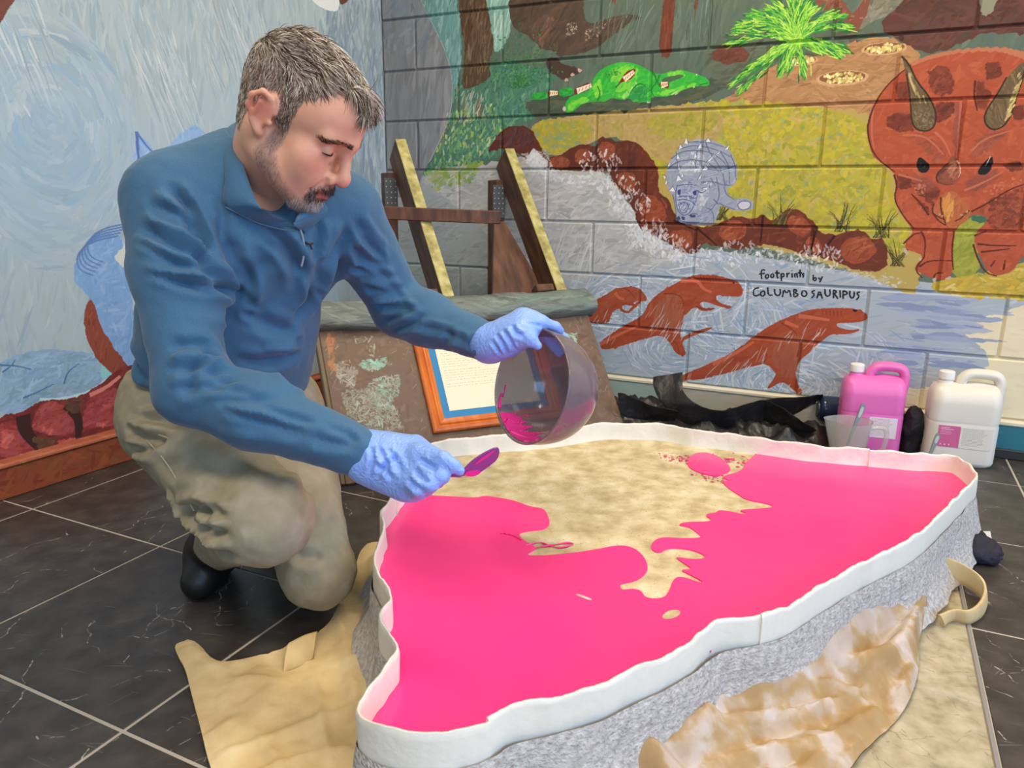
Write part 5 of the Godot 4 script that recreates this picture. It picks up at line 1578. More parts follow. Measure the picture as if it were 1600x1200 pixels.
	for para in [[1, 0.5], [0, 0.93], [0, 0.97], [0, 0.6], [2, 0], [1, 0.4], [0, 0.95], [0, 0.9], [0, 0.3], [2, 0], [1, 0.46], [0, 0.96], [0, 0.92], [0, 0.97], [0, 0.5], [2, 0], [0, 0.9], [0, 0.7]]:
		if para[0] < 2:
			var x := 14.0
			while x < (sw * 1000 - 16.0) * float(para[1]):
				var w := sheet.r.randf_range(4.0, 15.0)
				for g in int(w / 2.2):
					sheet.mark(sheet.px(x + g * 2.2, y), 5.0 * sheet.r.randf_range(0.5, 1.0), 2.6, PI * 0.5 + sheet.r.randf_range(-0.5, 0.5), Color("2a2620"), 1.0 if para[0] == 1 else 0.8)
				x += w + 2.6
		y -= 8.6 if para[0] != 2 else 5.0
	var paper := mat("ffffff", 0.5)
	paper.albedo_texture = sheet.texture()
	var pb := MB.new()
	pb.box(Vector3(sw, sh, 0.0015), Vector3(fw * 0.5, fh * 0.5, 0.006), 0.0002)
	for i in pb.v.size():
		pb.uv[i] = Vector2((pb.v[i].x - (fw - sw) * 0.5) / sw, ((fh + sh) * 0.5 - pb.v[i].y) / sh)
	obj("printed_sheet", pb.mesh(paper), f)
# ---------------------------------------------------------------- the man
const HEAD := Transform3D(Basis(Vector3(-0.1492, 0.0884, -1.0204), Vector3(0.5966, 0.8456, -0.0139), Vector3(0.8325, -0.5902, -0.1729)), Vector3(1.0572, 0.9483, 1.7658))      # x to his left, y up, z forward; the origin between the ears
const NECK := Vector3(0.9432, 0.8684, 1.7226)
const CHEST := Vector3(0.8925, 0.7401, 1.7256)
const BELLY := Vector3(0.8141, 0.5505, 1.7247)
const PELVIS := Vector3(0.7594, 0.394, 1.7032)
const R_SHOULDER := Vector3(0.8413, 0.8104, 1.8675)
const R_ELBOW := Vector3(0.9651, 0.5073, 1.9561)
const R_WRIST := Vector3(1.2752, 0.4084, 1.8757)
const L_SHOULDER := Vector3(1.0364, 0.7884, 1.6204)
const L_ELBOW := Vector3(1.0773, 0.5906, 1.5077)
const L_WRIST := Vector3(1.3271, 0.542, 1.5505)
const R_HIP := Vector3(0.7047, 0.3694, 1.7819)
const R_KNEE := Vector3(1.0547, 0.2763, 1.9151)
const R_ANKLE := Vector3(0.7249, 0.0637, 1.7435)
const L_HIP := Vector3(0.8395, 0.3574, 1.6409)
const L_KNEE := Vector3(1.0517, 0.1042, 1.7761)
const L_ANKLE := Vector3(0.7187, 0.1337, 1.5326)
const CHEST_WAY := Vector3(0.431, 0.0, 0.902)      # where his chest is turned, about

func facing() -> Vector3:
	var across := (L_SHOULDER - R_SHOULDER).normalized()
	return across.cross(Vector3.UP).normalized()

# folds pressed into cloth: each a list of points with a width and a depth
func press(b: MB, folds: Array, seed_: int, grain: float, on: Body = null) -> void:
	var n := b.normals()
	var noise := FastNoiseLite.new()
	noise.seed = seed_
	noise.frequency = 14.0
	noise.fractal_octaves = 3
	var sets := []
	for f in folds:
		var list := v3(f[0])
		if on:
			for k in list.size():
				list[k] = snap(list[k], on, 0.0)
		var pts := curve(list, maxi(3, list.size() * 3))
		var mid := (pts[0] + pts[pts.size() - 1]) * 0.5
		sets.append([pts, mid, pts[0].distance_to(pts[pts.size() - 1]) * 0.5 + 0.1, float(f[1]), float(f[2])])
	for i in b.v.size():
		var v := b.v[i]
		var d := noise.get_noise_3dv(v) * grain
		for s in sets:
			if v.distance_squared_to(s[1]) > s[2] * s[2]:
				continue
			var pts: PackedVector3Array = s[0]
			var best := 1e9
			var along := 0.0
			for k in pts.size() - 1:
				var e := pts[k + 1] - pts[k]
				var q := v - pts[k]
				var h := clampf(q.dot(e) / maxf(e.length_squared(), 1e-9), 0.0, 1.0)
				q -= e * h
				var dd := q.length()
				if dd < best:
					best = dd
					along = (k + h) / (pts.size() - 1)
			var w: float = s[3]
			if best < w * 4.0:
				var fade := clampf(minf(along, 1.0 - along) * 5.0, 0.0, 1.0)
				var x := best / w
				d += s[4] * 2.1 * fade * (-exp(-x * x) + 0.6 * exp(-(x - 1.9) * (x - 1.9)))
		b.v[i] = v + n[i] * d

# the point where cloth lies over or under p, looking along the way his chest is turned
func snap(p: Vector3, on: Body, off: float) -> Vector3:
	var all := PackedInt32Array(range(on.A.size()))
	var best := p
	var least := 1e9
	var t := 0.16
	var last := 1.0
	while t > -0.2:
		var d := on.dist(p + CHEST_WAY * t, all)
		if d < 0.0 and last >= 0.0:
			var hit := p + CHEST_WAY * (t + 0.004 * (-d) / maxf(last - d, 1e-6))
			if absf(t) < least:
				least = absf(t)
				best = hit
		last = d
		t -= 0.004
	return best + CHEST_WAY * off

func man() -> void:
	var fwd := facing()
	var across := (L_SHOULDER - R_SHOULDER).normalized()
	# ---- the body itself
	var flesh := Body.new()
	torso(flesh, -0.034, fwd, across)
	flesh.cut_after = flesh.A.size()
	limbs(flesh, -0.022)
	var mb := MB.new()
	flesh.planes.append(Plane((NECK - CHEST).normalized(), NECK - (NECK - CHEST).normalized() * 0.005))
	flesh.nets(mb, 0.016)
	for i in mb.v.size():
		mb.c[i] = Color("c98f78").srgb_to_linear()
	var head0 := mb.v.size()
	var head := head_field()
	head.nets(mb, 0.0033, HEAD)
	paint_head(mb, head0)
	var skin := mat("ffffff", 0.5, 0.4)
	skin.vertex_color_use_as_albedo = true
	skin.subsurf_scatter_enabled = true
	skin.subsurf_scatter_strength = 0.12
	bump(skin, noise_image(256, 0.12, 3, 101), 0.02)
	triplanar(skin, 9.0)
	var person := obj("person", mb.mesh(skin, true))
	tag(person, "kneeling man in a blue pullover and khaki trousers, holding a bowl and scraper", "person")
	hair(person, mb, head0)
	face_parts(person)
	# ---- pullover
	var knit := mat("ffffff", 0.75, 0.25)
	knit.albedo_texture = ramp_tex(noise_image(256, 0.2, 3, 102), [[0.0, "375a75"], [0.5, "416886"], [1.0, "4c7594"]])
	triplanar(knit, 8.0)
	bump(knit, noise_image(256, 0.25, 2, 103), 0.025)
	knit.rim_enabled = true
	knit.rim = 0.35
	knit.rim_tint = 0.6
	var top := Body.new()
	torso(top, 0.0, fwd, across)
	top.carve(NECK + Vector3(0, 0.05, 0), NECK - (NECK - CHEST).normalized() * 0.02, 0.062, 0.058, 0.012)
	var v_at: Vector3 = Vector3(1.0405, 0.7759, 1.7934)
	top.carve(Vector3(1.0064, 0.8336, 1.7821), v_at, 0.05, 0.01, 0.012)
	top.planes.append(Plane(Vector3(0.7594, 0.394, 1.7032) - Vector3(0.7396, 0.5622, 1.6655), Vector3(0.7624, 0.3888, 1.7032)))
	top.cut_after = top.A.size()
	sleeves(top)
	var tb := MB.new()
	top.nets(tb, 0.0052)
	press(tb, [
		# shoulder and upper sleeve of the near arm
		[[0.9026, 0.8386, 1.9103, 0.9274, 0.7925, 1.8885, 0.9391, 0.7343, 1.8764], 0.009, 0.006], [[0.8781, 0.8046, 1.9316, 0.9493, 0.7712, 1.9297, 0.9736, 0.7197, 1.9097], 0.009, 0.006], [[0.8689, 0.7698, 1.9457, 0.9392, 0.7379, 1.9439, 0.9792, 0.6962, 1.9136], 0.01, 0.007],
		[[0.8959, 0.7244, 1.9684, 0.9649, 0.7048, 1.9638, 0.9957, 0.6711, 1.9356], 0.009, 0.005], [[0.9443, 0.6848, 1.9792, 0.9919, 0.6704, 1.9605, 1.0105, 0.6481, 1.935], 0.009, 0.005], [[0.9391, 0.7343, 1.8764, 0.9666, 0.689, 1.8988, 0.9993, 0.6299, 1.9225], 0.011, 0.009],
		[[0.9044, 0.8235, 1.8908, 0.9388, 0.7736, 1.877, 0.9457, 0.7178, 1.8664], 0.007, 0.004], [[0.8877, 0.7873, 1.9318, 0.9561, 0.7532, 1.9316, 0.9776, 0.7095, 1.9106], 0.006, 0.004], [[0.8678, 0.7462, 1.9528, 0.9337, 0.7208, 1.9513, 0.976, 0.6829, 1.9189], 0.006, 0.004], [[0.9047, 0.6974, 1.9717, 0.9724, 0.6801, 1.9671, 1.0053, 0.6531, 1.9361], 0.006, 0.004], [[0.9431, 0.8242, 1.8379, 0.961, 0.782, 1.8526, 0.9531, 0.7391, 1.8569], 0.008, 0.003],
		[[0.9893, 0.614, 1.9775, 1.0224, 0.6065, 1.9638, 1.0291, 0.593, 1.9415], 0.006, 0.004], [[0.9876, 0.5608, 2.0047, 1.0233, 0.567, 1.9858, 1.053, 0.5573, 1.963], 0.006, 0.004], [[1.0111, 0.534, 2.0124, 1.0508, 0.5422, 1.9911, 1.0748, 0.5401, 1.9688], 0.006, 0.004], [[1.0352, 0.5206, 2.0046, 1.0732, 0.521, 1.9864, 1.1133, 0.5175, 1.9681], 0.006, 0.003], [[1.1269, 0.497, 1.9788, 1.1644, 0.483, 1.9648, 1.2106, 0.4709, 1.9461], 0.006, 0.003], [[1.0655, 0.4937, 1.9977, 1.1198, 0.4816, 1.9866, 1.1659, 0.4704, 1.9676], 0.006, 0.003], [[1.2271, 0.4645, 1.9515, 1.264, 0.4534, 1.937, 1.2952, 0.4518, 1.9225], 0.006, 0.0025],
		[[0.988, 0.7189, 1.8573, 0.9905, 0.665, 1.8598, 0.9722, 0.6193, 1.8585], 0.008, 0.004], [[1.0753, 0.686, 1.8248, 1.0603, 0.6323, 1.8241, 1.0243, 0.5747, 1.8346], 0.007, 0.004], [[1.0845, 0.7133, 1.7099, 1.075, 0.6589, 1.7525, 1.0548, 0.6267, 1.7827], 0.007, 0.004], [[1.0731, 0.5797, 1.7299, 1.0419, 0.5277, 1.7594, 1.0027, 0.4906, 1.7771], 0.007, 0.004], [[0.9686, 0.5538, 1.81, 1.0117, 0.5451, 1.7918, 1.0485, 0.5622, 1.7466], 0.008, 0.004], [[1.0457, 0.7805, 1.6982, 1.054, 0.7362, 1.7295, 1.056, 0.7041, 1.7604], 0.008, 0.004],
		[[1.0817, 0.7542, 1.6427, 1.0971, 0.7225, 1.6213, 1.1087, 0.6965, 1.5887], 0.006, 0.004], [[1.0775, 0.7154, 1.6555, 1.087, 0.6895, 1.624, 1.107, 0.6677, 1.5747], 0.006, 0.004], [[1.0698, 0.6723, 1.6484, 1.0836, 0.6563, 1.6006, 1.1128, 0.6459, 1.5552], 0.006, 0.004], [[1.0781, 0.6305, 1.6219, 1.0946, 0.6245, 1.5813, 1.127, 0.6248, 1.5429], 0.006, 0.005], [[1.0913, 0.5903, 1.6154, 1.1093, 0.5973, 1.5819, 1.1407, 0.6073, 1.5413], 0.006, 0.005],
		# inside of the near elbow
		[[0.9674, 0.5812, 1.9972, 1.0121, 0.5767, 1.9771, 1.0425, 0.563, 1.9549], 0.011, 0.006], [[0.9768, 0.544, 2.0145, 1.0188, 0.5513, 1.9924, 1.0541, 0.5474, 1.9652], 0.01, 0.006], [[0.9863, 0.5176, 2.0174, 1.0431, 0.5304, 1.9981, 1.0821, 0.5323, 1.9675], 0.011, 0.005],
		[[1.0122, 0.5689, 1.9907, 1.0083, 0.5394, 2.0007, 1.0191, 0.5101, 2.0038], 0.01, 0.004], [[1.0548, 0.5082, 1.9987, 1.1077, 0.5084, 1.9848, 1.1531, 0.5031, 1.9646], 0.009, 0.003], [[1.0858, 0.4745, 1.9933, 1.1484, 0.4664, 1.9771, 1.2033, 0.4573, 1.9535], 0.01, 0.003], [[1.2019, 0.4528, 1.9668, 1.2474, 0.4436, 1.9477, 1.2828, 0.444, 1.9306], 0.009, 0.003],
		# chest: folds that fall from the far armpit and the zip
		[[1.019, 0.7702, 1.8396, 1.0594, 0.7211, 1.8455, 1.0675, 0.6775, 1.831], 0.012, 0.006], [[0.9575, 0.7605, 1.8488, 0.9729, 0.6968, 1.8593, 0.9609, 0.63, 1.8609], 0.014, 0.006], [[1.0397, 0.76, 1.8326, 1.0663, 0.6995, 1.8368, 1.0471, 0.6429, 1.8275], 0.012, 0.004],
		[[1.0816, 0.6978, 1.8071, 1.0661, 0.6418, 1.8073, 1.026, 0.5839, 1.8198], 0.014, 0.007], [[1.0827, 0.7353, 1.6932, 1.0762, 0.6802, 1.7346, 1.0422, 0.6029, 1.7839], 0.012, 0.006], [[1.0928, 0.7673, 1.6794, 1.075, 0.7222, 1.7119, 1.0577, 0.6904, 1.7291], 0.011, 0.006],
		[[1.063, 0.6325, 1.7314, 1.0395, 0.5771, 1.7696, 0.9851, 0.5292, 1.7975], 0.012, 0.006], [[1.0593, 0.5952, 1.7208, 1.0399, 0.5449, 1.7555, 0.9949, 0.502, 1.7776], 0.012, 0.007], [[1.0525, 0.5568, 1.7119, 1.0406, 0.5119, 1.7415, 1.0062, 0.4683, 1.7588], 0.011, 0.007], [[0.9649, 0.6037, 1.832, 1.0027, 0.569, 1.8122, 1.0446, 0.564, 1.7594], 0.014, 0.006],
		[[0.914, 0.5265, 1.8208, 0.9509, 0.5109, 1.7961, 1.003, 0.5252, 1.7672], 0.012, 0.005], [[0.9401, 0.6379, 1.8457, 0.98, 0.6734, 1.8396, 1.01, 0.7184, 1.8356], 0.014, 0.004],
		# far sleeve
		[[1.087, 0.7805, 1.6556, 1.0994, 0.7426, 1.6374, 1.1068, 0.7069, 1.5982], 0.009, 0.005], [[1.0835, 0.7365, 1.6696, 1.088, 0.7058, 1.6303, 1.1046, 0.6809, 1.5836], 0.009, 0.006], [[1.0722, 0.6954, 1.6636, 1.0861, 0.6729, 1.6176, 1.1093, 0.6569, 1.5653], 0.008, 0.006], [[1.0745, 0.6534, 1.64, 1.085, 0.6404, 1.5929, 1.1166, 0.6335, 1.5455], 0.008, 0.006],
		[[1.0836, 0.6073, 1.6143, 1.1036, 0.6072, 1.5819, 1.1343, 0.6123, 1.5429], 0.008, 0.007], [[1.0927, 0.5752, 1.6075, 1.1177, 0.585, 1.5814, 1.1529, 0.6013, 1.5486], 0.008, 0.007], [[1.112, 0.5569, 1.6034, 1.1446, 0.572, 1.5836, 1.1797, 0.5945, 1.5605], 0.008, 0.005], [[1.1445, 0.5737, 1.5946, 1.2297, 0.565, 1.5906, 1.3138, 0.5417, 1.5912], 0.007, 0.003],
		[[1.2434, 0.5391, 1.6142, 1.2523, 0.5569, 1.605, 1.2496, 0.5729, 1.5903], 0.008, 0.003], [[1.2979, 0.5342, 1.6124, 1.3048, 0.5494, 1.6048, 1.3024, 0.5651, 1.5902], 0.007, 0.004],
		# back by the hem
		[[0.6249, 0.5218, 1.8117, 0.7005, 0.5078, 1.8366, 0.7487, 0.4669, 1.8593], 0.012, 0.005], [[0.6245, 0.4652, 1.8277, 0.6918, 0.4567, 1.8436, 0.7619, 0.4492, 1.858], 0.01, 0.005]], 104, 0.003, top)
	var pull := obj("pullover", tb.mesh(knit), person)
	pull.set_meta("label", "blue quarter-zip pullover")
	# collar, standing at the back and folded open in front
	var drape := func(list: Array, off: float, front: Array) -> PackedVector3Array:
		var o := v3(list)
		for k in o.size():
			if k in front:
				o[k] = snap(o[k], top, off)
		return o
	var inner := curve(drape.call([1.0786, 0.7633, 1.8382, 1.0668, 0.7745, 1.8407, 1.0434, 0.7938, 1.8419, 1.018, 0.8194, 1.8377, 0.9812, 0.8646, 1.8175, 0.935, 0.9054, 1.779, 0.9008, 0.941, 1.7225, 0.911, 0.9376, 1.6614, 0.9661, 0.8844, 1.6614, 1.0139, 0.8371, 1.7033, 1.0452, 0.7982, 1.7564, 1.0681, 0.7725, 1.804, 1.0789, 0.7611, 1.8341], 0.004, [0, 1, 12]), 56)
	var outer := curve(drape.call([1.0757, 0.7604, 1.8472, 1.0582, 0.7633, 1.8548, 1.0229, 0.7752, 1.866, 0.9748, 0.8013, 1.8691, 0.963, 0.8493, 1.8442, 0.9275, 0.8974, 1.8077, 0.8671, 0.9439, 1.7264, 0.8868, 0.9557, 1.6336, 0.9831, 0.8833, 1.6308, 1.0554, 0.8206, 1.6652, 1.0684, 0.7968, 1.6942, 1.0738, 0.7746, 1.755, 1.0891, 0.7552, 1.8354], 0.005, [0, 1, 2, 3, 11, 12]), 56)
	var rows := []
	for i in 56:
		var row := PackedVector3Array()
		var a := inner[i]
		var e := outer[i]
		var m := (a + e) * 0.5
		var up := Vector3.UP * 0.5 + CHEST_WAY * 0.5
		for q in [[0.0, 0.0], [0.08, 0.004], [0.3, 0.011], [0.6, 0.012], [0.9, 0.006], [1.0, 0.0], [0.9, -0.003], [0.5, 0.001], [0.1, -0.004]]:
			row.append(a.lerp(e, q[0]) + up * q[1])
		rows.append(row)
	var cb := MB.new()
	cb.sheet(rows, true)
	cb.fan(pts_mid(rows[0]), rows[0], true)
	cb.fan(pts_mid(rows[55]), rows[55])
	obj("collar", cb.mesh(knit), pull)
	# zip tape, teeth edge and pull
	var zb := MB.new()
	zb.tube(curve(drape.call([1.0884, 0.7618, 1.8476, 1.0906, 0.7453, 1.8455, 1.0899, 0.7243, 1.8437, 1.0842, 0.7051, 1.8438, 1.0797, 0.6963, 1.8427], 0.011, [0, 1, 2, 3, 4]), 20), PackedFloat32Array([0.0017]), 6, CHEST_WAY, 0.6)
	obj("zip", zb.mesh(mat("9aa4ae", 0.4)), pull)
	zb = MB.new()
	zb.tube(curve(drape.call([1.0963, 0.7394, 1.8479, 1.1043, 0.7356, 1.8497, 1.1085, 0.7378, 1.8482], 0.014, [0, 1, 2]), 8), PackedFloat32Array([0.002]), 6)
	zb.tube(curve(drape.call([1.1043, 0.7356, 1.8497, 1.1059, 0.7263, 1.8492], 0.014, [0, 1]), 6), PackedFloat32Array([0.0014]), 6)
	obj("zip_pull", zb.mesh(mat("1c2024", 0.5)), pull)
	zb = MB.new()
	zb.tube(curve(drape.call([1.0802, 0.7597, 1.8522, 1.0601, 0.7625, 1.8598, 1.0269, 0.7744, 1.8701, 0.98, 0.7994, 1.8729], 0.009, [0, 1, 2, 3]), 24), PackedFloat32Array([0.0016]), 6)
	obj("collar_piping", zb.mesh(mat("48657d", 0.6)), pull)
	# edge of a grey undershirt in the neck
	var ub := MB.new()
	ub.tube(curve(drape.call([1.062, 0.7732, 1.8342, 1.0733, 0.7672, 1.835, 1.0772, 0.7712, 1.8252, 1.0723, 0.7812, 1.811], -0.012, [0, 1, 2, 3]), 14), PackedFloat32Array([0.006]), 8, CHEST_WAY, 0.5)
	obj("undershirt", ub.mesh(mat("8b8f98", 0.8)), person)
	# ---- trousers
	var cloth := mat("ffffff", 0.85, 0.2)
	cloth.albedo_texture = ramp_tex(noise_image(512, 0.015, 4, 111), [[0.0, "8f866c"], [0.45, "9c9379"], [0.7, "a69d84"], [1.0, "b4ab95"]])
	triplanar(cloth, 2.4)
	bump(cloth, noise_image(256, 0.3, 2, 112), 0.03)
	var legs := Body.new()
	legs.bone(PELVIS + across * 0.06 - fwd * 0.02, PELVIS - across * 0.07 - fwd * 0.02, 0.122, 0.124, 0.05)
	legs.bone(PELVIS + Vector3(0, 0.06, 0), PELVIS, 0.135, 0.14, 0.05, fwd, 0.85)
	legs.bone(R_HIP, R_KNEE, 0.112, 0.078, 0.035)
	legs.bone(R_KNEE, R_ANKLE, 0.07, 0.05, 0.02)
	legs.ball(Vector3(1.0791, 0.2806, 1.9251), 0.074, 0.03)
	legs.bone(L_HIP, L_KNEE, 0.108, 0.07, 0.03)
	legs.bone(L_KNEE, L_ANKLE, 0.068, 0.055, 0.02)
	legs.planes.append(Plane(Vector3.UP * 1.0, PELVIS + Vector3(0, 0.075, 0)))
	legs.planes.append(Plane(Vector3.DOWN, Vector3(0, 0.003, 0)))
	var lb := MB.new()
	legs.nets(lb, 0.006)
	press(lb, [
		[[0.7071, 0.407, 1.896, 0.8085, 0.409, 1.9156, 0.8885, 0.4111, 1.8996], 0.01, 0.006], [[0.7057, 0.3808, 1.904, 0.8035, 0.3793, 1.9263, 0.8427, 0.3896, 1.916], 0.011, 0.009], [[0.714, 0.3475, 1.9093, 0.7809, 0.3566, 1.9206, 0.8239, 0.3681, 1.9196], 0.009, 0.008], [[0.7156, 0.419, 1.8885, 0.7985, 0.4354, 1.8901, 0.8527, 0.4313, 1.8653], 0.009, 0.005],
		[[0.8876, 0.2781, 1.9487, 0.946, 0.2774, 1.9667, 0.9975, 0.2735, 1.9889, 1.0548, 0.2706, 1.9966], 0.009, 0.011], [[0.9032, 0.2872, 1.9387, 0.9823, 0.2967, 1.9668, 1.0257, 0.2843, 1.9839, 1.0662, 0.2871, 1.9866], 0.009, 0.011], [[0.8733, 0.256, 1.9503, 0.9457, 0.2494, 1.9861, 1.0209, 0.2427, 1.9978, 1.0767, 0.2463, 1.993], 0.01, 0.009], [[0.9364, 0.3042, 1.9409, 1.0118, 0.3074, 1.9612, 1.0536, 0.3095, 1.9634], 0.009, 0.007],
		[[0.8555, 0.2811, 1.9403, 0.8848, 0.267, 1.9531, 0.8922, 0.2424, 1.968], 0.009, 0.01], [[0.8279, 0.3339, 1.9273, 0.9416, 0.3645, 1.9101, 1.0294, 0.3591, 1.8926], 0.016, 0.004], [[0.9601, 0.3808, 1.851, 1.0639, 0.3642, 1.8975, 1.1012, 0.3399, 1.9093], 0.018, 0.003],
		[[1.0168, 0.3505, 1.7638, 1.0416, 0.3338, 1.7795, 1.0676, 0.3164, 1.7719], 0.012, 0.006], [[1.0471, 0.1672, 1.8464, 1.0743, 0.1606, 1.8467, 1.1063, 0.161, 1.8313], 0.012, 0.004], [[1.0891, 0.305, 1.7077, 1.1174, 0.2641, 1.7628, 1.1324, 0.1821, 1.7786], 0.014, 0.004], [[0.9775, 0.4237, 1.6935, 1.0157, 0.4109, 1.7017, 1.0322, 0.3866, 1.7006], 0.01, 0.007]], 113, 0.004, legs)
	# plaster dust and wear on the knees, in flecks
	var dust := FastNoiseLite.new()
	dust.frequency = 55.0
	dust.fractal_octaves = 3
	for i in lb.v.size():
		var q := lb.v[i]
		var f := maxf(1.0 - q.distance_to(Vector3(1.126, 0.3183, 1.9607)) / 0.085, 0.7 - q.distance_to(Vector3(1.096, 0.1908, 1.8164)) / 0.09)
		f = smoothstep(0.1, 0.75, f + dust.get_noise_3dv(q) * 0.55)
		lb.c[i] = Color.WHITE.lerp(Color(1.12, 1.3, 1.75), f * 0.8)
	cloth.vertex_color_use_as_albedo = true
	var tr := obj("trousers", lb.mesh(cloth, true), person)
	tr.set_meta("label", "khaki work trousers, worn pale at the knee")
	# the rubbed, dusty knee
	seam(tr, [0.7817, 0.3758, 1.9091, 0.847, 0.3535, 1.9241, 0.9012, 0.3225, 1.9355, 0.9465, 0.2885, 1.9519], 0.0016, mat("b3aa90", 0.8), legs)
	seam(tr, [0.7446, 0.3919, 1.9051, 0.7999, 0.3916, 1.9108, 0.8405, 0.3888, 1.9059], 0.0016, mat("b3aa90", 0.8), legs)
	# ---- boots
	var leather := mat("191817", 0.45)
	var boot := Body.new()
	var toe: Vector3 = Vector3(0.7704, 0.035, 1.8196)
	var heel := R_ANKLE + Vector3(-0.04, -0.03, -0.03)
	boot.bone(R_ANKLE + (R_KNEE - R_ANKLE) * 0.25, R_ANKLE, 0.056, 0.054, 0.02)
	boot.bone(R_ANKLE + Vector3(0, -0.02, 0), toe, 0.05, 0.036, 0.03)
	boot.bone(heel, toe, 0.035, 0.03, 0.02)
	boot.planes.append(Plane(Vector3.DOWN, Vector3(0, 0.004, 0)))
	var bb := MB.new()
	boot.nets(bb, 0.008)
	obj("boot", bb.mesh(leather), person)
	boot = Body.new()
	boot.bone(L_ANKLE, L_ANKLE + Vector3(-0.03, -0.01, -0.05), 0.05, 0.05, 0.02)
	boot.bone(L_ANKLE + Vector3(-0.03, -0.01, -0.05), L_ANKLE + Vector3(-0.03, -0.03, -0.02) + Vector3(-0.06, -0.04, -0.1), 0.045, 0.038, 0.03)
	boot.planes.append(Plane(Vector3.DOWN, Vector3(0, 0.004, 0)))
	bb = MB.new()
	boot.nets(bb, 0.008)
	obj("boot", bb.mesh(leather), person)
	gloves(person)

func seam(parent: Node3D, list: Array, r: float, m: Material, on: Body) -> void:
	var b := MB.new()
	var pts := v3(list)
	for k in pts.size():
		pts[k] = snap(pts[k], on, 0.001)
	b.tube(curve(pts, 24), PackedFloat32Array([r]), 5)
	obj("seam", b.mesh(m), parent)

func torso(f: Body, g: float, fwd: Vector3, across: Vector3) -> void:
	f.bone(CHEST + Vector3(0, 0.03, 0), BELLY, 0.168 + g, 0.155 + g, 0.05, fwd, 0.74)
	f.bone(BELLY, PELVIS + Vector3(0, -0.01, 0), 0.158 + g, 0.168 + g, 0.05, fwd, 0.82)
	f.bone(CHEST + across * 0.07 + fwd * 0.035, CHEST - across * 0.075 + fwd * 0.035, 0.088 + g, 0.088 + g, 0.06)
	f.bone(R_SHOULDER.lerp(L_SHOULDER, 0.08), R_SHOULDER.lerp(L_SHOULDER, 0.92), 0.066 + g, 0.066 + g, 0.06)
	f.bone(NECK - fwd * 0.01, R_SHOULDER.lerp(NECK, 0.25), 0.064 + g, 0.052 + g, 0.04)
	f.bone(NECK - fwd * 0.01, L_SHOULDER.lerp(NECK, 0.25), 0.064 + g, 0.052 + g, 0.04)

func sleeves(f: Body) -> void:
	f.bone(R_SHOULDER, R_SHOULDER.lerp(R_ELBOW, 0.4), 0.07, 0.069, 0.04)
	f.bone(R_SHOULDER.lerp(R_ELBOW, 0.4), R_ELBOW, 0.069, 0.056, 0.03)
	f.bone(R_ELBOW, R_ELBOW.lerp(R_WRIST, 0.35), 0.057, 0.06, 0.03)
	f.bone(R_ELBOW.lerp(R_WRIST, 0.35), R_ELBOW.lerp(R_WRIST, 0.93), 0.058, 0.041, 0.03)
	f.bone(L_SHOULDER, L_ELBOW, 0.07, 0.054, 0.04)
	f.bone(L_ELBOW, L_ELBOW.lerp(L_WRIST, 0.3), 0.054, 0.052, 0.03)
	f.bone(L_ELBOW.lerp(L_WRIST, 0.3), L_ELBOW.lerp(L_WRIST, 0.9), 0.052, 0.038, 0.03)

func limbs(f: Body, g: float) -> void:
	f.bone(R_SHOULDER, R_ELBOW, 0.062 + g, 0.05 + g, 0.04)
	f.bone(R_ELBOW, R_WRIST, 0.05 + g, 0.04 + g, 0.03)
	f.bone(L_SHOULDER, L_ELBOW, 0.062 + g, 0.05 + g, 0.04)
	f.bone(L_ELBOW, L_WRIST, 0.05 + g, 0.04 + g, 0.03)
	f.bone(R_WRIST, R_WRIST + (R_WRIST - R_ELBOW).normalized() * 0.05, 0.026, 0.022, 0.02)
	f.bone(L_WRIST, L_WRIST + (L_WRIST - L_ELBOW).normalized() * 0.03, 0.026, 0.02, 0.02)
	f.bone(R_HIP, R_KNEE, 0.1 + g, 0.068 + g, 0.03)
	f.bone(R_KNEE, R_ANKLE, 0.062 + g, 0.045 + g, 0.02)
	f.bone(L_HIP, L_KNEE, 0.095 + g, 0.062 + g, 0.03)
	f.bone(L_KNEE, L_ANKLE, 0.058 + g, 0.045 + g, 0.02)

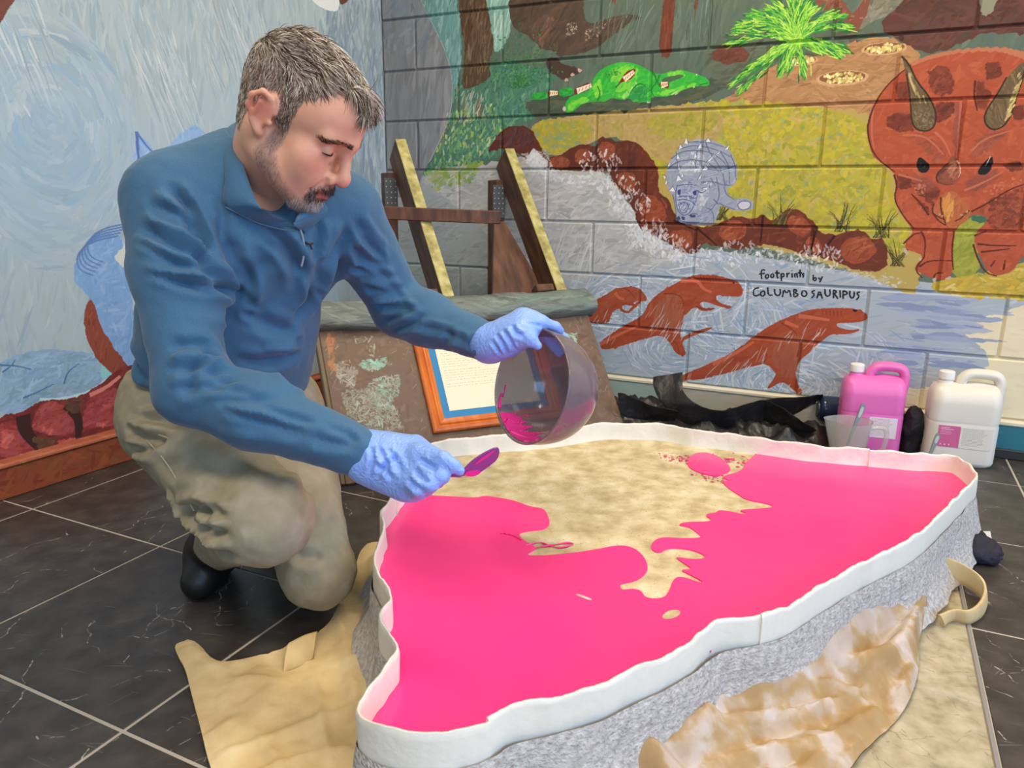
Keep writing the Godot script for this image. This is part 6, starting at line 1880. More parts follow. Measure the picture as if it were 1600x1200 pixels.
# ---- the head, in its own axes
func head_field() -> Body:
	var h := Body.new()
	var base := HEAD.affine_inverse() * (NECK - (NECK - CHEST).normalized() * 0.03)
	h.egg(Vector3(0, 0.036, -0.012), Vector3(0.074, 0.09, 0.096), 0.02)
	h.egg(Vector3(0, 0.044, 0.042), Vector3(0.066, 0.062, 0.066), 0.03)
	h.egg(Vector3(0, -0.052, 0.034), Vector3(0.056, 0.068, 0.06), 0.03)
	for s: float in [-1.0, 1.0]:
		h.bone(Vector3(0.054 * s, -0.066, 0.012), Vector3(0.02 * s, -0.106, 0.07), 0.017, 0.016, 0.03)
		h.ball(Vector3(0.045 * s, -0.026, 0.064), 0.018, 0.03)
		h.ball(Vector3(0.03 * s, -0.05, 0.068), 0.021, 0.03)
		h.bone(Vector3(0.004 * s, 0.017, 0.102), Vector3(0.044 * s, 0.018, 0.084), 0.0095, 0.0085, 0.018)
	h.ball(Vector3(0, -0.104, 0.078), 0.0185, 0.025)
	h.egg(Vector3(0, -0.073, 0.076), Vector3(0.03, 0.026, 0.026), 0.025)
	for s: float in [-1.0, 1.0]:
		h.carve(Vector3(0.029 * s, -0.002, 0.106), Vector3(0.039 * s, -0.003, 0.104), 0.0165, 0.015, 0.014)
	for s: float in [-1.0, 1.0]:
		h.ball(Vector3(0.0315 * s, -0.002, 0.081), 0.0134, 0.004)
		h.bone(Vector3(0.018 * s, -0.0165, 0.091), Vector3(0.044 * s, -0.0135, 0.079), 0.0035, 0.003, 0.01)
	h.bone(Vector3(0, 0.008, 0.1), Vector3(0, -0.034, 0.117), 0.0082, 0.0096, 0.012)
	h.ball(Vector3(0, -0.041, 0.117), 0.0122, 0.01)
	for s: float in [-1.0, 1.0]:
		h.ball(Vector3(0.0142 * s, -0.046, 0.104), 0.0102, 0.006)
	for s: float in [-1.0, 1.0]:
		h.carve(Vector3(0.0062 * s, -0.0575, 0.11), Vector3(0.0068 * s, -0.05, 0.112), 0.0036, 0.003, 0.003)
		h.bone(Vector3(0.023 * s, -0.0755, 0.09), Vector3(0.004 * s, -0.0715, 0.1035), 0.0045, 0.006, 0.006)
		h.bone(Vector3(0.021 * s, -0.081, 0.09), Vector3(0.0, -0.0845, 0.1015), 0.0048, 0.0066, 0.006)
		h.carve(Vector3(0.024 * s, -0.0785, 0.098), Vector3(0.0, -0.0778, 0.111), 0.0016, 0.0018, 0.003)
	h.carve(Vector3(-0.012, -0.095, 0.104), Vector3(0.012, -0.095, 0.104), 0.006, 0.006, 0.012)
	for s: float in [-1.0, 1.0]:      # the fold from the nose to the corner of the mouth
		h.carve(Vector3(0.0215 * s, -0.047, 0.104), Vector3(0.034 * s, -0.074, 0.09), 0.0022, 0.002, 0.006)
	# ears
	for s: float in [-1.0, 1.0]:
		var ring := [Vector3(0.074, 0.01, 0.006), Vector3(0.081, 0.027, -0.004), Vector3(0.088, 0.031, -0.019), Vector3(0.092, 0.018, -0.031), Vector3(0.09, 0.0, -0.031), Vector3(0.084, -0.017, -0.021), Vector3(0.078, -0.03, -0.006)]
		for k in ring.size() - 1:
			var a: Vector3 = ring[k] * Vector3(s, 1, 1)
			var b: Vector3 = ring[k + 1] * Vector3(s, 1, 1)
			h.bone(a, b, 0.0042, 0.0042 if k < 5 else 0.0065, 0.004)
		h.egg(Vector3(0.079 * s, 0.002, -0.012), Vector3(0.0055, 0.026, 0.018), 0.008)
		h.bone(Vector3(0.087 * s, 0.015, -0.018), Vector3(0.086 * s, -0.006, -0.02), 0.0035, 0.003, 0.004)
		h.carve(Vector3(0.092 * s, 0.0, -0.006), Vector3(0.09 * s, -0.012, -0.005), 0.009, 0.007, 0.004)
		h.ball(Vector3(0.079 * s, -0.008, 0.006), 0.0048, 0.004)
	# neck and the top of the chest
	h.bone(Vector3(0, -0.03, -0.035), base, 0.054, 0.06, 0.03)
	h.bone(Vector3(-0.02, -0.055, -0.015), base, 0.04, 0.05, 0.03)
	var pit := HEAD.affine_inverse() * Vector3(0.9588, 0.7791, 1.7115)
	h.bone(Vector3(-0.05, -0.035, -0.025), pit, 0.013, 0.012, 0.03)
	h.bone(base, pit, 0.052, 0.034, 0.03)
	return h

func hairline(q: Vector3) -> float:      # positive where hair grows
	var front := 0.07 + 0.03 * smoothstep(0.012, 0.036, absf(q.x))
	if q.z > 0.02:
		var edge := lerpf(0.03, front, smoothstep(0.02, 0.076, q.z))
		if absf(q.x) > 0.05:
			edge = minf(edge, lerpf(-0.02, front, smoothstep(0.022, 0.05, q.z)))
		return q.y - edge
	if q.z > -0.03:
		return q.y - (0.022 if q.z < 0.004 else -0.012)
	return q.y + lerpf(0.0, 0.06, smoothstep(-0.03, -0.06, q.z))

func beard_at(q: Vector3) -> float:
	var v := 0.0
	# moustache, chin and the line of the jaw
	v = maxf(v, 1.0 - Vector2(q.x / 0.031, (q.y + 0.0645) / 0.0085).length() if q.z > 0.085 else 0.0)
	v = maxf(v, 1.25 - Vector3(q.x / 0.034, (q.y + 0.104) / 0.027, (q.z - 0.08) / 0.045).length())
	v = maxf(v, (1.0 - Vector2((absf(q.x) - 0.028) / 0.009, (q.y + 0.083) / 0.02).length()) if q.z > 0.07 else 0.0)
	var jaw := Vector3(0.058, -0.06, 0.012)
	var jaw2 := Vector3(0.024, -0.108, 0.07)
	var p := Vector3(absf(q.x), q.y, q.z)
	var t := clampf((p - jaw).dot(jaw2 - jaw) / (jaw2 - jaw).length_squared(), 0.0, 1.0)
	v = maxf(v, 0.95 - p.distance_to(jaw.lerp(jaw2, t)) / 0.025)
	var top := Vector3(0.07, -0.005, 0.02)
	t = clampf((p - top).dot(jaw - top) / (jaw - top).length_squared(), 0.0, 1.0)
	v = maxf(v, 0.9 - p.distance_to(top.lerp(jaw, t)) / 0.016)
	if absf(q.y + 0.0785) < 0.0075 and absf(q.x) < 0.023 and q.z > 0.085:
		return 0.0
	return clampf(v, 0.0, 1.0)

func paint_head(mb: MB, from: int) -> void:
	var inv := HEAD.affine_inverse()
	var skin := Color("e4ad90").srgb_to_linear()
	var warm := Color("d6866e").srgb_to_linear()
	var lip := Color("b8655c").srgb_to_linear()
	var scalp := Color("6a5a4e").srgb_to_linear()
	var stub := Color("8d7468").srgb_to_linear()
	var n := FastNoiseLite.new()
	n.frequency = 40.0
	n.seed = 4
	for i in range(from, mb.v.size()):
		var q := inv * mb.v[i]
		var c := skin.lerp(warm, clampf(0.25 + n.get_noise_3dv(q) * 0.5, 0, 1) * 0.5)
		for s: float in [-1.0, 1.0]:
			c = c.lerp(warm, 0.55 * smoothstep(0.03, 0.008, q.distance_to(Vector3(0.044 * s, -0.03, 0.078))))
			c = c.lerp(Color("c46a58").srgb_to_linear(), 0.6 * smoothstep(0.03, 0.012, q.distance_to(Vector3(0.086 * s, 0.005, -0.016))))
		c = c.lerp(warm, 0.6 * smoothstep(0.022, 0.008, q.distance_to(Vector3(0, -0.044, 0.117))))
		if absf(q.y + 0.0785) < 0.0095 and absf(q.x) < 0.024 and q.z > 0.085:
			c = c.lerp(lip, 0.85)
		if q.y > -0.12:
			c = c.lerp(stub, 0.6 * smoothstep(0.0, 0.35, beard_at(q)))
			if not (absf(q.x) > 0.0745 and absf(q.z + 0.01) < 0.034 and q.y < 0.036):
				c = c.lerp(scalp, 0.85 * smoothstep(-0.004, 0.008, hairline(q)))
		mb.c[i] = c

func strand(bend: float) -> ArrayMesh:
	var b := MB.new()
	var path := PackedVector3Array()
	var rad := PackedFloat32Array()
	for k in 5:
		var t := k / 4.0
		path.append(Vector3(0, t * (1.0 - bend * t * 0.35), bend * t * t))
		rad.append(0.032 * (1.0 - t * 0.85))
	b.tube(path, rad, 3, Vector3.RIGHT, 1.0, false)
	return b.mesh(null)

func hair(person: Node3D, mb: MB, from: int) -> void:
	var inv := HEAD.affine_inverse()
	var n := mb.normals()
	var lock := mat("ffffff", 0.45, 0.4)
	lock.vertex_color_use_as_albedo = true
	var rr := RandomNumberGenerator.new()
	rr.seed = 17
	var pick := {"hair": [], "beard": [], "eyebrow": []}
	for t in range(0, mb.ix.size(), 3):
		if mb.ix[t] < from:
			continue
		var a := mb.v[mb.ix[t]]
		var b := mb.v[mb.ix[t + 1]]
		var d := mb.v[mb.ix[t + 2]]
		var area := (b - a).cross(d - a).length() * 0.5e6      # square millimetres
		var q := inv * ((a + b + d) / 3.0)
		var ear := absf(q.x) > 0.0745 and absf(q.z + 0.01) < 0.034 and q.y < 0.036
		var kind := ""
		var per := 0.0
		if not ear and q.y > -0.09 and hairline(q) > 0.0:
			kind = "hair"
			per = 0.62 * clampf(hairline(q) / 0.012, 0.25, 1.0)
		elif not ear and q.y > -0.128 and beard_at(q) > 0.05 and (inv.basis * n[mb.ix[t]]).y > -0.75:
			kind = "beard"
			per = 1.5 * beard_at(q)
		elif absf(q.x) > 0.007 and absf(q.x) < 0.055 and absf(q.y - (0.0175 + 0.0012 * sin(absf(q.x) * 70.0) - 0.2 * maxf(absf(q.x) - 0.034, 0.0))) < 0.0042 and q.z > 0.055:
			kind = "eyebrow"
			per = 1.6
		if kind == "":
			continue
		var c := area * per
		var k := int(c) + (1 if rr.randf() < c - int(c) else 0)
		for j in k:
			var u := rr.randf()
			var w := rr.randf() * (1.0 - u)
			pick[kind].append([a + (b - a) * u + (d - a) * w, n[mb.ix[t]], q])
	for kind: String in pick:
		var list: Array = pick[kind]
		var mm := MultiMesh.new()
		mm.transform_format = MultiMesh.TRANSFORM_3D
		mm.use_colors = true
		mm.mesh = strand(0.55 if kind == "hair" else 0.3)
		mm.mesh.surface_set_material(0, lock)
		mm.instance_count = list.size()
		for i in list.size():
			var at: Vector3 = list[i][0]
			var nn: Vector3 = list[i][1]
			var q: Vector3 = list[i][2]
			var flow: Vector3
			var l := 0.012
			var lean := 0.5
			var col: Color
			var grey := rr.randf()
			var tuft := Vector3(sin(q.x * 190.0 + q.z * 60.0), cos(q.z * 170.0 - q.x * 80.0), sin(q.y * 150.0 + q.z * 130.0)) * 0.35
			if kind == "hair":
				var high := smoothstep(0.05, 0.1, q.y)
				flow = Vector3(q.x * 3.0, -1.0, 0.15).lerp(Vector3(q.x * 6.0, 0.25, 1.0), high) + tuft
				lean = lerpf(0.85, 0.72, high)
				l = lerpf(0.013, 0.026, high) * rr.randf_range(0.7, 1.25)
				if q.z > 0.07 and absf(q.x) < 0.035:
					l *= 1.5
					lean = 0.55
				col = Color("4a3a2e").lerp(Color("6e5a48"), rr.randf()) if grey < 0.42 else (Color("9a8b7a").lerp(Color("c4b8a8"), rr.randf()) if grey < 0.82 else Color("e6ded2"))
			elif kind == "beard":
				flow = Vector3(q.x * 4.0, -1.0, 0.25)
				l = rr.randf_range(0.006, 0.0125)
				lean = 0.7
				var chin := smoothstep(-0.088, -0.1, q.y)
				var dark := q.y > -0.072 and absf(q.x) < 0.034
				if dark:
					col = Color("3a2c26").lerp(Color("6a584e"), rr.randf())
				elif absf(q.x) < 0.04 and q.z > 0.05:
					col = Color("3a2d28").lerp(Color("6f625a"), rr.randf()) if grey > 0.15 + 0.6 * chin else Color("b9b2aa").lerp(Color("e2ddd6"), rr.randf())
				else:
					l *= 0.6
					col = Color("9a8a7c").lerp(Color("c9bdb0"), rr.randf()) if grey < 0.6 else Color("5a483e")
			else:
				flow = Vector3(signf(q.x), 0.25, 0.0)
				l = rr.randf_range(0.006, 0.0105)
				lean = 0.8
				col = Color("2b2019").lerp(Color("4a382e"), rr.randf())
			flow = (HEAD.basis * flow).normalized()
			flow = (flow - nn * flow.dot(nn)).normalized()
			var dirv := (nn * (1.0 - lean) + flow * lean + Vector3(rr.randfn(), rr.randfn(), rr.randfn()) * 0.16).normalized()
			var side := dirv.cross(flow)
			if side.length() < 0.02:
				side = dirv.cross(nn)
			side = side.normalized()
			var bend := side.cross(dirv).normalized()
			if bend.dot(nn) > 0.0:
				bend = -bend
				side = -side
			var thick := clampf(l, 0.009, 0.02) * (1.25 if kind == "hair" else 1.0)
			mm.set_instance_transform(i, Transform3D(Basis(side * thick, dirv * l, bend * l), at - nn * 0.0006))
			mm.set_instance_color(i, col.srgb_to_linear())
		var o := MultiMeshInstance3D.new()
		o.name = kind
		o.multimesh = mm
		o.set_meta("kind", "stuff")
		o.set_meta("label", {"hair": "short brown hair going grey", "beard": "greying goatee and stubble", "eyebrow": "dark eyebrows"}[kind])
		person.add_child(o, true)

func face_parts(person: Node3D) -> void:
	var dark := mat("2a1c16", 0.5)
	for s: float in [-1.0, 1.0]:
		var pts := PackedVector3Array()
		for k in 9:
			var a := lerpf(-1.15, 1.15, k / 8.0)
			var c := Vector3(0.0315 * s, -0.002, 0.081)
			pts.append(HEAD * (c + Vector3(sin(a) * 0.0152, -0.0052 + 0.0012 * absf(a), cos(a) * 0.0136)))
		var b := MB.new()
		b.tube(pts, PackedFloat32Array([0.0006, 0.0012, 0.0015, 0.0015, 0.0015, 0.0015, 0.0015, 0.0012, 0.0006]), 6)
		obj("eyelash", b.mesh(dark), person)

# ---- blue gloves: each a palm with five bent fingers
func gloves(person: Node3D) -> void:
	var nitrile := mat("86abf0", 0.42, 0.5)
	nitrile.subsurf_scatter_enabled = true
	nitrile.subsurf_scatter_strength = 0.05
	bump(nitrile, noise_image(512, 0.02, 3, 121, FastNoiseLite.TYPE_SIMPLEX_SMOOTH, FastNoiseLite.FRACTAL_RIDGED), 0.16)
	triplanar(nitrile, 7.0)
	# near hand, closed round the scraper's handle
	var h := Body.new()
	var back := (CHEST_WAY + Vector3(0, 0.6, 0)).normalized()
	h.bone(Vector3(1.2568, 0.4105, 1.8781), Vector3(1.2894, 0.4082, 1.8746), 0.04, 0.032, 0.02)
	h.bone(Vector3(1.2894, 0.4082, 1.8746), Vector3(1.3456, 0.4074, 1.8766), 0.034, 0.041, 0.03, back, 0.62)
	h.bone(Vector3(1.2906, 0.3982, 1.8769), Vector3(1.3381, 0.3841, 1.8753), 0.03, 0.034, 0.03, back, 0.7)
	# index, stretched along the handle
	h.bone(Vector3(1.3602, 0.4321, 1.8798), Vector3(1.4066, 0.4333, 1.8859), 0.0135, 0.0115, 0.012)
	h.bone(Vector3(1.4066, 0.4333, 1.8859), Vector3(1.4243, 0.4248, 1.8855), 0.0112, 0.01, 0.006)
	h.bone(Vector3(1.4243, 0.4248, 1.8855), Vector3(1.433, 0.4166, 1.8814), 0.0098, 0.0082, 0.005)
	# the other three, bent so that the middle joints face right
	h.bone(Vector3(1.3655, 0.4184, 1.8868), Vector3(1.4104, 0.4086, 1.8967), 0.0138, 0.0122, 0.01)
	h.bone(Vector3(1.4104, 0.4086, 1.8967), Vector3(1.3913, 0.3899, 1.8768), 0.012, 0.0105, 0.004)
	h.bone(Vector3(1.3913, 0.3899, 1.8768), Vector3(1.3658, 0.3909, 1.8715), 0.0105, 0.009, 0.004)
	h.bone(Vector3(1.3599, 0.4049, 1.8933), Vector3(1.3985, 0.3974, 1.909), 0.0136, 0.0122, 0.01)
	h.bone(Vector3(1.3985, 0.3974, 1.909), Vector3(1.3808, 0.38, 1.8903), 0.012, 0.0105, 0.004)
	h.bone(Vector3(1.3808, 0.38, 1.8903), Vector3(1.356, 0.3819, 1.8845), 0.0105, 0.009, 0.004)
	h.bone(Vector3(1.3459, 0.3933, 1.8975), Vector3(1.3798, 0.3865, 1.9141), 0.0125, 0.011, 0.01)
	h.bone(Vector3(1.3798, 0.3865, 1.9141), Vector3(1.3626, 0.3723, 1.8988), 0.011, 0.0095, 0.004)
	h.bone(Vector3(1.3626, 0.3723, 1.8988), Vector3(1.3433, 0.3757, 1.8945), 0.0095, 0.0085, 0.004)
	# thumb, along the far side of the handle
	h.bone(Vector3(1.2957, 0.4246, 1.8613), Vector3(1.3305, 0.431, 1.8429), 0.017, 0.0125, 0.02)
	h.bone(Vector3(1.3305, 0.431, 1.8429), Vector3(1.3741, 0.422, 1.8474), 0.0122, 0.0095, 0.006)
	var b := MB.new()
	h.nets(b, 0.0032)
	press(b, [[[1.2933, 0.436, 1.8992, 1.3084, 0.4261, 1.9005, 1.3195, 0.3991, 1.8971], 0.004, 0.0022], [[1.2981, 0.4001, 1.9013, 1.3122, 0.4147, 1.8962, 1.3278, 0.4302, 1.8901], 0.004, 0.0024], [[1.291, 0.4147, 1.9006, 1.3074, 0.4088, 1.9001, 1.3256, 0.3933, 1.8958], 0.004, 0.002], [[1.3042, 0.4361, 1.894, 1.3269, 0.4224, 1.8927, 1.34, 0.4031, 1.8919], 0.0045, 0.0016], [[1.3689, 0.4295, 1.8935, 1.3902, 0.4237, 1.8965, 1.404, 0.4189, 1.8969], 0.004, 0.002], [[1.3644, 0.4152, 1.8997, 1.3851, 0.4066, 1.9036, 1.4013, 0.4047, 1.9078], 0.004, 0.002], [[1.3543, 0.4009, 1.9028, 1.3713, 0.3951, 1.9077, 1.3836, 0.3895, 1.9091], 0.004, 0.002], [[1.2827, 0.4382, 1.898, 1.2915, 0.4203, 1.9045, 1.2857, 0.397, 1.9081], 0.004, 0.002]], 122, 0.0012, h)
	obj("glove", b.mesh(nitrile), person).set_meta("label", "blue rubber glove gripping the scraper")
	# far hand, over the bowl's rim: thumb inside, fingers outside
	h = Body.new()
	var back2 := (CHEST_WAY * 0.4 + Vector3(0, 1.0, 0)).normalized()
	h.bone(Vector3(1.3123, 0.5433, 1.5515), Vector3(1.3376, 0.5565, 1.5414), 0.038, 0.031, 0.02)
	h.bone(Vector3(1.3376, 0.5565, 1.5414), Vector3(1.3743, 0.5848, 1.5274), 0.033, 0.036, 0.03, back2, 0.7)
	h.bone(Vector3(1.3516, 0.5532, 1.5586), Vector3(1.3856, 0.5712, 1.5601), 0.024, 0.024, 0.03)
	h.bone(Vector3(1.3705, 0.5983, 1.5197), Vector3(1.407, 0.5887, 1.5107), 0.0135, 0.0115, 0.014)
	h.bone(Vector3(1.407, 0.5887, 1.5107), Vector3(1.4264, 0.5789, 1.4928), 0.0115, 0.0095, 0.006)
	h.bone(Vector3(1.4264, 0.5789, 1.4928), Vector3(1.4326, 0.5689, 1.4812), 0.0095, 0.0075, 0.005)
	h.bone(Vector3(1.3673, 0.5904, 1.5006), Vector3(1.4031, 0.577, 1.4758), 0.0135, 0.0115, 0.012)
	h.bone(Vector3(1.4031, 0.577, 1.4758), Vector3(1.4326, 0.5477, 1.4528), 0.0112, 0.009, 0.006)
	h.bone(Vector3(1.3643, 0.5807, 1.4876), Vector3(1.3989, 0.5638, 1.4587), 0.013, 0.011, 0.012)
	h.bone(Vector3(1.3989, 0.5638, 1.4587), Vector3(1.4317, 0.5263, 1.4421), 0.011, 0.009, 0.006)
	h.bone(Vector3(1.3565, 0.5716, 1.4825), Vector3(1.387, 0.552, 1.4562), 0.012, 0.0105, 0.012)
	h.bone(Vector3(1.387, 0.552, 1.4562), Vector3(1.417, 0.5165, 1.4461), 0.0105, 0.0085, 0.006)
	h.bone(Vector3(1.3697, 0.5678, 1.5629), Vector3(1.4068, 0.5648, 1.5689), 0.0165, 0.0125, 0.014)
	h.bone(Vector3(1.4068, 0.5648, 1.5689), Vector3(1.421, 0.5534, 1.5653), 0.0122, 0.0085, 0.006)
	b = MB.new()
	h.nets(b, 0.0032)
	press(b, [[[1.3376, 0.5713, 1.5716, 1.3559, 0.5569, 1.5783, 1.3648, 0.536, 1.5799], 0.0035, 0.0022], [[1.3474, 0.5808, 1.5642, 1.3656, 0.5663, 1.571, 1.379, 0.5443, 1.5708], 0.0035, 0.002], [[1.3671, 0.5908, 1.5635, 1.3796, 0.5775, 1.5727, 1.3995, 0.5725, 1.576], 0.004, 0.0022], [[1.3314, 0.5595, 1.5779, 1.3487, 0.544, 1.5853, 1.3567, 0.5313, 1.5851], 0.0035, 0.002], [[1.3861, 0.5952, 1.5417, 1.4062, 0.59, 1.545, 1.418, 0.5838, 1.5297], 0.004, 0.0015]], 123, 0.0012, h)
	obj("glove", b.mesh(nitrile), person).set_meta("label", "blue rubber glove holding the bowl's rim")
# ---------------------------------------------------------------- what he holds
func bowl_and_scraper() -> void:
	# the flexible mixing bowl, tipped: axis from its mouth to its foot
	var mouth: Vector3 = Vector3(1.4, 0.4697, 1.5474)
	var right := Vector3(0.902, 0, -0.431)
	var axis := (right * 0.79 + Vector3.DOWN * 0.26 - CHEST_WAY * 0.56).normalized()
	var side := axis.cross(CHEST_WAY).normalized()
	var at := Transform3D(Basis(side, axis, side.cross(axis)), mouth)
	var plastic := mat("7d7277", 0.14, 0.5)
	plastic.transparency = BaseMaterial3D.TRANSPARENCY_ALPHA
	plastic.albedo_color.a = 0.66
	var t := thing("mixing_bowl", "translucent grey rubber mixing bowl streaked with pink, tipped in the gloved far hand", "bowl", at)
	var prof := PackedVector2Array()
	for k in 19:
		var a := k / 18.0
		prof.append(Vector2(0.112 * pow(1.0 - pow(a, 2.6), 0.5) + 0.0, a * 0.135) if k < 18 else Vector2(0.0005, 0.135))
	var inside := PackedVector2Array()
	for k in range(18, -1, -1):
		var q := prof[k]
		inside.append(Vector2(maxf(q.x - 0.0035, 0.0004), q.y - 0.0035 * (k / 18.0)))
	var all := prof.duplicate()
	all.reverse()
	var shell := PackedVector2Array(all)
	shell.append(Vector2(0.1135, -0.0015))
	shell.append(Vector2(0.111, -0.003))
	shell.append(Vector2(0.1085, -0.0015))
	for k in 19:
		shell.append(inside[18 - k])
	var b := MB.new()
	b.lathe(shell, 56)
	obj("shell", b.mesh(plastic), t)
	# pink left inside: a puddle at the low side, runs and splashes
	var pink := mat("ee3a9a", 0.25)
	var low := at.basis.inverse() * Vector3.DOWN
	var lowa := atan2(low.z, low.x)
	var n := FastNoiseLite.new()
	n.frequency = 3.0
	n.seed = 8
	b = MB.new()
	var rows := []
	for k in 13:
		var row := PackedVector3Array()
		for j in 41:
			var da := lerpf(-0.85, 0.85, j / 40.0)
			var wide := 0.5 + 0.5 * cos(da * 1.75)
			var a := lerpf(0.02, (0.06 + 0.55 * wide * (0.75 + 0.6 * n.get_noise_2d(j * 0.22, 1.0))), k / 12.0)
			var r := 0.112 * sqrt(maxf(1.0 - pow(a, 2.6), 0.0)) - 0.0048
			row.append(Vector3(r * cos(lowa + da), a * 0.135, r * sin(lowa + da)))
		rows.append(row)
	b.sheet(rows)
	obj("rubber_film", b.mesh(pink), t)
	for q in [[0.45, 0.02, 0.3, 0.55], [-0.3, 0.05, -0.1, 0.7], [0.1, 0.02, 0.25, 0.75], [0.62, 0.04, 0.72, 0.42], [-0.62, 0.03, -0.75, 0.5], [0.95, 0.06, 1.2, 0.3], [-1.0, 0.02, -1.35, 0.16]]:
		var path := PackedVector3Array()
		var rad := PackedFloat32Array()
		for k in 22:
			var f := k / 21.0
			var da := lerpf(q[0], q[2], f) + 0.07 * sin(f * 9.0 + q[0] * 5.0)
			var a: float = lerpf(q[1], q[3], f)
			var r := 0.112 * sqrt(maxf(1.0 - pow(a, 2.6), 0.0)) - 0.0046
			path.append(Vector3(r * cos(lowa + da), a * 0.135, r * sin(lowa + da)))
			rad.append(0.0032 * (1.0 - 0.6 * f) + 0.0008 * sin(f * 14.0))
		var rb := MB.new()
		rb.tube(path, rad, 7)
		obj("rubber_run", rb.mesh(pink), t)
	var sp := MB.new()
	for k in 110:
		var da := R.randfn() * 0.28 + (1.15 if k % 2 else -0.5)
		var a := clampf(0.32 + R.randfn() * 0.13, 0.04, 0.8)
		var r := 0.112 * sqrt(maxf(1.0 - pow(a, 2.6), 0.0)) - 0.0042
		var pnt := Vector3(r * cos(lowa + da), a * 0.135, r * sin(lowa + da))
		var s := R.randf_range(0.0008, 0.0026)
		var inn := Vector3(-cos(lowa + da), 0.15, -sin(lowa + da)).normalized()
		var u := inn.cross(Vector3.UP).normalized()
		sp.lathe(PackedVector2Array([Vector2(s, 0), Vector2(s * 0.7, s * 0.6), Vector2(0.0001, s * 0.8)]), 6, Transform3D(Basis(u, inn, u.cross(inn)), pnt))
	obj("rubber_specks", sp.mesh(pink), t).set_meta("kind", "stuff")
	# the scraper: a limp fan-shaped blade on a handle hidden in the fist
	var grip: Vector3 = Vector3(1.3584, 0.3995, 1.8784)
	var tip: Vector3 = Vector3(1.4333, 0.409, 1.8742)
	var far: Vector3 = Vector3(1.482, 0.4345, 1.8381)
	var d := (far - tip).normalized()
	var w := (Vector3(0, 0.78, 0) + CHEST_WAY * 0.5 - d * 0.2)
	w = (w - d * w.dot(d)).normalized()
	var o := Transform3D(Basis(d, w, d.cross(w)), tip)
	var s := thing("scraper", "small purple plastic scraper smeared with pink, held in the gloved near hand", "scraper", o)
	var lil := mat("8d4a98", 0.3)
	lil.transparency = BaseMaterial3D.TRANSPARENCY_ALPHA
	lil.albedo_color.a = 0.9
	lil.roughness = 0.3
	var bb := MB.new()
	bb.prism(smooth2(mm2([-6, -5, 6, -9, 16, -19, 30, -17, 44, -12, 58, -6, 66, 10, 67, 24, 52, 25, 36, 23, 20, 18, 8, 8, -6, 5]), 2), 0.0022, 0.0007)
	obj("blade", bb.mesh(lil), s)
	bb = MB.new()
	bb.prism(smooth2(mm2([2, -6, 10, -16, 18, -20, 28, -17, 24, -8, 14, -2, 6, 0]), 2), 0.0012, 0.0004, Transform3D(Basis(), Vector3(0, 0, 0.0012)))
	bb.prism(smooth2(mm2([24, 8, 44, 12, 60, 20, 60, 22, 40, 18, 26, 13]), 1), 0.0012, 0.0004, Transform3D(Basis(), Vector3(0, 0, 0.0012)))
	obj("rubber_smear", bb.mesh(mat("e8399c", 0.25)), s)
	bb = MB.new()
	var ga := o.affine_inverse() * grip
	bb.tube(PackedVector3Array([Vector3(-0.002, 0, 0), ga * 0.5, ga]), PackedFloat32Array([0.005, 0.006, 0.0065]), 10)
	obj("handle", bb.mesh(mat("8a58a8", 0.4)), s)

# ---------------------------------------------------------------- jugs and odds along the wall
func rounded(w: float, d: float, r: float, n := 6) -> PackedVector2Array:
	var o := PackedVector2Array()
	for c in 4:
		var cx := (w * 0.5 - r) * (1.0 if c == 0 or c == 3 else -1.0)
		var cy := (d * 0.5 - r) * (1.0 if c < 2 else -1.0)
		for k in n:
			var a := PI * 0.5 * (c + float(k) / (n - 1))
			o.append(Vector2(cx + cos(a) * r, cy + sin(a) * r))
	return o

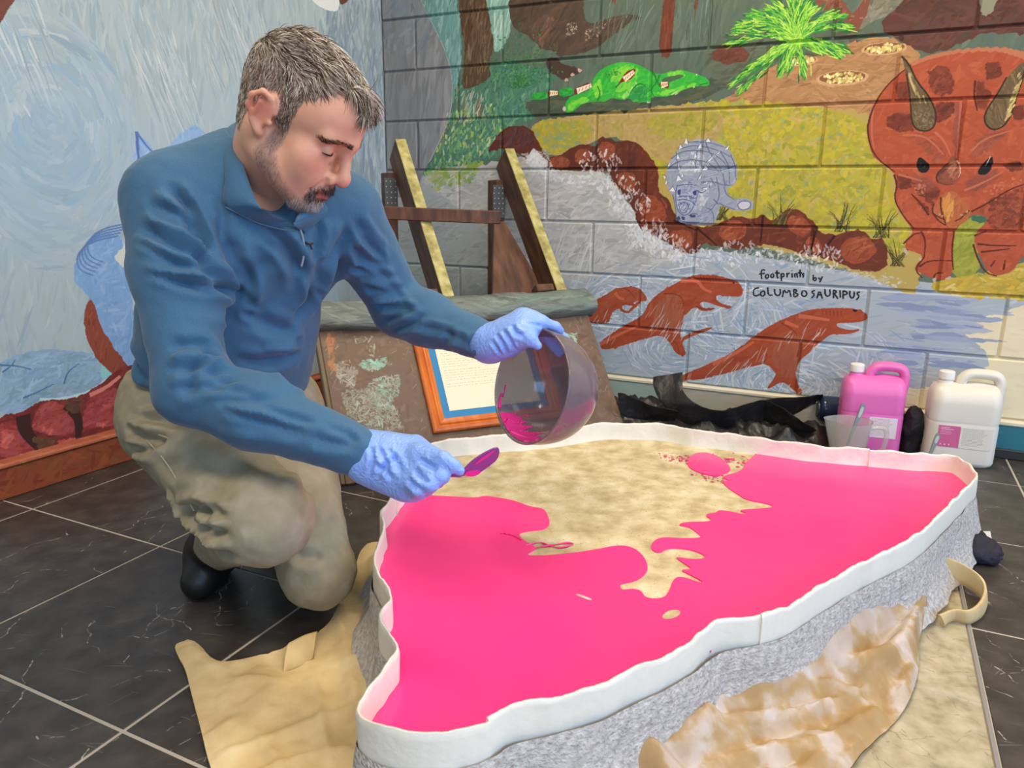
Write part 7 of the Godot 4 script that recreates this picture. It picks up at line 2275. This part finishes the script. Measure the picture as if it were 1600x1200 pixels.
func jug(called: String, label: String, at: Transform3D, body: StandardMaterial3D, band: String, band_text: String, info: String) -> void:
	var t := thing(called, label, "jug", at)
	var w := 0.188
	var d := 0.125
	var h := 0.285
	# front outline: shoulders, a cap at the left and a handle with its opening at the right
	var b := MB.new()
	var rows := []
	for q in [[0.0, 0.9, 0.82], [0.006, 0.97, 0.95], [0.016, 1.0, 1.0], [0.06, 1.0, 1.0], [0.126, 1.0, 1.0], [0.13, 0.985, 0.98], [0.136, 0.985, 0.98], [0.14, 1.0, 1.0], [0.19, 1.0, 1.0], [0.205, 0.99, 0.97], [0.222, 0.965, 0.86]]:
		var row := PackedVector3Array()
		for p in rounded(w * float(q[1]), d * float(q[2]), 0.032):
			row.append(Vector3(p.x, q[0], -p.y))
		rows.append(row)
	# the top slopes up towards the handle side
	for q in [[0.235, 0.88, 0.66], [0.243, 0.7, 0.45], [0.246, 0.4, 0.2]]:
		var row := PackedVector3Array()
		for p in rounded(w * float(q[1]), d * float(q[2]), 0.016 if q[1] > 0.5 else 0.008):
			row.append(Vector3(p.x, q[0], -p.y))
		rows.append(row)
	b.sheet(rows, true)
	b.fan(Vector3.ZERO, rows[0], true)
	b.fan(Vector3(0, 0.246, 0), rows[rows.size() - 1])
	obj("body", b.mesh(body), t)
	# the grip: a moulded loop
	b = MB.new()
	b.tube(curve(PackedVector3Array([Vector3(-0.018, 0.232, 0), Vector3(-0.012, 0.258, 0), Vector3(0.008, 0.274, 0), Vector3(0.05, 0.276, 0), Vector3(0.076, 0.27, 0), Vector3(0.087, 0.25, 0), Vector3(0.088, 0.225, 0), Vector3(0.086, 0.2, 0)]), 36), PackedFloat32Array([0.0155]), 14, Vector3(0, 0, 1), 1.35)
	b.tube(curve(PackedVector3Array([Vector3(-0.018, 0.222, 0), Vector3(0.02, 0.236, 0), Vector3(0.086, 0.23, 0)]), 12), PackedFloat32Array([0.016]), 12, Vector3(0, 0, 1), 1.3)
	obj("grip", b.mesh(body), t)
	var neck := MB.new()
	neck.lathe(PackedVector2Array([Vector2(0.026, 0.225), Vector2(0.021, 0.247), Vector2(0.0185, 0.252), Vector2(0.0185, 0.262)]), 24, Transform3D(Basis(), Vector3(-0.055, 0, 0)))
	obj("neck", neck.mesh(body), t)
	var cap := MB.new()
	var rows2 := []
	for q in [[0.0205, 0.254], [0.0212, 0.256], [0.0212, 0.276], [0.0195, 0.2785], [0.0001, 0.2785]]:
		var row := PackedVector3Array()
		for k in 48:
			var a := TAU * k / 48
			var rr: float = q[0] + (0.0006 if k % 2 == 0 and q[1] > 0.2555 and q[1] < 0.277 else 0.0)
			row.append(Vector3(-0.055 + rr * cos(a), q[1], rr * sin(a)))
		rows2.append(row)
	cap.sheet(rows2, true)
	obj("cap", cap.mesh(mat("efece2", 0.45)), t)
	# printed label: a pink panel and a panel of small print
	var p := Paint.new()
	p.start(140, 66, 0, 66, 5.0, info)
	p.patch(band, [0, 66, 58, 66, 58, 0, 0, 0], 0, 0)
	var y := 60.0
	for k in 5:
		p.line(band_text, 1.6 if k < 2 else 0.8, 1.6 if k < 2 else 0.8, [6, y, 6 + [24, 34, 26, 30, 28][k], y], 0)
		y -= 5.0
	for k in 3:
		p.patch(band_text, [8 + k * 11, 6, 13 + k * 11, 6, 10.5 + k * 11, 11], 0, 0)
	y = 60.0
	for k in 13:
		var x := 64.0
		while x < 130.0 - 20.0 * p.r.randf():
			var ww := p.r.randf_range(2.0, 7.0)
			p.line("6f6a66", 0.9, 0.9, [x, y, x + ww, y], 0)
			x += ww + 1.2
		y -= 4.2
	var lm := mat("ffffff", 0.4)
	lm.albedo_texture = p.texture()
	var lb := MB.new()
	lb.box(Vector3(0.14, 0.066, 0.0008), Vector3(0.003, 0.092, d * 0.5 + 0.0006), 0.0002)
	for i in lb.v.size():
		lb.uv[i] = Vector2((lb.v[i].x + 0.067) / 0.14, (0.125 - lb.v[i].y) / 0.066)
	obj("label", lb.mesh(lm), t)

func things_by_the_wall() -> void:
	var rosy := mat("ee74bc", 0.35)
	rosy.backlight_enabled = true
	rosy.backlight = Color(0.35, 0.12, 0.28)
	var milk := mat("e6e0d0", 0.4)
	milk.backlight_enabled = true
	milk.backlight = Color(0.3, 0.29, 0.26)
	var turn := Basis(Vector3.UP, 0.14)
	jug("liquid_jug", "pink plastic jug with a white cap and printed label, at the foot of the wall", Transform3D(turn.scaled(Vector3(1.02, 1.05, 1.02)), JUG_PINK), rosy, "e87fb4", "f7dbe8", "eadbe0")
	jug("liquid_jug", "white plastic jug with a pink printed label, at the foot of the wall", Transform3D(Basis(Vector3.UP, 0.1).scaled(Vector3(1.06, 1.06, 1.04)), JUG_WHITE), milk, "d0648f", "f0d2dc", "e0dbcc")
	# measuring jug with a grey spoon standing in it
	var clear := mat("d9d8cc", 0.2)
	clear.transparency = BaseMaterial3D.TRANSPARENCY_ALPHA
	clear.albedo_color.a = 0.28
	var mj := thing("measuring_jug", "clear plastic measuring jug with a handle, before the pink jug", "measuring jug", Transform3D(Basis(Vector3.UP, 0.1).scaled(Vector3.ONE * 1.2), MEASURE))
	var b := MB.new()
	b.lathe(PackedVector2Array([Vector2(0.0005, 0), Vector2(0.036, 0), Vector2(0.04, 0.004), Vector2(0.052, 0.11), Vector2(0.054, 0.112), Vector2(0.0515, 0.112), Vector2(0.0375, 0.006), Vector2(0.0005, 0.005)]), 36)
	for i in b.v.size():      # the lip
		var v := b.v[i]
		if v.y > 0.08 and v.x < -0.02:
			b.v[i].x -= 0.016 * smoothstep(0.08, 0.112, v.y) * smoothstep(0.045, 0.0, absf(v.z))
	obj("beaker", b.mesh(clear), mj)
	b = MB.new()
	b.tube(curve(PackedVector3Array([Vector3(0.048, 0.096, 0), Vector3(0.078, 0.1, 0), Vector3(0.088, 0.085, 0), Vector3(0.086, 0.05, 0), Vector3(0.078, 0.03, 0)]), 24), PackedFloat32Array([0.0065]), 10, Vector3(0, 0, 1), 1.4)
	obj("handle", b.mesh(clear), mj)
	spoon("spoon", "grey plastic spoon standing in the measuring jug", Vector3(1.9561, 0.0483, 0.3137), Vector3(1.994, 0.182, 0.2239))
	spoon("spoon", "grey plastic spoon leaning before the white jug", Vector3(2.1834, 0.0346, 0.3233), Vector3(2.2107, 0.1253, 0.2677))
	# dark blue tub lying behind the pink jug
	var blue := mat("22304a", 0.2)
	var tub_at: Vector3 = Vector3(1.8775, 0.0927, 0.0073)
	var tt := Transform3D(Basis(Vector3.UP, 0.25) * Basis(Vector3(0, 0, 1), PI * 0.5), tub_at)
	var tub := thing("dark_tub", "dark blue glossy plastic tub lying on its side behind the pink jug", "tub", tt)
	b = MB.new()
	b.lathe(PackedVector2Array([Vector2(0.0005, 0.03), Vector2(0.03, 0.03), Vector2(0.043, 0.024), Vector2(0.047, 0.01), Vector2(0.047, -0.1), Vector2(0.042, -0.108), Vector2(0.0005, -0.108)]), 36)
	obj("body", b.mesh(blue), tub)
	b = MB.new()
	b.lathe(PackedVector2Array([Vector2(0.0005, 0.036), Vector2(0.028, 0.036), Vector2(0.031, 0.034), Vector2(0.031, 0.028)]), 32)
	obj("base", b.mesh(mat("3c4656", 0.3)), tub)
	# dark cloth bag between the jugs and dark cloth by the slab's tip
	var navy := mat("17161f", 0.8)
	bump(navy, noise_image(256, 0.02, 4, 131), 0.6)
	triplanar(navy, 6.0)
	lump("cloth_bag", "black crumpled cloth bag standing between the two jugs", "bag", Vector3(2.147, 0.075, 0.105), Vector3(0.034, 0.09, 0.055), navy, 3)
	var nav2 := mat("1d1c2b", 0.75)
	bump(nav2, noise_image(256, 0.02, 4, 132), 0.6)
	triplanar(nav2, 6.0)
	var rag := lump("dark_cloth", "dark blue crumpled cloth with a pale tag beside the slab's right tip", "cloth", Vector3(2.2393, 0.022, 0.8682), Vector3(0.085, 0.034, 0.065), nav2, 5)
	obj("tag", slab(Vector3(0.018, 0.028, 0.0015), Vector3.ZERO, mat("d9d6d0", 0.6), 0.0004), rag, Transform3D(Basis(Vector3.RIGHT, -0.7) * Basis(Vector3(0, 0, 1), 0.2), rag.transform.affine_inverse() * (Vector3(2.2907, 0.03, 0.8098))))
	black_sheeting()

func spoon(called: String, label: String, foot: Vector3, top: Vector3) -> void:
	var d := (top - foot).normalized()
	var s := d.cross(CHEST_WAY).normalized()
	var l := foot.distance_to(top)
	var t := thing(called, label, "spoon", Transform3D(Basis(s, d, s.cross(d)), foot), "grey spoons")
	var grey := mat("6f7470", 0.4)
	var b := MB.new()
	b.prism(smooth2(PackedVector2Array([Vector2(-0.004, 0), Vector2(0.004, 0), Vector2(0.0055, l * 0.5), Vector2(0.0085, l * 0.85), Vector2(0.0085, l * 0.97), Vector2(0.0, l), Vector2(-0.0085, l * 0.97), Vector2(-0.0085, l * 0.85), Vector2(-0.0055, l * 0.5)]), 2), 0.004, 0.001)
	obj("handle", b.mesh(grey), t)
	b = MB.new()
	b.prism(smooth2(PackedVector2Array([Vector2(-0.0045, l * 0.68), Vector2(0.0045, l * 0.68), Vector2(0.0055, l * 0.92), Vector2(-0.0055, l * 0.92)]), 2), 0.0012, 0.0004, Transform3D(Basis(), Vector3(0, 0, 0.0008)))
	obj("inlay", b.mesh(mat("a4a9a4", 0.4)), t)
	b = MB.new()
	b.lathe(PackedVector2Array([Vector2(0.0003, -0.006), Vector2(0.01, -0.004), Vector2(0.014, 0), Vector2(0.0125, 0), Vector2(0.009, -0.0025), Vector2(0.0003, -0.0045)]), 20, Transform3D(Basis(Vector3(1, 0, 0), Vector3(0, 0, 1), Vector3(0, -1.5, 0)), Vector3(0, -0.014, 0.0)))
	obj("scoop", b.mesh(grey), t)

func lump(called: String, label: String, category: String, at: Vector3, radii: Vector3, m: Material, seed_: int) -> MeshInstance3D:
	var n := FastNoiseLite.new()
	n.seed = seed_
	n.frequency = 9.0
	n.fractal_type = FastNoiseLite.FRACTAL_RIDGED
	n.fractal_octaves = 3
	var rows := []
	for k in 25:
		var a := PI * (k / 24.0 - 0.5)
		var row := PackedVector3Array()
		for j in 48:
			var e := TAU * j / 48
			var d := Vector3(cos(a) * cos(e), sin(a), cos(a) * sin(e))
			var q := d * radii * (0.86 + 0.3 * n.get_noise_3dv(d * radii * 1.0 + at))
			q.y = maxf(q.y, -at.y + 0.002)
			row.append(q)
		rows.append(row)
	var b := MB.new()
	b.sheet(rows, true)
	var o := obj(called, b.mesh(m), self, Transform3D(Basis(), at))
	tag(o, label, category)
	return o

# a strip of stiff sheet bent along a path; wide says which way its width runs at each point
func ribbon(path: PackedVector3Array, wide: PackedVector3Array, m: Material, called: String, parent: Node3D, seed_: int) -> void:
	var p := curve(path, 60)
	var w := curve(wide, 60)
	var n := FastNoiseLite.new()
	n.seed = seed_
	n.frequency = 7.0
	var front := []
	for i in 60:
		var t := (p[mini(i + 1, 59)] - p[maxi(i - 1, 0)]).normalized()
		var nn := t.cross(w[i].normalized()).normalized()
		var row := PackedVector3Array()
		for j in 9:
			var f := j / 8.0 - 0.5
			row.append(p[i] + w[i] * f + nn * (0.0012 + n.get_noise_3dv(p[i] + w[i] * f) * 0.012))
		for j in 9:
			var f := 0.5 - j / 8.0
			row.append(p[i] + w[i] * f + nn * (-0.0012 + n.get_noise_3dv(p[i] + w[i] * f) * 0.012))
		front.append(row)
	var b := MB.new()
	b.sheet(front, true)
	b.fan(pts_mid(front[0]), front[0], true)
	b.fan(pts_mid(front[59]), front[59])
	obj(called, b.mesh(m), parent)

func black_sheeting() -> void:
	var black := mat("232221", 0.38)
	bump(black, noise_image(256, 0.015, 4, 141), 0.4)
	triplanar(black, 5.0)
	var t := thing("plastic_sheeting", "crumpled black plastic sheeting lying along the wall behind the slab", "plastic sheet")
	# the strip that curls up against the wall at its left end and runs right along the ledge
	ribbon(v3([1.3615, 0.218, 0.276, 1.3741, 0.1719, 0.3057, 1.4159, 0.1369, 0.3412, 1.4793, 0.1023, 0.3435, 1.5395, 0.0893, 0.3184, 1.6273, 0.0981, 0.2511, 1.7227, 0.1062, 0.1575, 1.8033, 0.1194, 0.0696, 1.8612, 0.1335, 0.0151]), v3([0.1, 0.03, 0, 0.1, 0.01, 0, 0.085, 0.06, 0.02, 0.03, 0.1, 0.03, 0.0, 0.1, 0.03, 0.0, 0.1, 0.04, 0.02, 0.1, 0.05, 0.0, 0.08, 0.05, 0, 0.03, 0.03]), black, "curled_strip", t, 3)
	ribbon(v3([1.6874, 0.1022, 0.1984, 1.7398, 0.0958, 0.2209, 1.7886, 0.0722, 0.2499, 1.836, 0.0549, 0.2321]), v3([0.0, 0.1, 0.02, 0.03, 0.085, 0.05, 0.05, 0.07, 0.05, 0.05, 0.05, 0.05]), black, "folded_strip", t, 5)
	ribbon(v3([1.246, 0.1458, 0.4656, 1.2873, 0.1174, 0.4081, 1.348, 0.1044, 0.3828, 1.4213, 0.0972, 0.3726]), v3([0.0, 0.08, 0.03, 0.0, 0.09, 0.03, 0.0, 0.07, 0.05, 0.02, 0.05, 0.06]), black, "folded_strip", t, 6)
	# the sheet heaped on the floor
	var n := FastNoiseLite.new()
	n.seed = 12
	n.frequency = 4.5
	n.fractal_type = FastNoiseLite.FRACTAL_RIDGED
	n.fractal_octaves = 3
	var rows := []
	for i in 22:
		var row := PackedVector3Array()
		for j in 90:
			var x := lerpf(1.0, 1.9, j / 89.0)
			var z := lerpf(0.06, 0.42 - 0.1 * j / 89.0, i / 21.0) + 0.02 * n.get_noise_2d(x, 3.0)
			var e := minf(1.0, minf(minf(i, 21 - i) / 3.0, minf(j, 89 - j) / 4.0))
			row.append(Vector3(x, 0.004 + e * (0.045 + 0.05 * n.get_noise_2d(x, z * 1.4)), z))
		rows.append(row)
	var b := MB.new()
	b.sheet(rows)
	obj("heaped_sheet", b.mesh(black), t)

# ---------------------------------------------------------------- drop cloths
# a cloth on the floor: an outline, ridges [points x z height..., width], and a fine crumple
func drop_cloth(called: String, label: String, o: PackedVector2Array, ridges: Array, m: Material, seed_: int, lift: float) -> MeshInstance3D:
	var n := FastNoiseLite.new()
	n.seed = seed_
	n.frequency = 3.2
	n.fractal_type = FastNoiseLite.FRACTAL_RIDGED
	n.fractal_octaves = 3
	n.domain_warp_enabled = true
	n.domain_warp_amplitude = 0.12
	n.domain_warp_frequency = 2.0
	var fine := resample(smooth2(o, 2), 0.009)
	var lo := fine[0]
	var hi := fine[0]
	for q in fine:
		lo = lo.min(q)
		hi = hi.max(q)
	var pts := PackedVector2Array(fine)
	var inner := Geometry2D.offset_polygon(fine, -0.006)
	var step := 0.009
	var y := lo.y
	var odd := false
	while y < hi.y:
		var x := lo.x + (step * 0.5 if odd else 0.0)
		while x < hi.x:
			for q in inner:
				if Geometry2D.is_point_in_polygon(Vector2(x, y), q):
					pts.append(Vector2(x, y))
			x += step
		y += step * 0.87
		odd = not odd
	var tri := Geometry2D.triangulate_delaunay(pts)
	var b := MB.new()
	for i in pts.size():
		var q := pts[i]
		var h := 0.0025 + lift * maxf(0.0, n.get_noise_2dv(q) + 0.25)
		for r in ridges:
			var best := 1e9
			var top := 0.0
			var line: Array = r[0]
			for k in range(0, line.size() - 3, 3):
				var a := Vector2(line[k], line[k + 2])
				var e := Vector2(line[k + 3], line[k + 5]) - a
				var f := clampf((q - a).dot(e) / e.length_squared(), 0, 1)
				var dd := (q - a - e * f).length()
				if dd < best:
					best = dd
					top = lerpf(line[k + 1], line[k + 4], f)
			h = maxf(h, h * 0.6 + top * exp(-best * best / (float(r[1]) * float(r[1]))))
		h += lift * 0.45 * n.get_noise_2d(q.x * 2.3 + 5.0, q.y * 2.3) * smoothstep(0.0, 0.03, h)
		if i < fine.size():
			h = minf(h, 0.004 + h * 0.25)
		b.p(Vector3(q.x, h, q.y), q)
	for k in range(0, tri.size(), 3):
		var mid := (pts[tri[k]] + pts[tri[k + 1]] + pts[tri[k + 2]]) / 3.0
		if not Geometry2D.is_point_in_polygon(mid, fine):
			continue
		var cw := (pts[tri[k + 1]] - pts[tri[k]]).cross(pts[tri[k + 2]] - pts[tri[k]]) > 0
		b.ix.append_array(PackedInt32Array([tri[k], tri[k + 1], tri[k + 2]]) if cw else PackedInt32Array([tri[k], tri[k + 2], tri[k + 1]]))
	# a hem turned under, so that the edge has thickness
	var c := fine.size()
	var i0 := b.v.size()
	for i in c:
		b.p(Vector3(b.v[i].x, maxf(b.v[i].y - 0.004, 0.0006), b.v[i].z), fine[i])
	for i in c:
		var j := (i + 1) % c
		b.ix.append_array(PackedInt32Array([i, j, i0 + j, i, i0 + j, i0 + i]))
	var ob := obj(called, b.mesh(m))
	tag(ob, label, "drop cloth")
	return ob

func cloths() -> void:
	var tan_m := mat("ffffff", 0.85, 0.2)
	tan_m.albedo_texture = ramp_tex(noise_image(512, 0.012, 5, 151), [[0.0, "c2a878"], [0.45, "d2ba8a"], [0.7, "dac494"], [1.0, "e4d2a6"]])
	tan_m.uv1_scale = Vector3(1.6, 1.6, 1.6)
	bump(tan_m, noise_image(512, 0.3, 2, 152), 0.03)
	var left := drop_cloth("drop_cloth", "tan canvas cloth with a strap corner on dark tiles before the man's knees", mm2([873, 1976, 876, 1961, 903, 1948, 979, 1982, 1016, 1958, 1050, 1908, 1068, 1854, 1090, 1802, 1053, 1714, 990, 1585, 942, 1497, 957, 1448, 1060, 1441, 1270, 1649, 1409, 1885, 1470, 2094, 1495, 2162, 1333, 2242, 1219, 2192, 1166, 2164, 1090, 2111, 1016, 2062, 950, 2017, 913, 2000]), [
		[[1.0868, 0.012, 1.7624, 1.2056, 0.01, 1.8856, 1.3061, 0.014, 1.9909, 1.3953, 0.01, 2.0638], 0.012], [[1.1665, 0.008, 2.1599, 1.2096, 0.014, 2.087, 1.2496, 0.012, 2.016, 1.2854, 0.006, 1.964], 0.014], [[1.1339, 0.003, 2.0077, 1.1372, 0.008, 1.9568, 1.1601, 0.004, 1.909], 0.01], [[1.2229, 0.01, 2.1892, 1.273, 0.014, 2.1151, 1.3291, 0.01, 2.0531], 0.013],
		[[1.0479, 0.006, 2.0363, 1.0871, 0.012, 1.9878, 1.1482, 0.006, 1.9772], 0.01], [[1.1336, 0.004, 1.9118, 1.2188, 0.012, 1.979, 1.2827, 0.012, 2.0482, 1.3353, 0.008, 2.0909], 0.009], [[1.1451, 0.006, 2.0758, 1.2453, 0.012, 2.1118, 1.2955, 0.01, 2.1534], 0.01], [[1.0084, 0.015, 1.536, 1.1083, 0.02, 1.6851, 1.2097, 0.015, 1.8045], 0.014]], tan_m, 161, 0.013)
	# a flap that stands up from the near sheet, and a wire hook on its strap corner
	var fb := MB.new()
	var rows := []
	var base := curve(v3([1.1107, 0.006, 1.9469, 1.1254, 0.006, 1.9191, 1.1307, 0.006, 1.8911]), 14)
	var top := curve(v3([1.0821, 0.02, 1.899, 1.0994, 0.028, 1.8769, 1.1037, 0.02, 1.8472]), 14)
	for i in 14:
		var row := PackedVector3Array()
		for q in [[0.0, 0.0], [0.35, 0.012], [0.8, 0.014], [1.0, 0.008], [1.02, 0.002], [0.7, 0.004], [0.3, 0.002]]:
			row.append(base[i].lerp(top[i], q[0]) + Vector3.UP * q[1])
		rows.append(row)
	fb.sheet(rows, true)
	fb.fan(pts_mid(rows[0]), rows[0], true)
	fb.fan(pts_mid(rows[13]), rows[13])
	for i in fb.v.size():
		fb.uv[i] = Vector2(fb.v[i].x, fb.v[i].z)
	obj("folded_flap", fb.mesh(tan_m), left)
	fb = MB.new()
	fb.tube(curve(v3([0.8918, 0.006, 1.9857, 0.8963, 0.008, 1.9779, 0.9037, 0.008, 1.9787, 0.9068, 0.007, 1.9843, 0.8992, 0.006, 1.9864]), 20), PackedFloat32Array([0.0011]), 6)
	obj("hook", fb.mesh(mat("4a4a48", 0.4)), left)
	# the far sheet, whitened with plaster dust, bunched along the slab's long side
	var dusty := mat("ffffff", 0.85, 0.2)
	dusty.albedo_texture = ramp_tex(noise_image(1024, 0.006, 5, 153), [[0.0, "987c58"], [0.42, "a88c62"], [0.52, "b59c78"], [0.62, "c4bab2"], [1.0, "d2cecf"]])
	triplanar(dusty, 1.6)
	bump(dusty, noise_image(512, 0.3, 2, 154), 0.03)
	var right := drop_cloth("drop_cloth", "tan cloth whitened with plaster dust, bunched along the near right side of the slab", mm2([1693, 2032, 1518, 1866, 1563, 1692, 1745, 1329, 1885, 1027, 2036, 699, 2148, 594, 2195, 833, 2192, 1028, 2147, 1225, 2122, 1349, 2122, 1436, 2107, 1531, 2082, 1608, 2045, 1684, 2016, 1759, 1990, 1838, 1927, 1950, 1778, 2024]), [
		[[1.7005, 0.03, 1.8961, 1.7334, 0.038, 1.8423, 1.8019, 0.05, 1.7568, 1.8839, 0.066, 1.6501, 1.9712, 0.084, 1.4814, 2.0659, 0.09, 1.271, 2.1521, 0.078, 1.0518], 0.05], [[1.9708, 0.02, 1.5424, 2.0193, 0.04, 1.5299, 2.0632, 0.05, 1.4831, 2.1026, 0.04, 1.3803, 2.1366, 0.03, 1.2459], 0.022], [[1.7439, 0.02, 1.8763, 1.8065, 0.035, 1.8206, 1.8801, 0.03, 1.7461, 1.9689, 0.012, 1.6604], 0.02],
		[[1.797, 0.02, 1.8988, 1.8719, 0.028, 1.8163, 1.9472, 0.02, 1.7539, 2.0259, 0.008, 1.6599], 0.018], [[1.9366, 0.012, 1.6237, 1.9734, 0.03, 1.6048, 2.0131, 0.02, 1.5885], 0.016], [[1.871, 0.012, 1.8593, 1.9599, 0.02, 1.7982, 2.0172, 0.008, 1.6802], 0.018], [[1.7958, 0.02, 1.7656, 1.89, 0.03, 1.6733, 1.9689, 0.035, 1.5367, 2.0495, 0.035, 1.3622, 2.1223, 0.025, 1.1884], 0.014], [[1.8315, 0.012, 1.7928, 1.9155, 0.022, 1.7175, 1.995, 0.02, 1.6245, 2.0525, 0.012, 1.5288], 0.01], [[1.9091, 0.012, 1.8131, 1.9817, 0.02, 1.7293, 2.0523, 0.016, 1.6078], 0.011], [[2.0086, 0.02, 1.4386, 2.0509, 0.026, 1.5121, 2.072, 0.012, 1.5567], 0.011], [[1.7146, 0.035, 1.9101, 1.7678, 0.04, 1.8615, 1.8113, 0.045, 1.8009], 0.035], [[1.7601, 0.03, 1.9023, 1.8038, 0.035, 1.8518, 1.8661, 0.025, 1.7777], 0.02], [[1.6909, 0.045, 1.9554, 1.7297, 0.05, 1.915, 1.7808, 0.045, 1.9138, 1.8142, 0.025, 1.9161], 0.03], [[2.0941, 0.02, 1.3961, 2.1072, 0.02, 1.4748, 2.0861, 0.01, 1.5825], 0.016]], dusty, 162, 0.02)
	# its waistband end, looped over at the slab's tip
	var lb := MB.new()
	var pa := curve(v3([2.1706, 0.02, 1.0674, 2.2109, 0.014, 1.0625, 2.2448, 0.006, 1.0852, 2.2567, 0.003, 1.1213, 2.2445, 0.003, 1.1751, 2.2186, 0.003, 1.2184, 2.1905, 0.003, 1.2211, 2.1711, 0.004, 1.2549]), 60)
	var wd := curve(v3([2.1696, 0.07, 1.0643, 2.2084, 0.06, 1.0598, 2.2413, 0.052, 1.0839, 2.2507, 0.045, 1.1219, 2.2405, 0.038, 1.1753, 2.2167, 0.034, 1.2204, 2.1886, 0.032, 1.2292, 2.1608, 0.03, 1.2622]), 60)
	rows = []
	for i in 60:
		var row := PackedVector3Array()
		var tt := (pa[mini(i + 1, 59)] - pa[maxi(i - 1, 0)])
		var nn := Vector3(tt.z, 0, -tt.x).normalized()
		for q in [[0.0, 0.0025], [0.3, 0.005], [0.7, 0.0045], [0.97, 0.003], [1.0, 0.0], [0.97, -0.003], [0.7, -0.002], [0.3, -0.002], [0.0, -0.0025]]:
			row.append(pa[i].lerp(wd[i], q[0]) + nn * q[1])
		rows.append(row)
	lb.sheet(rows, true)
	lb.fan(pts_mid(rows[0]), rows[0], true)
	lb.fan(pts_mid(rows[59]), rows[59])
	for i in lb.v.size():
		lb.uv[i] = Vector2(lb.v[i].x, lb.v[i].z)
	obj("waistband", lb.mesh(tan_m), right)

const JUG_PINK := Vector3(2.015, 0, 0.125)
const JUG_WHITE := Vector3(2.278, 0, 0.12)
const MEASURE := Vector3(1.962, 0, 0.275)
